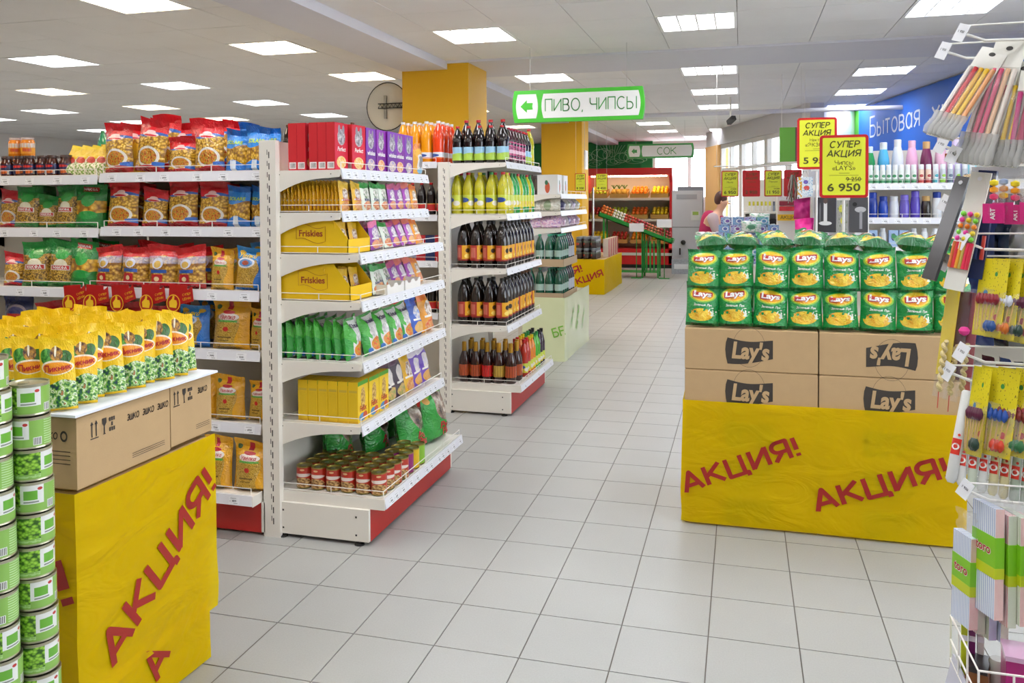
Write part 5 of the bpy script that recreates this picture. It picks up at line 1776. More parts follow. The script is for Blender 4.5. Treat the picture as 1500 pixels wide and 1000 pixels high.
def film_text(e_, at_, L_, items, nrm, mname='lettering'):
    for (t_, w_, h_, s_, z_, rot, smin, smax) in items:
        b_ = MB()
        tri = xf(text2d(t_, .045), w=w_, h=h_, cx=s_, cy=z_, rot=rot)
        keep = [f for f in tri[1] if all(smin <= tri[0][i][0] <= smax for i in f)]
        b_.flat((tri[0], keep), lambda x, y: tuple(Vector(at_(min(max(x, 0), L_), y)) + Vector(nrm(x)) * .0035))
        obj(mname, b_.build(mname, M_FINK), e_)


# s = 0.626 is the near corner beside the aisle
film_text(e, at, L, [('АКЦИЯ!', .56, .11, .626 + .25, .29, .40, .3, 1.8), ('АКЦИЯ!', .585, .115, .626 + .845, .25, .36, .628, 1.83)], lambda x: (0, -1, 0) if x > .626 else (-1, 0, 0))

# chips bags
def lay_T(seed, w=.153, h=.195):
    def items(w, h):
        V, F = [], []
        for i in range(13):
            t = i / 12
            u = .5 + (-.31 + .62 * t)
            top_, bot_ = .807 - .018 * sin(t * 4.2 + .3) - .014 * t, .675 - .016 * sin(t * 4.2 + .3) + .03 * t
            V.extend((u, bot_ + (top_ - bot_) * j / 3) for j in range(4))
        for i in range(12):
            F.extend((i * 4 + j, i * 4 + 4 + j, i * 4 + 5 + j, i * 4 + 1 + j) for j in range(3))
        return [((V, F), mat('chips_logo_red', 'b3221c', .35)), (uvtext("Lays", w, h, .085, .5, .735, .035, .1, height=.032), INK_W),
                (uvtext('Зеленый Лук', w, h, .088, .52, .50, .02, .15, rot=-.03, height=.0135), INK_W)]
    return bag_T('chips_bag', 'chips bag', M_LAY, w, h, .075, 200 + seed, items, top=.93, foot=.06, pinch=.05, crump=.009, topbend=-.01)


TLAY = [lay_T(i) for i in range(5)]
zt = .919
for r_ in range(2):
    for i in range(8):
        x = .83 + i * .1525 + (.0 if r_ == 0 else .006)
        place(TLAY[(i * 2 + r_) % 5], (x + 0, CY + .045 + .012 * r_, zt + .175 * r_ + RND.uniform(0, .004)), radians(RND.uniform(-4, 4)), radians(-5 + RND.uniform(-2, 2)), radians(RND.uniform(-2.5, 2.5)),
              '%s green chips bag from the open aisle, %s upright row' % (nth(i), ('lower', 'upper')[r_]), 'upright green chips bags')
for i in range(8):
    place(TLAY[(i * 3) % 5], (.87 + i * .15 + RND.uniform(-.02, .02), CY + .20 + RND.uniform(-.005, .015), zt + .339 + RND.uniform(0, .006)), radians(RND.uniform(-12, 12)), radians(-80 + RND.uniform(-5, 5)), radians(RND.uniform(-6, 6)),
          '%s green chips bag lying flat on top of the heap, front rank' % nth(i), 'green chips bags lying on top')
for i in range(8):
    place(TLAY[(i * 3 + 1) % 5], (.85 + i * .152, CY + .205, zt + .172), radians(RND.uniform(-3, 3)), 0, 0, '%s green chips bag standing hidden behind the upper row' % nth(i), 'hidden green chips bags', .84)
    place(TLAY[(i * 3 + 4) % 5], (.85 + i * .152, CY + .205, zt), radians(RND.uniform(-3, 3)), 0, 0, '%s green chips bag standing hidden behind the lower row' % nth(i), 'hidden green chips bags', .87)


# ------------------------------------------------------------------ price boards
M_BRED = mat('board_red', 'c4161c', .35)
M_BYEL = mat('board_yellow', 'e4e83a', .45)
M_BINK = mat('board_ink', '4a4a1e', .5)


def rrect(w, h, r, n=4):
    pts = []
    for cx, cz, a0 in ((w / 2 - r, h - r, 0), (-w / 2 + r, h - r, 90), (-w / 2 + r, r, 180), (w / 2 - r, r, 270)):
        for i in range(n + 1):
            a = radians(a0 + 90 * i / n)
            pts.append((cx + r * cos(a), cz + r * sin(a)))
    return pts


def price_board(loc, w, h, lines, price, old, lab, pole=None, rotz=0.0, red=False, grp='yellow price boards', wires=0.0):
    e_ = empty('price_board', loc, lab, 'price sign', grp, rotz)
    obj('frame', MB().prism(rrect(w, h, w * .07), lambda a, c, t: (a, .006 - .012 * t, c)).build('frame', M_BRED), e_)
    bw = w * .06
    obj('card', MB().prism([(x * (w - 2 * bw) / w, bw + z_ * (h - 2 * bw) / h) for x, z_ in rrect(w, h, w * .03)], lambda a, c, t: (a, -.006 - .002 * t, c)).build('card', M_BRED if red else M_BYEL), e_)
    b_ = MB()
    f_ = lambda x, y: (x, -.0092, y)
    b_.flat(xf(text2d('СУПЕР', .03, .2), w=w * .62, h=h * .115, cx=w * .02, cy=h * .85), f_)
    b_.flat(xf(text2d('АКЦИЯ', .03, .2), w=w * .72, h=h * .13, cx=0, cy=h * .70), f_)
    yy = .56
    for t_ in lines:
        b_.flat(xf(text2d(t_, 0), h=h * .075, cx=0, cy=h * yy), f_)
        yy -= .085
    b_.flat(poly2d([(-w * .1, h * .39), (w * .12, h * .39), (w * .12, h * .395), (-w * .1, h * .395)]), f_)
    b_.flat(poly2d([(-w * .3, h * .355), (w * .3, h * .355), (w * .3, h * .36), (-w * .3, h * .36)]), f_)
    if old:
        b_.flat(xf(text2d(old, 0), w=w * .3, cx=w * .2, cy=h * .295), f_)
        b_.flat(poly2d([(w * .04, h * .29), (w * .37, h * .29), (w * .37, h * .30), (w * .04, h * .30)]), f_)
    b_.flat(xf(text2d(price, .02), w=w * .68, h=h * .13, cx=0, cy=h * .165), f_)
    obj('lettering', b_.build('lettering', M_BINK), e_)
    if pole:
        obj('pole', MB().tube([(0, .004, .01), (0, .004, -pole)], .007, 8).build('pole', mat('white_pole', 'dcdad8', .35)), e_)
        obj('socket', MB().box(-.03, .03, -.004, .012, -.012, .012).build('socket', mat('white_pole', 'dcdad8', .35)), e_)
    if wires:
        for dx in (-w * .4, w * .4):
            obj('hanging_wire', MB().tube([(dx, 0, h), (dx, 0, h + wires)], .002, 4).build('hanging_wire', mat('steel_wire', 'b8b8b8', .4, metal=.6)), e_)
    return e_


price_board((1.494, 1.78, 1.52), .224, .31, ['Чипсы', "«LAY'S»"], '6 950', '9 250', 'yellow price board 6 950 on a white pole above the chips', pole=.45, rotz=radians(-3))
price_board((1.445, 2.72, 1.695), .226, .31, ['Нектар', '«ЭКЗОТ»'], '5 950', None, 'yellow price board 5 950 behind the chips board', pole=1.69)

# ------------------------------------------------------------------ pouch stand with AKTSIYA film (near left)
X1 = -.695
Y0, Y1 = -.815, -.235
for k, (ya, yb_, dz, dx) in enumerate(((Y0, -.442, 0, 0), (-.438, Y1, .006, .012))):
    o = carton((X1 - .21 + dx * 0, (ya + yb_) / 2, .747 + dz), .42 - .0, yb_ - ya, .197 - dz, ('near', 'far')[k] + ' printed carton under the white board', 'sauce cartons')
    # print on the +x face: text runs along +y
    b_ = MB()
    f_ = lambda x, y: (.21 + .0012, x, y)
    n_ = 3 if k == 0 else 1
    for i in range(n_):
        cx = (.026 + .064 * i) if k == 0 else .055
        b_.flat(xf(text2d('ЭШКО', .04, .15), w=.05, h=.02, cx=cx, cy=.15), f_)
    ic = MB()
    x0_ = -.135 if k == 0 else -.085
    for i in range(2):
        ic.flat(poly2d([(x0_ + i * .016, .13), (x0_ + .004 + i * .016, .13), (x0_ + .004 + i * .016, .163), (x0_ + .008 + i * .016, .163), (x0_ + .002 + i * .016, .173), (x0_ - .004 + i * .016, .163), (x0_ + i * .016, .163)]), f_)
    ic.flat(poly2d([(x0_ - .004, .124), (x0_ + .026, .124), (x0_ + .026, .127), (x0_ - .004, .127)]), f_)
    gx = x0_ + .04
    ic.flat(poly2d([(gx, .172), (gx, .158), (gx + .006, .15), (gx + .006, .13), (gx + .002, .127), (gx + .014, .127), (gx + .01, .13), (gx + .01, .15), (gx + .016, .158), (gx + .016, .172)]), f_)
    bx = gx + .026
    for i in range(3):
        for j in range(3):
            if (i + j) % 2 == 0 or i == 1:
                ic.flat(poly2d([(bx + .008 * i, .13 + .014 * j), (bx + .006 + .008 * i, .13 + .014 * j), (bx + .006 + .008 * i, .141 + .014 * j), (bx + .008 * i, .141 + .014 * j)]), f_)
    obj('handling_symbols', ic.build('handling_symbols', M_LOGO), o)
    fp = MB()
    for i in range(3):
        fp.flat(poly2d([(.02, .028 + .006 * i), (.16 if k == 0 else .09, .028 + .006 * i), (.16 if k == 0 else .09, .0295 + .006 * i), (.02, .0295 + .006 * i)]), f_)
    if k == 0:
        g_ = lambda x, y: (x, -(yb_ - ya) / 2 - .0012, y)
        n2 = MB().flat(xf(text2d('ЭШКО', .04, .15), w=.06, h=.02, cx=.12, cy=.145), g_).flat(disc2d(.17, .145, .012, .015, 16, .6), g_)
        for i in range(4):
            n2.flat(poly2d([(.06, .07 + .011 * i), (.19, .07 + .011 * i), (.19, .072 + .011 * i), (.06, .072 + .011 * i)]), g_)
        obj('printed_end', n2.build('printed_end', M_LOGO), o)
    obj('fine_print', fp.build('fine_print', M_LOGO), o)
    obj('printed_logo', b_.build('printed_logo', M_LOGO), o)
    obj('hidden_side', MB().box(-.63, -.212, -(yb_ - ya) / 2, (yb_ - ya) / 2, 0, .197 - dz).build('hidden_side', M_CARD), o)
b_ = MB()
bpts = [(-1.56, Y0 - .03), (X1 + .012, Y0 - .015), (X1 + .02, Y1 + .01), (-1.56, Y1 + .02)]
b_.prism(bpts, lambda a, c, t: (a, c, .948 + .007 * t))
obj('white_board', b_.build('white_board', mat('white_card_board', 'e9ecf4', .5)), None, label='white board lying on the printed cartons under the yellow pouches', cat='board')
# lower stack under the film
for k, (za, zb_) in enumerate(((.0, .245), (.247, .492), (.494, .738))):
    carton((X1 - .42, (Y0 + Y1) / 2 + .0, za), .82, Y1 - Y0 - .02, zb_ - za, ('lowest', 'middle', 'upper')[k] + ' carton hidden under the yellow film of the pouch stand', 'hidden cartons')
e = empty('promo_film', (X1, (Y0 + Y1) / 2, 0), 'yellow film with steep red АКЦИЯ! below the printed cartons', 'film wrap')
yh = (Y1 - Y0) / 2
pts = [(-.9, -yh - .004), (.0, -yh - .004), (.0, yh + .012)]
me, at, L = wrap_sheet('film_sheet', pts, .16, .742, M_FILM, .006, 21, nz=16, per=24, flare=.0)
obj('film_sheet', me, e)
me2, at2, L2 = wrap_sheet('film_hem', [(-.9, -yh - .002), (-.006, -yh - .002), (-.006, yh - .03)], .005, .20, M_FILM, .007, 22, nz=8, per=24, flare=-.0)
obj('film_hem', me2, e)
film_text(e, at, L, [('АКЦИЯ!', .60, .135, .9 + .325, .425, .64, .902, 2.0), ('!', .04, .12, .855, .50, .35, 0, .95)], lambda x: (1, 0, 0) if x > .9 else (0, -1, 0))
film_text(e, at2, L2, [('А', .09, .12, .894 + .29, .135, .75, .9, 2.0)], lambda x: (1, 0, 0), 'torn_letter')
# pouches standing on the board
def pic_T(seed):
    return bag_T('dressing_pouch', 'pouch', M_PIC, .088, .20, .042, 300 + seed, lambda w, h: [(uvtext('Пикник', w, h, .068, .53, .60, .04, .12, rot=.10, height=.020), INK_R)], top=.88, foot=.04, pinch=.03, crump=.0025, taper=.05)


TPIC = [pic_T(i) for i in range(4)]
front = [(-.76, -.80, 34), (-.765, -.725, 40), (-.795, -.665, 44), (-.76, -.615, 30), (-.765, -.53, 44), (-.785, -.465, 38), (-.755, -.41, 36), (-.755, -.345, 34), (-.765, -.285, 34)]
for i, (x, y, a) in enumerate(front):
    place(TPIC[i % 4], (x, y, .956), radians(a), radians(RND.uniform(-5, 1)), radians(RND.uniform(-4, 4)), '%s yellow dressing pouch along the aisle edge of the board' % nth(i), 'yellow dressing pouches, front row')
for j in range(6):
    for i in range(8):
        place(TPIC[(i + j) % 4], (-.845 - j * .075 + RND.uniform(-.01, .01), -.79 + i * .068 + RND.uniform(-.008, .008), .956), radians(36 + RND.uniform(-9, 9)), radians(RND.uniform(-5, 5)), radians(RND.uniform(-5, 5)),
              'yellow dressing pouch, rank %s behind the front row, place %s' % (nth(j), nth(i)), 'yellow dressing pouches, rear ranks')

# pea cans
q = P('pea_can_label', '86b552', .3, .3)
q.lay(q.mul(q.rect(0, 1, .20, 1), q.mt('LESS_THAN', q.mt('ABSOLUTE', q.mt('SUBTRACT', q.U, .28)), .19)), q.ramp(q.noise(30, .30, vor=True), (.08, 'b6df5a'), (.45, '86bf34'), (.75, '2c5a14')))
q.lay(q.mul(q.rect(.09, .47, .06, .18), q.noise(30, .5, thr=.5)), 'a8cf86')
q.lay(q.rect(.47, .66, .30, 1), 'e4e6e2').lay(q.rect(.50, .61, .45, .80), '66ab33').lay(q.ell(.63, .86, .02, .06), 'b8302a').lay(q.rect(.50, .62, .34, .40), '8a908a').lay(q.rect(.69, .76, .05, .35), 'e4e6e2').lay(q.mul(q.rect(.695, .755, .07, .33), q.mt('GREATER_THAN', q.mt('SINE', q.mt('MULTIPLY', q.U, 480.0)), .0)), '33332e')
q.lay(q.mul(q.mt('GREATER_THAN', q.U, .78), q.mt('GREATER_THAN', q.mt('SINE', q.mt('ADD', q.mt('MULTIPLY', q.V, 70.0), q.mt('MULTIPLY', q.U, 20.0))), .2)), 'b4d49a').lay(q.mul(q.mt('LESS_THAN', q.U, .09), q.mt('GREATER_THAN', q.mt('SINE', q.mt('MULTIPLY', q.V, 70.0)), .2)), 'b4d49a')
M_PEA = q.end()
T_PEA = can_T('pea_can', .0435, .0765, M_PEA, M_TIN, 24)
r = random.Random(3)
for c_, (x, y, n_, nm, z_) in enumerate(((-.642, -1.01, 14, 'column beside the printed carton', .0), (-.662, -1.102, 15, 'column cut by the picture edge', .0), (-.738, -1.035, 14, 'column behind the other two', .0))):
    for i in range(n_):
        off = -.004 * (i - 10) * .25
        place(T_PEA, (x + r.uniform(-.0025, .0025) + .0018 * (10 - i), y + r.uniform(-.0025, .0025), .001 + i * .0775), r.uniform(-.9, 1.2) + radians(-70), label='pea can, %s from the floor in the %s' % (nth(i), nm), group='stacked pea cans')


# ------------------------------------------------------------------ party goods rack on the near right
e = empty('wire_display_rack', (1.62, -.95, 0), 'white wire hook rack hung with party goods', 'display rack')
rb = MB()
for y in (-.32, -.1, .12, .34):
    rb.tube([(.18, y, .05), (.18, y, 1.95)], .006, 6)
for z in [.08 + .12 * i for i in range(16)]:
    rb.tube([(.18, -.34, z), (.18, .36, z)], .003, 4)
obj('grid_panel', rb.build('grid_panel', M_WIRE), e)
fb_ = MB()
for y in (-.32, .34):
    fb_.tube([(-.15, y, .012), (.35, y, .012)], .012, 6)
obj('base_frame', fb_.build('base_frame', M_WIRE), e)
HOOKS = [(-.965, 1.795, 1.395), (-.90, 1.775, 1.38), (-.96, 1.578, 1.385), (-.89, 1.60, 1.38), (-.955, 1.424, 1.40), (-.83, 1.49, 1.40), (-.965, 1.222, 1.40), (-.90, 1.38, 1.385), (-.97, 1.012, 1.395), (-1.0, .985, 1.40), (-.93, 1.18, 1.385)]
for (y, z, xt) in HOOKS:
    hb = MB()
    hb.tube([(1.80 - 1.62, y + .95, z - .008), (xt - 1.62 + .03, y + .95, z), (xt - 1.62, y + .95, z + .012)], .0026, 6)
    hb.tube([(1.80 - 1.62, y + .95, z + .03), (xt - 1.62 - .005, y + .95, z + .028)], .0018, 5)
    hk = obj('hook', hb.build('hook', M_WIRE), e)
    tg = MB().box(-.0006, .0006, -.012, .012, -.018, .014)
    tg.flat(xf(text2d('1 950', .01), w=.013, cx=0, cy=.0), lambda x, y: (-.0012, -x, y), 1)
    obj('price_tag', tg.build('price_tag', M_TAG, M_INK), hk, (xt - 1.62 - .008, y + .95, z + .018), (radians(22), radians(14), radians(40)))

M_CLEAR = mat('clear_blister', (.92, .93, .95, 1), .1, alpha=.10, coat=.6)
M_WCARD = mat('white_backing_card', 'e2e0d6', .5, vary=.06, vscale=40)
q = P('yellow_party_card', 'e3d11a', .4, .2); q.lay(q.noise(26, 1, thr=.66), '5a4a1a').lay(q.ell(.3, .55, .08, .04), '2a7ab0').lay(q.ell(.75, .25, .07, .04), 'c82a2a').lay(q.ell(.6, .8, .05, .03), '3a8a3a').lay(q.noise(17, 1, thr=.72, seed=3), 'a03a2a')
M_YCARD = q.end()


def hang(name, cat, top, bot, rotz, parts, lab, grp):
    """a pack hanging from top to bottom point; local z runs from the bottom (0) up to the top, front faces -y"""
    t, b_ = Vector(top), Vector(bot)
    up = (t - b_)
    L_ = up.length
    up.normalize()
    fwd = Vector((-sin(rotz), -cos(rotz), 0)) if False else Vector((sin(rotz), -cos(rotz), 0))
    y_ = (-fwd - up * (-fwd).dot(up)).normalized()
    x_ = y_.cross(up).normalized()
    body = parts(L_)
    o = obj(name, body[0], None, (0, 0, 0), (0, 0, 0), lab, cat, grp)
    o.matrix_world = Matrix(((x_.x, y_.x, up.x, b_.x), (x_.y, y_.y, up.y, b_.y), (x_.z, y_.z, up.z, b_.z), (0, 0, 0, 1)))
    for nm, me_ in body[1:]:
        obj(nm, me_, o)
    return o


CANDC = ['c81e2c', 'e8b414', 'e8c01c', 'd85a7a', 'e0b48a', 'c02a5a', 'e4962a', 'b03030']


def candle_pack(w, cols, nh=.30):
    def f(L_):
        out = [MB().box(-w / 2, w / 2, 0, .0012, 0, L_).build('backing_card', M_WCARD)]
        n = len(cols)
        for i, c in enumerate(cols):
            x = -w / 2 + w * (i + .5) / n
            m_ = mat('wax_' + c, c, .4)
            out.append(('candle', MB().lathe([(.0042, .2 * L_), (.0042, .76 * L_)], 8, cx=x, cy=-.005).build('candle', m_)))
        # ruffled clear cup at the foot
        cup = MB()
        for i in range(n + 2):
            x = -w / 2 + w * i / (n + 1)
            cup.lathe([(.004, .0), (.008, .06 * L_), (.0045, .16 * L_), (.006, .24 * L_)], 8, cx=x, cy=-.007)
        out.append(('holder_cup', cup.build('holder_cup', mat('frosted_plastic', 'd8d6d2', .25, alpha=.45, coat=.4))))
        bl = MB()
        def fn(u, v): return ((u - .5) * w * 1.02, -.016 * (max(0, sin(pi * u)) ** .5) * min(1, 6 * v) * min(1, 6 * (1 - v)), L_ * .78 * v)
        bl.grid(fn, 8, 8)
        out.append(('blister', bl.build('blister', M_CLEAR)))
        hd = MB().box(-w / 2, w / 2, -.0012, .0, .78 * L_, L_)
        hd.prism(disc2d(0, .93 * L_, .006, .004, 10)[0], lambda a, c, t: (a, -.002 + .0005 * t, c), 1)
        out.append(('header_card', hd.build('header_card', M_WCARD, M_SLOT)))
        return out
    return f


G1 = 'candle packs on the top hooks'
hang('candle_pack', 'candle pack', (1.452, -.93, 1.785), (1.352, -.965, 1.625), radians(-42), candle_pack(.052, ['e4e0d8', 'c81e2c', 'e8b414', 'e8c01c', 'e0a06a']), 'red and yellow candle pack swung farthest out on the top hook', G1)
hang('candle_pack', 'candle pack', (1.474, -.945, 1.797), (1.404, -.972, 1.575), radians(-40), candle_pack(.056, ['e6d8d0', 'd85a7a', 'd04a72', 'e0b48a', 'e6dccf']), 'pink and cream candle pack on the top hook', G1)
hang('candle_pack', 'candle pack', (1.49, -.965, 1.755), (1.447, -.985, 1.57), radians(-36), candle_pack(.05, ['c02a2a', 'd8b41c', 'cfa61a', 'a82a30']), 'yellow and dark red candle pack near the rack panel', G1)
hang('candle_pack', 'candle pack', (1.50, -.99, 1.735), (1.475, -1.0, 1.575), radians(-30), candle_pack(.05, ['c03a7a', 'b02a5a', '8a2a4a', 'd0a0b0']), 'magenta candle pack at the picture edge', G1)
hang('candle_pack', 'candle pack', (1.475, -.915, 1.745), (1.42, -.93, 1.585), radians(-40), candle_pack(.05, ['4a2a3a', '6a2a4a', '8a3a5a', '3a2430']), 'dark plum candle pack behind the pink one', G1)
M_ORB = mat('orange_card_edge', 'b8601a', .5, vary=.3, vscale=60)
hang('card_tray_pack', 'card', (1.44, -.90, 1.60), (1.44, -.90, 1.585), radians(-30), lambda L_: [MB().box(-.06, .06, -.02, .02, 0, L_).build('card_tray_pack', M_ORB)], 'orange brown card strip below the candle packs', None)


def long_pack(m, w=.03, th=.008, lab=None, beads=None, tubes=None):
    def f(L_):
        out = [MB().box(-w / 2, w / 2, -th / 2, th / 2, 0, L_).prism(disc2d(0, L_ - .012, .004, .004, 10)[0], lambda a, c, t: (a, -th / 2 - .001 + .0005 * t, c), 1).build('long_pack', m, M_TAG)]
        if beads:
            for j in range(5):
                for i in range(3):
                    c = beads[(i + j * 2) % len(beads)] if j != 2 else 'f08a1c'
                    out.append(('bead', MB().lathe([(.0005, -.0048), (.0036, -.0034), (.005, 0), (.0036, .0034), (.0005, .0048)], 8, cx=-.012 + .012 * i, cy=-th / 2 - .004).build('bead', mat('bead_' + c, c, .3, coat=.4))))
                    me_ = out[-1][1]
                    for v in me_.vertices:
                        v.co.z += L_ * .43 + .0115 * j
        if tubes:
            for i, c in enumerate(tubes):
                x = -w / 2 + w * (i + .5) / len(tubes)
                out.append(('wax_stick', MB().lathe([(.0035, L_ * .18), (.0035, L_ * .40)], 8, cx=x, cy=-th / 2 - .003).build('wax_stick', mat('stick_' + c, c, .35, coat=.3))))
        return out
    return f


M_BLK = mat('black_glossy_card', '160c0e', .3, coat=.2)
hang('long_pack', 'party pack', (1.408, -.90, 1.555), (1.345, -.925, 1.365), radians(-45), long_pack(M_BLK, .026), 'black glossy strip pack swinging out below the candles', 'long packs on the second hook row')
hang('long_pack', 'party pack', (1.428, -.94, 1.562), (1.378, -.962, 1.35), radians(-40), long_pack(M_WCARD, .036, .003, None, ['e63aa0', 'f0d82a', '7ad83a'], ['c86a2a', 'd8283a', 'e8a02a', 'b8a04a', 'e01e4a', 'd01840']), 'white card pack with coloured beads and wax sticks', 'long packs on the second hook row')
hang('long_pack', 'party pack', (1.44, -.935, 1.565), (1.415, -.945, 1.37), radians(-30), long_pack(mat('navy_rainbow_card', '1f2c5a', .3, vary=.5, vscale=25), .03, .01, None, None, ['2a4aa0', '20356a', 'c83a2a']), 'navy rainbow pack behind the bead pack', 'long packs on the second hook row')
hang('long_pack', 'party pack', (1.39, -.885, 1.47), (1.365, -.90, 1.40), radians(-50), long_pack(mat('brown_gold_card', '7a4a1c', .4, vary=.4, vscale=40), .02), 'small brown and gold pack beside the black strip', 'long packs on the second hook row')
# pink header packs
q = P('pink_header_print', 'c81e72', .35, .3); q.lay(q.noise(10, 1), 'd8287e')
M_PINKH = q.end()
for i, (x, y, z0) in enumerate(((1.435, -.995, 1.472), (1.452, -.985, 1.474), (1.468, -.99, 1.470), (1.488, -1.0, 1.474))):
    def pk(L_, i=i):
        w = .032
        out = [MB().box(-w / 2, w / 2, -.012, .0, 0, .034).build('pink_pack', M_PINKH)]
        t = MB().flat(xf(text2d('ART', .02), w=.02, cx=0, cy=.016, rot=pi / 2), lambda x_, y_: (x_, -.0128, y_))
        out.append(('lettering', t.build('lettering', INK_W)))
        for j, c in enumerate((('e03a6a', 'f0a01c', 'e8d01c'), ('f0c81c', 'e8a04a', '8aa0c8'))[i % 2]):
            out.append(('foam_shape', MB().lathe([(.001, .04 + .012 * j), (.007, .043 + .012 * j), (.007, .049 + .012 * j), (.001, .052 + .012 * j)], 10, cy=-.006).build('foam_shape', mat('foam_' + c, c, .6))))
        f_ = bag_surf(w * 1.05, .085, .022, i, top=.9)
        out.append(('clear_bag', bag_mesh('clear_bag', f_, M_CLEAR, 6, 8)))
        return out
    hang('pink_pack', 'party pack', (x, y, z0 + .09), (x, y, z0), radians(-30 + 6 * i), pk, '%s pink based pack of small foam shapes' % nth(i), 'pink based packs')
# row of small dark bottles with bright caps
for k in range(2):
    for i in range(8):
        c = ('8a1e3a', 'b8a21c', '8a1e2a', 'a81e2e')[(i + k) % 4]
        d_ = ('14201c', '1a2a4a', '1c1a14', '101418')[(i + k) % 4]
        T_ = {'name': 'paint_bottle', 'cat': 'bottle', 'body': MB().lathe([(.0062, .022), (.0068, .024), (.0068, .075), (.003, .08)], 8).build('paint_bottle', mat('paint_' + d_, d_, .15, coat=.4)), 'parts': [('cap', MB().lathe([(.0058, 0), (.0062, .001), (.0062, .022)], 8).build('cap', mat('cap_' + c, c, .3)))]}
        place(T_, (1.43 + i * .0142, -.845 + .008 * k + .004 * (i % 2), 1.372 + .072 * (1 - k)), label='small dark paint tube, %s tier, %s from the tip of the hook' % (('upper', 'lower')[k], nth(i)), group='small dark paint tubes')
# skewer packs on yellow cards
M_STICK = mat('bamboo_stick', 'd8b068', .6)


def skewer_pack(w, tipc, tipc2):
    def f(L_):
        out = [MB().box(-w / 2, w / 2, 0, .001, 0, L_).build('yellow_card', M_YCARD)]
        for i in range(7):
            x = -w * .32 + w * .64 * i / 6
            lean = .004 * (i - 3)
            b_ = MB().tube([(x, -.006 - .003 * (i % 2), .06 * L_), (x + lean * .5, -.006, .46 * L_)], .0012, 5)
            out.append(('stick', b_.build('stick', M_STICK)))
        tb_ = MB()
        for i in range(6):
            x = -w * .3 + w * .6 * i / 5
            tb_.lathe([(.001, .40 * L_), (.005, .43 * L_), (.006, .48 * L_), (.002, .54 * L_)], 7, cx=x, cy=-.008)
        out.append(('tinsel', tb_.build('tinsel', mat('tinsel_' + tipc, tipc, .35))))
        tb_ = MB()
        for i in range(3):
            tb_.lathe([(.001, .06 * L_), (.006, .10 * L_), (.006, .15 * L_), (.002, .2 * L_)], 7, cx=w * (.1 + .1 * i), cy=-.009)
        out.append(('pompon', tb_.build('pompon', mat('tinsel_' + tipc2, tipc2, .35))))
        f_ = bag_surf(w * 1.02, L_ * .62, .026, 4, top=.95)
        out.append(('clear_bag', bag_mesh('clear_bag', f_, M_CLEAR, 6, 8)))
        return out
    return f


TIPS = [('8a1e2a', '1d4a8a'), ('d8dce4', 'c86a1c'), ('5a1e3a', '1e3a2e'), ('1e4a9a', 'c83a1c'), ('7a2a1c', '2a6a3a')]
for i in range(5):
    x = 1.425 + i * .019
    hang('skewer_pack', 'party pack', (x + .02, -.965 - .004 * i, 1.408), (x, -.985 - .004 * i, 1.272 - .003 * i), radians(-50 + 3 * i), skewer_pack(.054, *TIPS[i]), '%s yellow card skewer pack from the hook tip, upper hook' % nth(i), 'yellow skewer packs')
for i in range(4):
    x = 1.405 + i * .027
    hang('skewer_pack', 'party pack', (x + .022, -.965 - .006 * i, 1.213), (x, -.985 - .006 * i, 1.058 + .004 * i), radians(-48 + 8 * i), skewer_pack(.066 if i else .034, *TIPS[(i + 2) % 5]), '%s yellow card skewer pack from the hook tip, lower hook' % nth(i), 'yellow skewer packs')


# twisted candle packs hanging beside the chips
def twist_pack(c):
    def f(L_):
        out = [MB().box(-.012, .012, 0, .0015, .2 * L_, L_).build('card_strip', c)]
        pts = [(.0022 * sin(t * .9), -.006 + .0022 * cos(t * .9), .06 * L_ + t * .45 * L_ / 44) for t in range(45)]
        out.append(('twisted_candle', MB().tube(pts, .0042, 6).build('twisted_candle', mat('ivory_wax', 'd8c48a', .4))))
        out.append(('wick', MB().tube([(0, -.006, .07 * L_), (.002, -.006, -.02)], .0009, 4).build('wick', mat('red_wick', 'b8402a', .6))))
        f_ = bag_surf(.026, L_ * .98, .02, 3, top=.93, foot=.08)
        out.append(('clear_bag', bag_mesh('clear_bag', f_, M_CLEAR, 6, 8)))
        return out
    return f


for i, (t, b_, m_, nm) in enumerate((((1.392, -.905, 1.35), (1.365, -.92, 1.145), mat('yellow_strip_card', 'e2c81c', .4), 'yellow edged'), ((1.412, -.90, 1.34), (1.384, -.915, 1.138), mat('plum_strip_card', '5a1e30', .4), 'plum'), ((1.425, -.905, 1.34), (1.405, -.915, 1.145), mat('crimson_strip_card', 'a82a4a', .4), 'crimson'))):
    hang('twisted_candle_pack', 'candle pack', t, b_, radians(-35), twist_pack(m_), '%s twisted candle pack hanging in front of the chips boxes' % nm, 'twisted candle packs')
obj('rose_candle', MB().lathe([(.001, 0), (.008, .004), (.010, .010), (.006, .016), (.001, .017)], 10).build('rose_candle', mat('hot_pink_wax', 'f0389a', .4)), None, (1.405, -.925, 1.262), label='hot pink rose shaped candle among the twisted candles', cat='candle')

# packs hanging deeper in the rack
DEEP = [('1d3f8a', 'blue'), ('3a1c2a', 'plum'), ('b9bcc4', 'silver'), ('14161c', 'black'), ('2a3a6a', 'navy'), ('5a1e30', 'wine red'), ('8a8f98', 'grey'), ('20304a', 'slate')]
for k, (z0_, h_) in enumerate(((1.235, .13), (1.09, .12), (1.375, .1))):
    for i in range(7):
        c_, nm = DEEP[(i * 3 + k * 2) % 8]
        T_ = bag_T('hanging_sachet', 'sachet', mat('sachet_' + c_, c_, .25, coat=.4, vary=.25, vscale=30), .05, h_, .014, 400 + i, None, top=.9)
        place(T_, (1.45 + .026 * i, -.862 + .006 * (i % 2), z0_), radians(-50), 0, 0, '%s %s sachet hanging deep in the rack, tier %s' % (nth(i), nm, nth(k)), 'sachets deep in the rack')

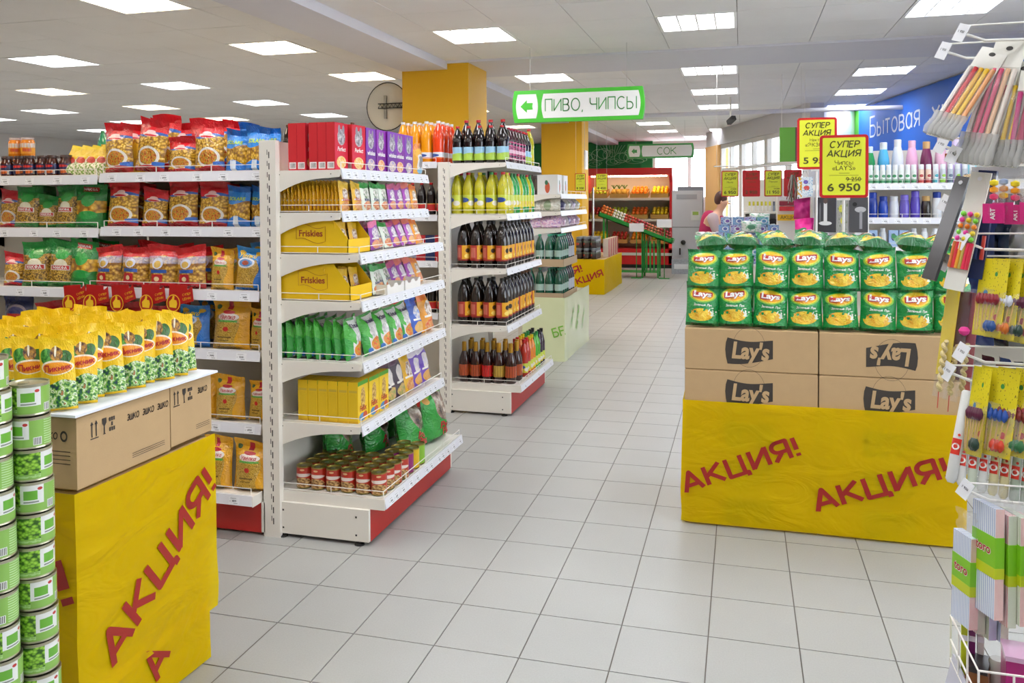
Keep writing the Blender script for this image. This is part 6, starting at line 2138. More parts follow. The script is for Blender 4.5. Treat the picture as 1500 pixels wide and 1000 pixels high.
# rolled white packs with red squares
M_ROLL = [mat('roll_white', 'e2e2de', .4, coat=.3), mat('roll_green_white', 'cfd8c4', .4, coat=.3), mat('roll_yellow', 'd6cc9c', .4, coat=.3), mat('roll_grey_green', 'aebcaa', .4, coat=.3)]
M_RSQ = mat('red_square_label', 'd4301c', .4)
for i in range(10):
    def roll(L_, i=i):
        r_ = .0095 if i == 0 else .0078
        out = [MB().lathe([(r_ * .55, 0), (r_, .006), (r_, L_ - .004), (r_ * .7, L_)], 12).build('straw_roll', M_ROLL[(0, 0, 1, 0, 2, 2, 3, 3, 1, 3)[i]])]
        lb_ = MB()
        lb_.grid(lambda u, v: ((r_ + .0006) * sin((u - .5) * 1.7), -(r_ + .0006) * cos((u - .5) * 1.7), L_ * (.30 + .17 * v)), 5, 2)
        out.append(('red_label', lb_.build('red_label', M_RSQ)))
        t_ = MB().flat(xf(text2d('O', .03), h=.012, cx=0, cy=L_ * .385), lambda x, y: (x, -(r_ + .0013) * cos(x / r_), y))
        t_.flat(disc2d(.003, L_ * .51, .0025, .0025, 8), lambda x, y: (x, -(r_ + .0013), y), 1)
        out.append(('lettering', t_.build('lettering', INK_W, M_RSQ)))
        return out
    x = 1.371 + i * .0165
    hang('straw_roll', 'straw roll', (x + (.036 if i == 0 else .018), -.945 - .003 * i, 1.165 if i == 0 else 1.11), (x, -.985 - .001 * i, 1.006 - .004 * i), radians(-30), roll, '%s rolled straw pack with red square label, counted from the aisle' % nth(i), 'rolled straw packs')

# big striped straw packs with green labels
def straw_mat(name, c, c2):
    q_ = P(name, c2, .35, .4)
    q_.lay(q_.mt('GREATER_THAN', q_.mt('SINE', q_.mt('MULTIPLY', q_.U, 75.0)), .2), c)
    return q_.end()


M_STR = [straw_mat('blue_straws', '9fb0d8', 'e2e8f0'), straw_mat('red_straws', 'e08a84', 'efe4dc'), straw_mat('green_straws', 'b8c8a0', 'e4e4d8')]
M_LIME = mat('lime_label', '7cc01c', .4)
M_LIMEY = mat('lime_yellow_label', 'c0cc1c', .4)
for i, (t, b_, w, th, mi, ms_, a) in enumerate((((1.436, -1.0, .985), (1.432, -1.01, .79), .062, .016, 0, 1, -70), ((1.410, -.965, .915), (1.406, -.97, .748), .055, .016, 0, 1, -72), ((1.456, -1.0, .975), (1.454, -1.008, .778), .06, .014, 1, 2, -72), ((1.474, -1.005, .975), (1.472, -1.012, .785), .06, .014, 2, 1, -74), ((1.492, -1.01, .97), (1.49, -1.016, .78), .06, .014, 1, 2, -72), ((1.51, -1.01, .97), (1.508, -1.016, .78), .06, .014, 2, 1, -72), ((1.424, -.955, .90), (1.42, -.96, .738), .055, .014, 1, 2, -72), ((1.442, -.957, .89), (1.438, -.962, .73), .055, .014, 2, 0, -72), ((1.46, -.96, .89), (1.456, -.965, .73), .055, .014, 0, 2, -72))):
    def sp(L_, w=w, th=th, mi=mi, ms_=ms_):
        b2 = MB().box(-w / 2, w / 2, -th, 0, 0, L_ * .97, mis=[0, 0, 1, 1, 0, 0])
        out = [b2.build('straw_pack', M_STR[mi], M_STR[ms_])]
        z0, z1 = L_ * .40, L_ * .72
        lb_ = MB().box(-w / 2 - .0005, w / 2 + .0005, -th - .0008, .0005, z0 + .01, z1)
        out.append(('lime_label', lb_.build('lime_label', M_LIME)))
        lb_ = MB().box(-w / 2 - .0006, w / 2 + .0006, -th - .0009, .0006, z0 - .008, z0 + .0102)
        out.append(('yellow_band', lb_.build('yellow_band', M_LIMEY)))
        t_ = MB().flat(xf(text2d('toro', .06), w=.042, cx=0, cy=(z0 + z1) / 2 + .006), lambda x, y: (x, -th - .0014, y), 0)
        t_.flat(xf(text2d('toro', .02), w=.040, cx=0, cy=(z0 + z1) / 2 + .006), lambda x, y: (x, -th - .0018, y), 1)
        out.append(('lettering', t_.build('lettering', INK_W, INK_R)))
        f_ = bag_surf(w * 1.05, .05, th * 1.2, 2, top=.8)
        bg = bag_mesh('bag_top', f_, M_CLEAR, 6, 6)
        for v in bg.vertices:
            v.co.z += L_ * .93
            v.co.y -= th / 2
        out.append(('bag_top', bg))
        return out
    hang('straw_pack', 'straw pack', t, b_, radians(a), sp, '%s striped straw pack with lime label, counted from the front' % nth(i), 'striped straw packs')
# wire baskets and the things in them
e = empty('wire_basket', (1.40, -.95, .62), 'white wire basket holding the lowest goods of the rack', 'basket')
bb = MB()
for z in (0, .035, .07, .115):
    bb.tube([(-.012, .03, z), (-.012, -.16, z), (.15, -.16, z)], .002, 5)
for y in (.03, -.03, -.09, -.16):
    bb.tube([(-.012, y, 0), (-.012, y, .115)], .002, 5)
for x in (.04, .09, .15):
    bb.tube([(x, -.16, 0), (x, -.16, .115)], .002, 5)
obj('wire_frame', bb.build('wire_frame', M_WIRE), e)
obj('price_holder', MB().box(-.02, -.017, -.13, .02, -.02, .045).build('price_holder', mat('price_holder_plastic', 'c9cadb', .3, alpha=.85)), e, (0, 0, 0), (0, radians(12), 0))
obj('base_tray', MB().box(-.012, .2, -.16, .03, -.004, 0).build('base_tray', M_WIRE), e)
M_MAG = mat('magenta_box', 'a8126e', .3, coat=.3, vary=.05)
obj('napkin_box', MB().box(-.04, .04, -.03, .03, 0, .125).box(-.041, .041, -.031, .031, .118, .126, 1).build('napkin_box', M_MAG, mat('clear_lid', 'd0a8c4', .2, coat=.4)), None, (1.482, -1.05, .622), (0, 0, radians(-8)), 'magenta napkin box at the bottom corner of the picture', 'box')
o = obj('wooden_box', MB().box(-.018, .018, -.03, .03, 0, .06).build('wooden_box', mat('brown_wood_box', '7a4a1e', .4, vary=.3, vscale=40)), None, (1.418, -.99, .622), (0, 0, radians(-20)), 'small brown wooden box with black lid in the basket', 'box')
obj('lid', MB().box(-.017, .017, -.03, .03, .06, .068).build('lid', M_BLK), o)
obj('toothpick_jar', MB().lathe([(.014, 0), (.015, .004), (.015, .07), (.012, .075)], 12).build('toothpick_jar', mat('jar_clear_grey', 'a8a79c', .2, coat=.4)), None, (1.45, -.985, .622), label='clear grey jar between the wooden box and magenta box', cat='jar')
for i, (x, m_) in enumerate(((1.405, M_LIMEY), (1.418, mat('purple_card', '6a1a5a', .4)), (1.432, mat('pale_card', 'dcd8d0', .4)))):
    obj('folded_card_pack', MB().box(-.005, .005, -.02, .02, 0, .12).box(-.0055, .0055, -.0205, .0205, .09, .1, 1).build('folded_card_pack', m_, M_TAG), None, (x, -.945, .622), (0, 0, radians(-12)), '%s pack standing in the back of the wire basket' % ('yellow', 'purple', 'pale')[i], 'pack', 'packs in the wire basket')
# metal drip pan shelf strip between the hooks
obj('steel_shelf_strip', MB().box(1.43, 1.78, -.86, -.80, 1.552, 1.562).box(1.43, 1.78, -.862, -.86, 1.552, 1.575).build('steel_shelf_strip', mat('chrome_strip', 'd0d0d4', .2, metal=.9)), None, label='chrome shelf strip crossing the rack below the candles', cat='shelf strip')

# ------------------------------------------------------------------ household goods unit behind the chips
e = empty('household_shelf', (1.93, 4.66, 0), 'white shelf bay of shampoo and deodorant under the blue wall', 'shelf unit')
HH = [(1.622, .40), (1.362, .40), (1.14, .42), (.85, .42), (.5, .42), (.2, .45)]
shelf_unit(e, 1.25, HH, .45, H=1.9, tagstep=.09, guard_side=False)


def round_T(name, cat, prof, m, capm, capprof, n=12, sx=1.0, lab=None, lz=None):
    T = bottle_T(name, prof, m, capm, capprof, lab, lz, n=n, cat=cat)
    return T


def deo(c, band=None, h=.15, r=.02):
    m = mat('deo_' + c, c, .3, coat=.2)
    q_ = P('deo_label_%s_%s' % (c, band), c); q_.lay(q_.below(.3), band or c).lay(q_.ell(.75, .55, .12, .12), band or '3a7a5a')
    return round_T('deodorant_can', 'deodorant', [(r * .95, 0), (r, .004), (r, h * .72), (r * .9, h * .76)], m, mat('deo_cap_' + c, 'dfe2e4', .35), [(r * .92, h * .75), (r * .92, h * .97), (r * .8, h)], lab=q_.end(), lz=(h * .08, h * .7))


TD = [deo('dfe6e2', '3a8a5a'), deo('e2c8b4', 'b03a3a'), deo('d6dde0', '3aa0b0'), deo('c9cfd6', '8ac03a'), deo('b8c0c8', '5a6a80')]
y0 = 4.66 - .345
for i in range(8):
    place(TD[0], (1.965 + .044 * i, y0, 1.623), RND.uniform(-.4, .4), label='%s pale roll-on bottle of the front row' % nth(i), group='front row deodorants')
for i in range(9):
    place(TD[(1, 1, 2, 3, 4, 3, 4, 2, 4)[i]], (2.325 + .05 * i + (.0), y0, 1.623), RND.uniform(-.4, .4), label='%s spray deodorant after the pale roll-on bottles' % nth(i), group='front row deodorants')
spf = lambda h, w: [(w * .9, 0), (w, .008), (w * 1.04, h * .35), (w * .92, h * .62), (w * .62, h * .82), (w * .55, h * .84)]
scp = lambda h, w: [(w * .58, h * .83), (w * .6, h * .99), (w * .5, h)]
BACK = [('1a8a4a', 'c8d8e4', .30, 'green'), ('4aa8d8', 'dce8f0', .33, 'sky blue'), ('d8dde6', 'e6e8ec', .35, 'white'), ('e0a8c8', 'e8b8d0', .34, 'rose pink'), ('6a1a4a', 'c8a06a', .33, 'plum'), ('e2b6cc', 'e8d0dc', .36, 'large pink'), ('c8b0e0', 'd8c8e8', .36, 'lilac'), ('8ad0d8', 'b0e0e4', .26, 'aqua')]
for i, (c, cc, h, nm) in enumerate(BACK):
    T_ = round_T('softener_bottle', 'bottle', spf(h, .045), mat('softener_' + c, c, .3, coat=.2), mat('softcap_' + cc, cc, .3), scp(h, .045))
    place(T_, (1.975 + .102 * i, y0 + .12, 1.623), label='%s softener bottle standing behind the deodorants' % nm, group='softener bottles')
SH = [('1a3a9a', '2040a8', .20, 'deep blue'), ('1f46b0', '1a3a9a', .17, 'royal blue'), ('d8dce4', 'e4e6ea', .17, 'white'), ('6a5ac0', '7a6ad0', .18, 'violet'), ('5a4ab8', '6a5ac8', .21, 'tall violet'), ('2a221c', 'c09a5a', .17, 'black and gold'), ('e4e8ee', '1a3a9a', .20, 'white with blue cap'), ('dfe4ea', '2a4ab0', .17, 'small white with blue cap'), ('e2e6ec', '2a4ab0', .17, 'last white with blue cap')]
q = P('shampoo_leaf_label', 'e6eaf0'); q.lay(q.ell(.75, .4, .12, .2), '3a9a8a')
for i, (c, cc, h, nm) in enumerate(SH):
    w = .034
    T_ = round_T('shampoo_bottle', 'shampoo bottle', [(w * .9, 0), (w, .008), (w * 1.05, h * .5), (w * .9, h * .74), (w * .8, h * .78)], mat('shampoo_' + c, c, .25, coat=.3), mat('shampcap_' + cc, cc, .3), [(w * .82, h * .77), (w * .86, h * .98), (w * .7, h)])
    place(T_, (1.985 + .075 * i, y0, 1.363), label='%s shampoo bottle on the second household shelf' % nm, group='shampoo bottles')
for i in range(9):
    m_ = mat('navy_cream_box', '8fb0e0', .4) if i in (0, 2, 3) else mat('cream_white', 'e2e6ea', .35)
    if i in (0, 2, 3):
        q = P('cream_box_print_%d' % i, 'a8c4ea'); q.lay(q.ell(.5, .6, .26, .22), '16306e')
        T_ = box_T('cream_box', 'cream box', .065, .05, .13, q.end(), m_)
    else:
        T_ = round_T('lotion_bottle', 'lotion bottle', [(.024, 0), (.027, .006), (.026, .1), (.02, .12)], m_, mat('cap_white2', 'd8dce2', .3), [(.018, .118), (.018, .145)])
    place(T_, (1.985 + .073 * i, y0, 1.141), label='%s %s on the third household shelf' % (nth(i), 'blue cream box' if i in (0, 2, 3) else 'white lotion bottle'), group='creams and lotions')

# hosiery stand between the price boards and the shelf
e = empty('hosiery_stand', (1.72, 4.0, 0), 'white stand of hanging hosiery packs behind the chips boards', 'display rack')
hb = MB()
for x in (-.2, .19):
    hb.tube([(x, .05, 0), (x, .05, 1.62)], .012, 6)
hb.box(-.2, .19, .04, .06, 1.58, 1.62).box(-.22, .21, -.15, .2, 0, .02)
obj('stand_frame', hb.build('stand_frame', M_WIRE), e)
q = P('figure_pack_print', '3a3a40', .3, .3); q.lay(q.rect(.42, .58, .3, .85), 'dcdcdc').lay(q.ell(.5, .26, .3, .06), 'dcdcdc').lay(q.ell(.5, .9, .1, .08), '5a4a44').lay(q.ell(.25, .55, .02, .3), '8a8a90')
M_FIG = q.end()
q = P('flower_pack_print', '9a9a96', .3, .3); q.lay(q.ell(.4, .7, .25, .12), 'c8c84a').lay(q.ell(.5, .35, .2, .1), 'd0c83a').lay(q.noise(8, 1, thr=.6), '5a6a4a')
M_FLO = q.end()
q = P('hand_pack_print', '4a4a4e', .3, .3); q.lay(q.ell(.6, .65, .3, .08), 'b8b8bc').lay(q.rect(.55, .7, .1, .6), '9a9aa0').lay(q.ell(.3, .8, .12, .06), '1a1a1c')
M_HAN = q.end()
for r_ in range(2):
    for i, (m_, w, nm) in enumerate(((M_FIG, .15, 'grey figure'), (M_FLO, .075, 'yellow flower'), (M_HAN, .13, 'dark hand'))):
        x = (-.11, .01, .12)[i]
        hgt = .26 if i != 1 else .25
        o = obj('hosiery_pack', MB().box(-w / 2, w / 2, -.006, .006, 0, hgt).build('hosiery_pack', m_), None, (1.72 + x, 3.98, 1.265 - .28 * r_), label='%s hosiery pack, %s tier of the white stand' % (nm, ('upper', 'lower')[r_]), cat='hosiery pack', group='hosiery packs')
        obj('hang_tab', MB().prism([(-.03, 0), (.03, 0), (.012, .03), (-.012, .03)], lambda a, c, t: (a, -.003 + .004 * t, hgt + c)).build('hang_tab', M_TAG), o)
# pink bags and tinsel beside it
q = P('dotted_gift_bag_print', 'dde6ec'); q.lay(q.ell(.6, .45, .2, .12), 'd84a3a').lay(q.ell(.55, .75, .16, .1), '7a4ab0').lay(q.noise(12, 1.4, thr=.6), '3a9ac8').lay(q.mul(q.mt('LESS_THAN', q.U, .3), q.noise(6, 1, thr=.5)), 'd8a02a')
M_GIFT = q.end()


def gift_bag(loc, w, h, d, m, lab, rotz=0.0):
    b_ = MB()
    b_.box(-w / 2, w / 2, -d / 2, d / 2, 0, h, skip='t')
    o = obj('gift_bag', b_.build('gift_bag', m), None, loc, (0, 0, rotz), lab, 'gift bag', 'hanging gift bags')
    hb_ = MB()
    for y in (-d / 2, d / 2):
        hb_.tube([(-w * .25, y, h), (-w * .1, y, h + h * .3), (w * .1, y, h + h * .3), (w * .25, y, h)], .003, 5)
    obj('handle', hb_.build('handle', mat('bag_cord', 'c8c4c0', .5)), o)
    return o


gift_bag((1.47, 4.05, 1.53), .11, .15, .03, M_GIFT, 'white gift bag with coloured dots behind the price boards')
M_HOT = mat('hot_pink_fabric', 'ec2a98', .5, vary=.12, vscale=20)
M_HOTD = mat('deep_pink_fabric', 'b01470', .55, vary=.2, vscale=20)
T_PB = bag_T('pink_shower_cap_bag', 'pink bag', M_HOTD, .14, .16, .07, 91, None, top=.8, crump=.012)
place(T_PB, (1.46, 4.08, 1.36), 0, label='deep pink gathered bag below the dotted gift bag', group='pink bags')
T_PB2 = bag_T('pink_shower_cap_bag', 'pink bag', M_HOT, .14, .2, .06, 92, None, top=.8, crump=.01)
place(T_PB2, (1.465, 4.02, 1.16), 0, label='bright pink bag just above the chips heap', group='pink bags')
tn = MB()
r = random.Random(5)
for i in range(40):
    x0_, y0_ = r.uniform(-.03, .03), r.uniform(-.03, .03)
    tn.tube([(x0_ * .4, y0_ * .4, 0), (x0_ + r.uniform(-.01, .01), y0_, -.09), (x0_ + r.uniform(-.02, .02), y0_ * 1.2, -.2 + r.uniform(-.03, .03))], .003, 3, i % 3)
obj('tinsel_garland', tn.build('tinsel_garland', mat('tinsel_red', '8a2a30', .35, metal=.3), mat('tinsel_green', '3a5a44', .35, metal=.3), mat('tinsel_silver', 'b8b4ae', .3, metal=.5)), None, (1.385, 4.1, 1.70), label='drooping tinsel garland of red, green and silver beside the gift bag', cat='tinsel')

# ------------------------------------------------------------------ hanging price cards, napkin heap, cashier area
hbar = obj('hanging_rail', MB().tube([(.72, 6.5, 1.865), (1.62, 6.5, 1.865)], .006, 6).tube([(.75, 6.5, 1.865), (.75, 6.5, ZC)], .002, 4).tube([(1.6, 6.5, 1.865), (1.6, 6.5, ZC)], .002, 4).build('hanging_rail', mat('white_pole', 'dcdad8', .35)), None, label='thin horizontal rail carrying four small price cards', cat='rail')
CARDS = [(.888, 'С', ['Мыло'], '6 950', '11 250', False), (1.105, '', ['Шампунь'], '2 950', None, True), (1.325, '', ['Порошок'], '11 950', '14 280', False), (1.52, '', ['Крем'], '3 950', None, True)]
for i, (x, _, ln, pr_, old, red) in enumerate(CARDS):
    price_board((x, 6.5, 1.542), .178, .275, ln, pr_, old, '%s hanging %s price card on the far rail' % (nth(i), 'red' if red else 'yellow'), red=red, grp='small hanging price cards', wires=.045)
price_board((-1.39, 10.0, 1.65), .17, .275, ['Сок'], '8 300', None, 'yellow price card in front of the farther yellow column', grp='small hanging price cards', wires=ZC - 1.65 - .275)
price_board((-1.057, 10.0, 1.648), .19, .275, ['Фрукты'], '8 450', None, 'yellow price card in front of the fruit fridge', grp='small hanging price cards', wires=ZC - 1.648 - .275)
# napkin boxes
MN = []
for i, (c, c2) in enumerate((('8fb8e0', '6a78c0'), ('a4c4e6', '7a5ab0'), ('90ccd8', '5a90c0'), ('b4c0ea', '8a4aa0'))):
    q = P('napkin_pack_print_%d' % i, c, .35, .3)
    q.lay(q.noise(5, 1.2, thr=.55, seed=i), c2).lay(q.ell(.6, .5, .3, .3), 'e2e8f0').lay(q.ell(.62, .5, .18, .2), c2)
    MN.append(q.end())
k_ = 0
for lev, n_ in enumerate((7, 7, 7, 6, 5, 4)):
    for i in range(n_):
        m_ = MN[(i * 3 + lev) % 4]
        T_ = {'name': 'napkin_pack', 'cat': 'napkin pack', 'body': MB().box(-.053, .053, -.055, .055, 0, .075).build('napkin_pack', m_), 'parts': [('paper_tuft', MB().prism([(-.03, 0), (.03, 0), (.015, .012), (-.02, .01)], lambda a, c, t: (a, -.01 + .02 * t, .075 + c)).build('paper_tuft', M_TAG))]}
        place(T_, (.76 + .117 * i + .02 * (lev % 2) + .0 * lev + (.08 if lev > 3 else 0), 6.0 + RND.uniform(-.01, .01), .875 + .077 * lev), RND.uniform(-.08, .08), label='blue napkin pack, layer %s, place %s of the far heap' % (nth(lev), nth(i)), group='blue napkin packs')
ob = MB().box(-.1, .95, -.2, .3, 0, .86).box(-.12, .97, -.22, .32, .86, .873, 1)
obj('display_table', ob.build('display_table', M_SHELF, M_TAG), None, (.7, 6.05, 0), label='white display table under the blue napkin packs', cat='table')
q = P('white_green_pack', 'e8ece6', .35, .3); q.lay(q.noise(5, 1.3, thr=.55), '8ac0a0').lay(q.ell(.5, .5, .2, .2), '4a8a6a')
M_WG = q.end()
for i, (x, z_) in enumerate(((.66, .875), (1.18, 1.26), (1.10, 1.185))):
    T_ = bag_T('paper_towel_pack', 'paper pack', M_WG, .2, .11, .12, 95, None, top=.96, foot=.1)
    place(T_, (x, 5.9 if i != 1 else 6.02, z_ + (.2 if i == 0 else 0)), 0, label='%s white and green paper pack at the napkin heap' % nth(i), group='white and green paper packs')
# back shelf with tubes
e = empty('checkout_shelf', (1.03, 8.0, 0), 'white checkout shelf with small tubes behind the price cards', 'shelf unit')
cb = MB().box(0, .55, -.25, .0, 1.34, 1.365).box(0, .55, -.02, 0, 0, 1.75).box(.53, .55, -.25, 0, 0, 1.75).box(0, .02, -.25, 0, 0, 1.34)
obj('carcass', cb.build('carcass', M_SHELF), e)
obj('black_counter', MB().box(.02, .53, -.24, -.03, 1.18, 1.27).build('black_counter', mat('black_counter_top', '1e1e20', .25)), e)
for i in range(9):
    y_ = i < 6
    T_ = round_T('glue_tube', 'tube', [(.013, 0), (.014, .004), (.014, .07)], mat('tube_white' if y_ else 'tube_grey', 'e6e6e0' if y_ else '8a92a0', .35), mat('tube_yellow' if y_ else 'tube_dark', 'c8c02a' if y_ else '5a626e', .35), [(.013, .07), (.012, .12)], n=10)
    place(T_, (1.10 + .047 * i, 7.85, 1.366), label='%s %s tube on the checkout shelf' % (nth(i), 'yellow capped' if y_ else 'grey'), group='tubes on the checkout shelf')
obj('promo_card', MB().box(-.13, .13, -.003, .003, 0, .07).flat(xf(text2d('АКЦИЯ!', .02), w=.2, cx=0, cy=.035), lambda x, y: (x, -.0042, y), 1).build('promo_card', mat('amber_card', 'e8b81c', .45), M_BINK), None, (1.53, 7.28, 1.27), label='amber АКЦИЯ! card above the blue napkin packs', cat='sign')
e = empty('checkout_cabinet', (1.4, 7.3, 0), 'white cabinet with red and white goods beside the pink bags', 'cabinet')
obj('carcass', MB().box(0, .35, 0, .3, 0, 1.75).build('carcass', M_SHELF), e)
for i, (c, z_) in enumerate((('c8303a', 1.38), ('e6e2e4', 1.5), ('8a2a3a', 1.44))):
    obj('goods_panel', MB().box(.02, .3, -.01, 0, z_, z_ + .05).build('goods_panel', mat('goods_' + c, c, .4, vary=.4, vscale=30)), e)
# green hanging panel
obj('hanging_banner', MB().box(0, .165, 0, .02, 1.925, 2.30).box(.165, .30, .0, .02, 1.925, 2.30, 1).box(.02, .024, .008, .012, 2.3, ZC, 2).box(.26, .264, .008, .012, 2.3, ZC, 2).build('hanging_banner', mat('leaf_green_banner', '66a83c', .5), mat('maroon_banner', '6a3a44', .5), M_WIRE), None, (1.408, 7.0, 0), label='green and maroon banner hanging before the windows', cat='banner')
# ceiling camera and rail
e = empty('ceiling_camera', (.86, 9.0, 2.62), 'small black security camera hanging below the ceiling rail', 'camera')
obj('camera_body', MB().box(-.03, .03, -.09, .05, -.03, .03).build('camera_body', mat('black_camera', '1b1b1d', .3)), e, (0, 0, -.05), (radians(-25), 0, radians(35)))
obj('stem', MB().tube([(0, 0, -.03), (0, 0, ZC - 2.62)], .012, 6).build('stem', M_SHELF), e)
obj('ceiling_pipe', MB().tube([(-.35, 9.2, 2.70), (3.2, 9.2, 2.70)], .03, 8).build('ceiling_pipe', M_BEAM), None, label='white pipe running below the far ceiling', cat='pipe')

# ------------------------------------------------------------------ person at the checkout
def skin(name, nodes, edges_, m, sub=2, root=0):
    me = bpy.data.meshes.new(name)
    me.from_pydata([n[0] for n in nodes], edges_, [])
    o = bpy.data.objects.new(name, me)
    COL.objects.link(o)
    md = o.modifiers.new('skin', 'SKIN')
    for i, n in enumerate(nodes):
        me.skin_vertices[0].data[i].radius = n[1]
        me.skin_vertices[0].data[i].use_root = (i == root)
    md.use_smooth_shade = True
    sd = o.modifiers.new('sub', 'SUBSURF')
    sd.levels = sub
    sd.render_levels = sub
    bpy.context.view_layer.update()
    dg = bpy.context.evaluated_depsgraph_get()
    me2 = bpy.data.meshes.new_from_object(o.evaluated_get(dg))
    bpy.data.objects.remove(o)
    me2.materials.clear()
    me2.materials.append(m)
    for p_ in me2.polygons:
        p_.use_smooth = True
    return me2


M_SKIN = mat('skin', 'd9a98c', .55)
M_VEST = mat('crimson_vest', 'a81a4e', .75, vary=.06, vscale=12)
M_SLEEVE = mat('pale_grey_sleeve', 'b9a5a6', .75)
M_HAIR = mat('brown_hair', '4a2a22', .6, bump=.3, bscale=120)
# local: facing +x, leaning forward over the till; origin at the feet
nodes = [((0, 0, .90), (.15, .17)), ((.02, 0, 1.05), (.13, .15)), ((.06, 0, 1.22), (.13, .17)), ((.10, 0, 1.34), (.10, .17)), ((.14, 0, 1.41), (.055, .06)), ((.17, 0, 1.46), (.05, .05)),
         ((.195, 0, 1.52), (.085, .075)), ((.21, 0, 1.60), (.085, .075)),
         ((.10, -.19, 1.34), (.062, .062)), ((.17, -.23, 1.12), (.05, .05)), ((.36, -.17, 1.06), (.038, .038)), ((.44, -.14, 1.07), (.022, .035)),
         ((.10, .19, 1.34), (.062, .062)), ((.17, .23, 1.12), (.05, .05)), ((.36, .17, 1.06), (.038, .038)), ((.44, .14, 1.07), (.022, .035)),
         ((0, -.09, .80), (.095, .095)), ((.03, -.1, .48), (.065, .065)), ((0, -.1, .09), (.045, .045)), ((.12, -.1, .04), (.04, .045)),
         ((0, .09, .80), (.095, .095)), ((.03, .1, .48), (.065, .065)), ((0, .1, .09), (.045, .045)), ((.12, .1, .04), (.04, .045))]
ed = [(0, 1), (1, 2), (2, 3), (3, 4), (4, 5), (5, 6), (6, 7), (3, 8), (8, 9), (9, 10), (10, 11), (3, 12), (12, 13), (13, 14), (14, 15), (0, 16), (16, 17), (17, 18), (18, 19), (0, 20), (20, 21), (21, 22), (22, 23)]
for s_, k in ((-1, 11), (1, 15)):
    base = Vector(nodes[k][0])
    for f_i in range(4):
        off = Vector((.045 + .008 * (f_i in (1, 2)), (f_i - 1.5) * .017, .004))
        nodes.append((tuple(base + off), (.009, .009)))
        ed.append((k, len(nodes) - 1))
        nodes.append((tuple(base + off + Vector((.03, 0, -.014))), (.008, .008)))
        ed.append((len(nodes) - 2, len(nodes) - 1))
    nodes.append((tuple(base + Vector((.02, -s_ * .04, .0))), (.010, .010)))
    ed.append((k, len(nodes) - 1))
body = skin('person', nodes, ed, M_SKIN)
# clothing colours follow the body: sleeves and vest are separate shells, head keeps skin
person = obj('person', body, None, (.60, 8.5, .03), (0, 0, radians(-10)), 'person in a crimson vest leaning over the checkout', 'person')
person.location = (.58, 8.6, 0)
person.scale = (.955,) * 3
vn = [((0, 0, .82), (.19, .20)), ((.02, 0, 1.05), (.155, .175)), ((.06, 0, 1.22), (.15, .19)), ((.095, 0, 1.35), (.13, .20)), ((.13, 0, 1.41), (.085, .10))]
obj('vest', skin('vest', vn, [(0, 1), (1, 2), (2, 3), (3, 4)], M_VEST), person)
for s_ in (-1, 1):
    sn = [((.085, s_ * .12, 1.355), (.085, .085)), ((.105, s_ * .195, 1.335), (.082, .082)), ((.135, s_ * .215, 1.23), (.07, .07)), ((.17, s_ * .23, 1.12), (.06, .06)), ((.27, s_ * .20, 1.09), (.05, .05)), ((.35, s_ * .175, 1.062), (.048, .048))]
    obj('sleeve', skin('sleeve', sn, [(0, 1), (1, 2), (2, 3), (3, 4), (4, 5)], M_SLEEVE), person)
for s_ in (-1, 1):
    tn_ = [((0, s_ * .09, .84), (.11, .11)), ((.03, s_ * .1, .48), (.08, .08)), ((0, s_ * .1, .10), (.065, .065))]
    obj('trouser_leg', skin('trouser_leg', tn_, [(0, 1), (1, 2)], mat('dark_trousers', '26262c', .8)), person)
    obj('shoe', skin('shoe', [((-.03, s_ * .1, .05), (.05, .05)), ((.13, s_ * .1, .035), (.045, .035))], [(0, 1)], mat('dark_shoe', '1a1a1a', .5)), person)
hn = [((.165, 0, 1.50), (.07, .085)), ((.165, 0, 1.57), (.098, .095)), ((.185, 0, 1.635), (.098, .095)), ((.225, 0, 1.668), (.065, .07))]
obj('hair', skin('hair', hn, [(0, 1), (1, 2), (2, 3)], M_HAIR), person)
fc = MB()
for s_ in (-1, 1):
    fc.lathe([(.001, -.008), (.009, -.004), (.009, .004), (.001, .008)], 8, 0, cx=.285, cy=s_ * .03)
for v in range(len(fc.v)):
    fc.v[v] = (fc.v[v][0], fc.v[v][1], fc.v[v][2] + 1.56)
obj('eyes', fc.build('eyes', mat('dark_eye', '2a1a14', .3)), person)
obj('nose', MB().prism([(.275, 1.55), (.31, 1.522), (.28, 1.515)], lambda a, c, t: (a, -.012 + .024 * t, c)).build('nose', M_SKIN), person)
obj('mouth', MB().box(.275, .284, -.022, .022, 1.487, 1.494).build('mouth', mat('lip', 'a85a54', .5)), person)
for s_ in (-1, 1):
    obj('ear', MB().lathe([(.001, -.03), (.014, -.015), (.016, .01), (.001, .03)], 8, cx=.2, cy=s_ * .083).build('ear', M_SKIN), person, (0, 0, 1.54))
obj('checkout_desk', MB().box(0, .5, -.3, .3, 0, .95).box(-.03, .53, -.32, .32, .95, .98, 1).build('checkout_desk', mat('white_desk', 'e4e2e0', .4), M_TAG), None, (1.02, 8.75, 0), label='white checkout desk in front of the crimson vest', cat='desk')

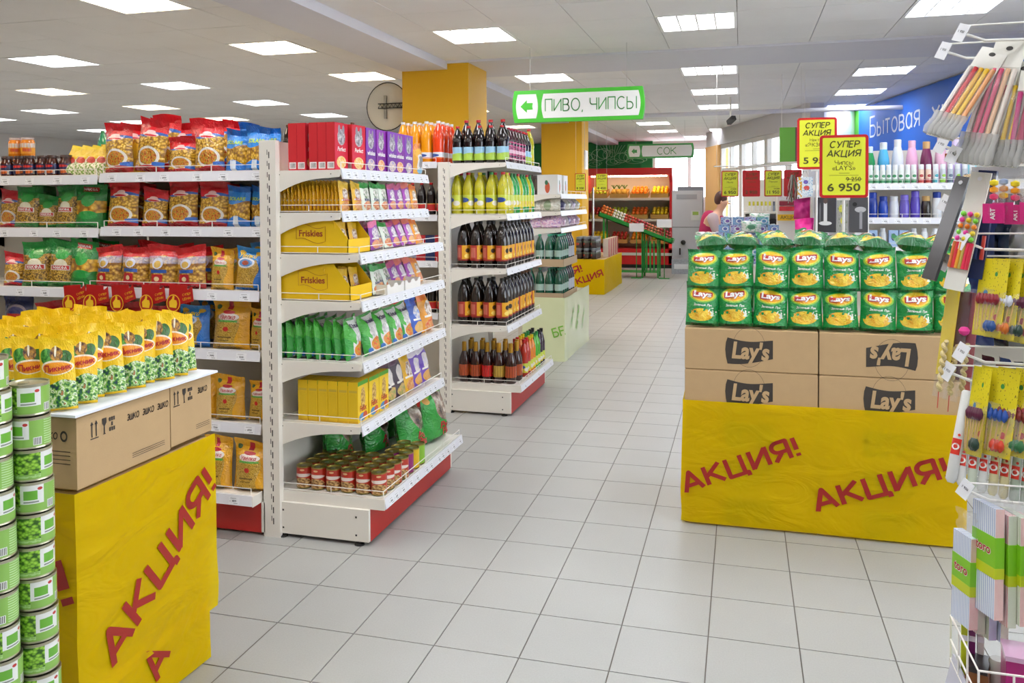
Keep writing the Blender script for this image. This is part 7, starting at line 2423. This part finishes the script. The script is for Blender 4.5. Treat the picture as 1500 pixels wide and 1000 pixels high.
# ------------------------------------------------------------------ far end: fruit fridge, grey machine, green stand, wrapped cartons
e = empty('fruit_fridge', (-1.45, 16.4, 0), 'red open front fruit fridge at the end of the aisle', 'fridge')
M_FRED = mat('fridge_red', 'c8141e', .3, coat=.2)
M_FWH = mat('fridge_inside_white', 'ded6c4', .5)
W2 = .98
obj('canopy', MB().box(-W2, W2, -.45, .5, 2.06, 2.22).build('canopy', M_FRED), e)
obj('back', MB().box(-W2, W2, .44, .5, .4, 2.06).build('back', M_FWH), e)
for x in (-W2, W2 - .07):
    obj('side_panel', MB().prism([(-.45, 2.06), (.5, 2.06), (.5, .1), (-.55, .1), (-.55, .45), (-.3, .6), (-.3, 1.9)], lambda a, c, t, x=x: (x + .07 * t, a, c)).build('side_panel', M_FRED), e)
obj('base', MB().box(-W2, W2, -.55, .5, .08, .42).build('base', M_FRED), e)
obj('bumper', MB().box(-W2, W2, -.58, -.55, .28, .34).build('bumper', mat('pale_bumper', 'd8d0c8', .4)), e)
obj('black_plinth', MB().box(-W2, W2, -.5, .5, 0, .08).build('black_plinth', M_BLK), e)
obj('inner_lamp', MB().box(-.85, .85, -.3, -.26, 2.03, 2.055).build('inner_lamp', emit('fridge_lamp', 'ffe8bc', 22)), e)
SHV = [.52, 1.08, 1.55]
for z in SHV[1:]:
    obj('shelf', MB().box(-.91, .91, -.3, .44, z - .05, z).build('shelf', M_FWH), e)
FR = {'orange': ('f08a0c', .043), 'lemon': ('f0d01c', .042), 'apple': ('b8c82a', .042), 'tangerine': ('ea6a14', .043), 'red apple': ('b82a1e', .042)}
M_CRATE = mat('crate_wood', 'c49a4e', .7, vary=.1)
lay_ = [['apple', 'pineapple', 'orange', 'lemon'], ['red apple', 'apple', 'tangerine', 'lemon'], ['lemon', 'red apple', 'orange', 'apple']]
for si, names in enumerate(lay_):
    z = SHV[2 - si]
    for k, nm in enumerate(names):
        cx = -1.45 - .69 + .46 * k
        cy = 16.4 - .08
        cr = MB()
        cr.box(-.2, .2, -.2, .2, 0, .012).box(-.2, .2, -.2, -.188, 0, .09).box(-.2, .2, .188, .2, 0, .14).box(-.2, -.188, -.2, .2, 0, .11).box(.188, .2, -.2, .2, 0, .11)
        obj('fruit_crate', cr.build('fruit_crate', M_CRATE), None, (cx, cy, z + .042), (radians(10), 0, 0), 'wooden crate of %s, %s fridge shelf, %s from the open side' % (nm + 's', ('top', 'middle', 'bottom')[si], nth(k)), 'crate', 'fruit crates')
        if nm == 'pineapple':
            for i in range(3):
                px = cx - .12 + .12 * i
                o = obj('pineapple', MB().lathe([(.02, 0), (.055, .03), (.06, .08), (.045, .13), (.02, .15)], 10).build('pineapple', mat('pineapple_skin', 'a8862a', .7, vary=.3, vscale=60, bump=.6, bscale=60)), None, (px, cy - .05, z + .06), label='%s pineapple in the top fridge crate' % nth(i), cat='pineapple', group='pineapples')
                lf = MB()
                for j in range(9):
                    a = j * 2.4
                    lf.tube([(0, 0, .14), (.03 * cos(a), .03 * sin(a), .2), (.07 * cos(a), .07 * sin(a), .24)], .008, 3)
                obj('leaf_crown', lf.build('leaf_crown', mat('pineapple_leaf', '5a7a34', .6)), o)
            continue
        c, rr = FR[nm]
        key = 'fruit_' + nm
        if key not in PK:
            PK[key] = MB().lathe([(.001, -rr), (rr * .7, -rr * .7), (rr, 0), (rr * .7, rr * .7), (.001, rr * .95)], 10).build(nm.replace(' ', '_'), mat('skin_' + nm, c, .4, vary=.1, vscale=20))
        for j in range(3):
            for i in range(4):
                obj(nm.replace(' ', '_'), PK[key], None, (cx - .132 + .088 * i, cy - .12 + .105 * j, z + .135 + .05 * j), label='%s in its crate, %s fridge shelf, row %s, place %s' % (nm, ('top', 'middle', 'bottom')[si], nth(j), nth(i)), cat=nm.split()[-1], group=nm + 's on the %s fridge shelf' % ('top', 'middle', 'bottom')[si])
# grey machine
e = empty('vending_cabinet', (-.09, 15.3, 0), 'tall grey metal cabinet beside the fruit fridge', 'cabinet')
M_GM = mat('grey_metal', 'b9b9be', .45, vary=.02)
obj('body', MB().box(-.31, .31, -.25, .3, 0, 1.7).build('body', M_GM), e)
obj('top_cap', MB().box(-.2, .31, -.2, .3, 1.7, 1.78).build('top_cap', mat('dark_grey_metal', '7a7c84', .45)), e)
obj('vent_panel', MB().box(-.22, .2, -.256, -.25, 1.52, 1.62).build('vent_panel', mat('mid_grey', '96969c', .5)), e)
obj('door_seam', MB().box(-.31, .31, -.254, -.25, .93, .94).build('door_seam', M_SLOT), e)
o = obj('display_panel', MB().box(.08, .26, -.258, -.25, 1.08, 1.28).build('display_panel', mat('pale_panel', 'c9ccc8', .4)), e)
obj('display', MB().box(.11, .23, -.262, -.258, 1.19, 1.26).build('display', mat('lcd_green', '8aa84a', .3)), o)
for x, z in ((-.08, .62), (-.08, .25)):
    obj('knob', MB().lathe([(.05, 0), (.05, .04), (.03, .05)], 12).build('knob', M_BLK), e, (x, -.25, z), (pi / 2, 0, 0))
obj('handle', MB().box(-.16, -.13, -.3, -.25, .36, .5).build('handle', M_BLK), e)
obj('water_bundle', MB().box(-.25, .25, -.2, .2, 0, .3).box(-.2, .2, -.205, -.2, .1, .2, 1).build('water_bundle', mat('clear_bundle', 'a8acb4', .2, vary=.4, vscale=25, coat=.4), M_TAG), None, (-.12, 14.75, 0), label='shrink-wrapped bundle on the floor before the grey cabinet', cat='bundle')

# green sloping vegetable stand
e = empty('vegetable_stand', (-1.0, 13.75, 0), 'green sloping vegetable stand with slatted trestle', 'market stand')
M_GST = mat('stand_green', '168a34', .45)
th = math.atan2(.749 - 1.281, 1.4)
tray = MB().box(-.76, .76, -.25, .25, 0, .02).box(-.76, .76, -.25, -.235, 0, .085).box(-.76, .76, .235, .25, 0, .085).box(-.76, -.745, -.25, .25, 0, .085).box(.745, .76, -.25, .25, 0, .085)
tm = obj('tray', tray.build('tray', M_GST), e, (.0, 0, .93), (0, -th, 0))
for x in (-.6, .15, .45):
    for y in (-.2, .2):
        zt_ = .93 + x * math.tan(th)
        obj('leg', MB().box(x - .015, x + .015, y - .015, y + .015, 0, zt_).build('leg', M_GST), e)
for i in range(5):
    obj('slat', MB().box(-.6, .45, -.2 + .09 * i, -.15 + .09 * i, .1, .12).build('slat', M_GST), e)
for i in range(4):
    obj('front_slat', MB().box(.15 + .07 * i, .18 + .07 * i, -.215, -.2, .1, .72).build('front_slat', M_GST), e)
VEG = [('carrot', 'd8702a'), ('garlic', 'e2d4c8'), ('tomato', 'c03a26'), ('radish', 'b8323a'), ('potato', 'b4603c'), ('beetroot', 'a02a2e')]
r = random.Random(11)
for vi, (nm, c) in enumerate(VEG):
    me = MB().lathe([(.001, -.034), (.024, -.02), (.031, 0), (.024, .021), (.001, .033)], 9).build(nm, mat('veg_' + nm, c, .5, vary=.15, vscale=25))
    for i in range(12):
        lx = -.68 + .24 * vi + .062 * (i % 4)
        ly = -.17 + .13 * (i // 4)
        obj(nm, me, None, (-1.0 + lx * cos(th) , 13.75 + ly, .93 + lx * math.tan(th) + .095 + .05 * (i // 4)), (r.uniform(0, 3), r.uniform(0, 3), 0), '%s on the sloping stand, row %s, place %s' % (nm, nth(i // 4), nth(i % 4)), nm, nm + 's on the green stand')
for i, (x, z) in enumerate(((-.95, 1.02), (-.42, 1.10))):
    o = obj('white_price_board', MB().box(-.14, .14, -.005, .005, 0, .16).build('white_price_board', M_TAG), None, (x, 13.45, z - .12), label='%s blank white price board on a thin stem at the vegetable stand' % nth(i), cat='price sign', group='white price boards')
    obj('stem', MB().tube([(0, 0, 0), (0, 0, -(z - .12))], .008, 6).box(-.1, .1, -.06, .06, -(z - .12), -(z - .12) + .012).build('stem', M_GST), o)
# film wrapped cartons near the far column
e = empty('promo_film', (-1.3, 10.5, 0), 'yellow АКЦИЯ! film around the farther carton stack', 'film wrap')
me, at, L = wrap_sheet('film_sheet', [(-.5, .0), (.2, 0), (.2, 1.9)], .005, .565, M_FILM, .01, 31, nz=10, per=14)
obj('film_sheet', me, e)
film_text(e, at, L, [('АКЦИЯ!', .62, .13, .42, .26, .35, .2, .70), ('Я!', .16, .13, .26, .40, .35, 0, .7)], lambda x: (0, -1, 0) if x < .7 else (1, 0, 0))
for k in range(3):
    carton((-1.34, 10.5 + .32 + .62 * k, 0), .44, .6, .56, '%s carton inside the farther yellow film' % nth(k), 'far film cartons')
q = P('coffee_jar_label', '3a2a24'); q.lay(q.ell(.75, .5, .2, .3), 'b8442a').lay(q.rect(0, 1, .7, 1), '5a6a5a')
T_CJ = jar_T('coffee_jar', 'jar', mat('coffee_glass', '2a1a14', .12, coat=.5), [(.05, 0), (.055, .01), (.055, .12), (.045, .14)], mat('grey_lid', '7a828a', .3), [(.046, .14), (.05, .145), (.05, .175)], q.end(), [(.0556, .02), (.0556, .11)])
for lev in range(2):
    for j in range(4):
        for i in range(3):
            place(T_CJ, (-1.52 + .118 * i, 10.58 + .12 * j, .565 + .18 * lev), RND.uniform(-.5, .5), label='coffee jar, tier %s, row %s, column %s on the far cartons' % (nth(lev), nth(j), nth(i)), group='coffee jars on the far cartons')
for j in range(5):
    T_ = box_T('tea_box', 'tea box', .12, .09, .3, mat('tea_red', 'b8505a', .4), mat('tea_cream', 'd8c8b8', .4))
    place(T_, (-1.17, 11.15 + .24 * j, .565), R90, label='%s tall tea box along the far film stack' % nth(j), group='tea boxes')
# fixtures beyond: mirrored post stand, ceiling spot
obj('glass_post', MB().tube([(0, 0, 0), (0, 0, 1.75)], .02, 8).box(-.15, .15, -.1, .1, 0, .015).build('glass_post', mat('chrome_post', 'c8c8c8', .25, metal=.8)), None, (-1.75, 13.2, 0), label='slim chrome post beside the far column', cat='post')
e = empty('ceiling_spot', (-2.3, 14.5, 2.62), 'white conical ceiling spotlight before the green frieze', 'spotlight')
obj('shade', MB().lathe([(.11, -.08), (.05, .06), (.02, .1)], 14).build('shade', M_SHELF), e)
obj('stem', MB().tube([(0, 0, .1), (0, 0, ZC - 2.62)], .012, 6).build('stem', M_SHELF), e)
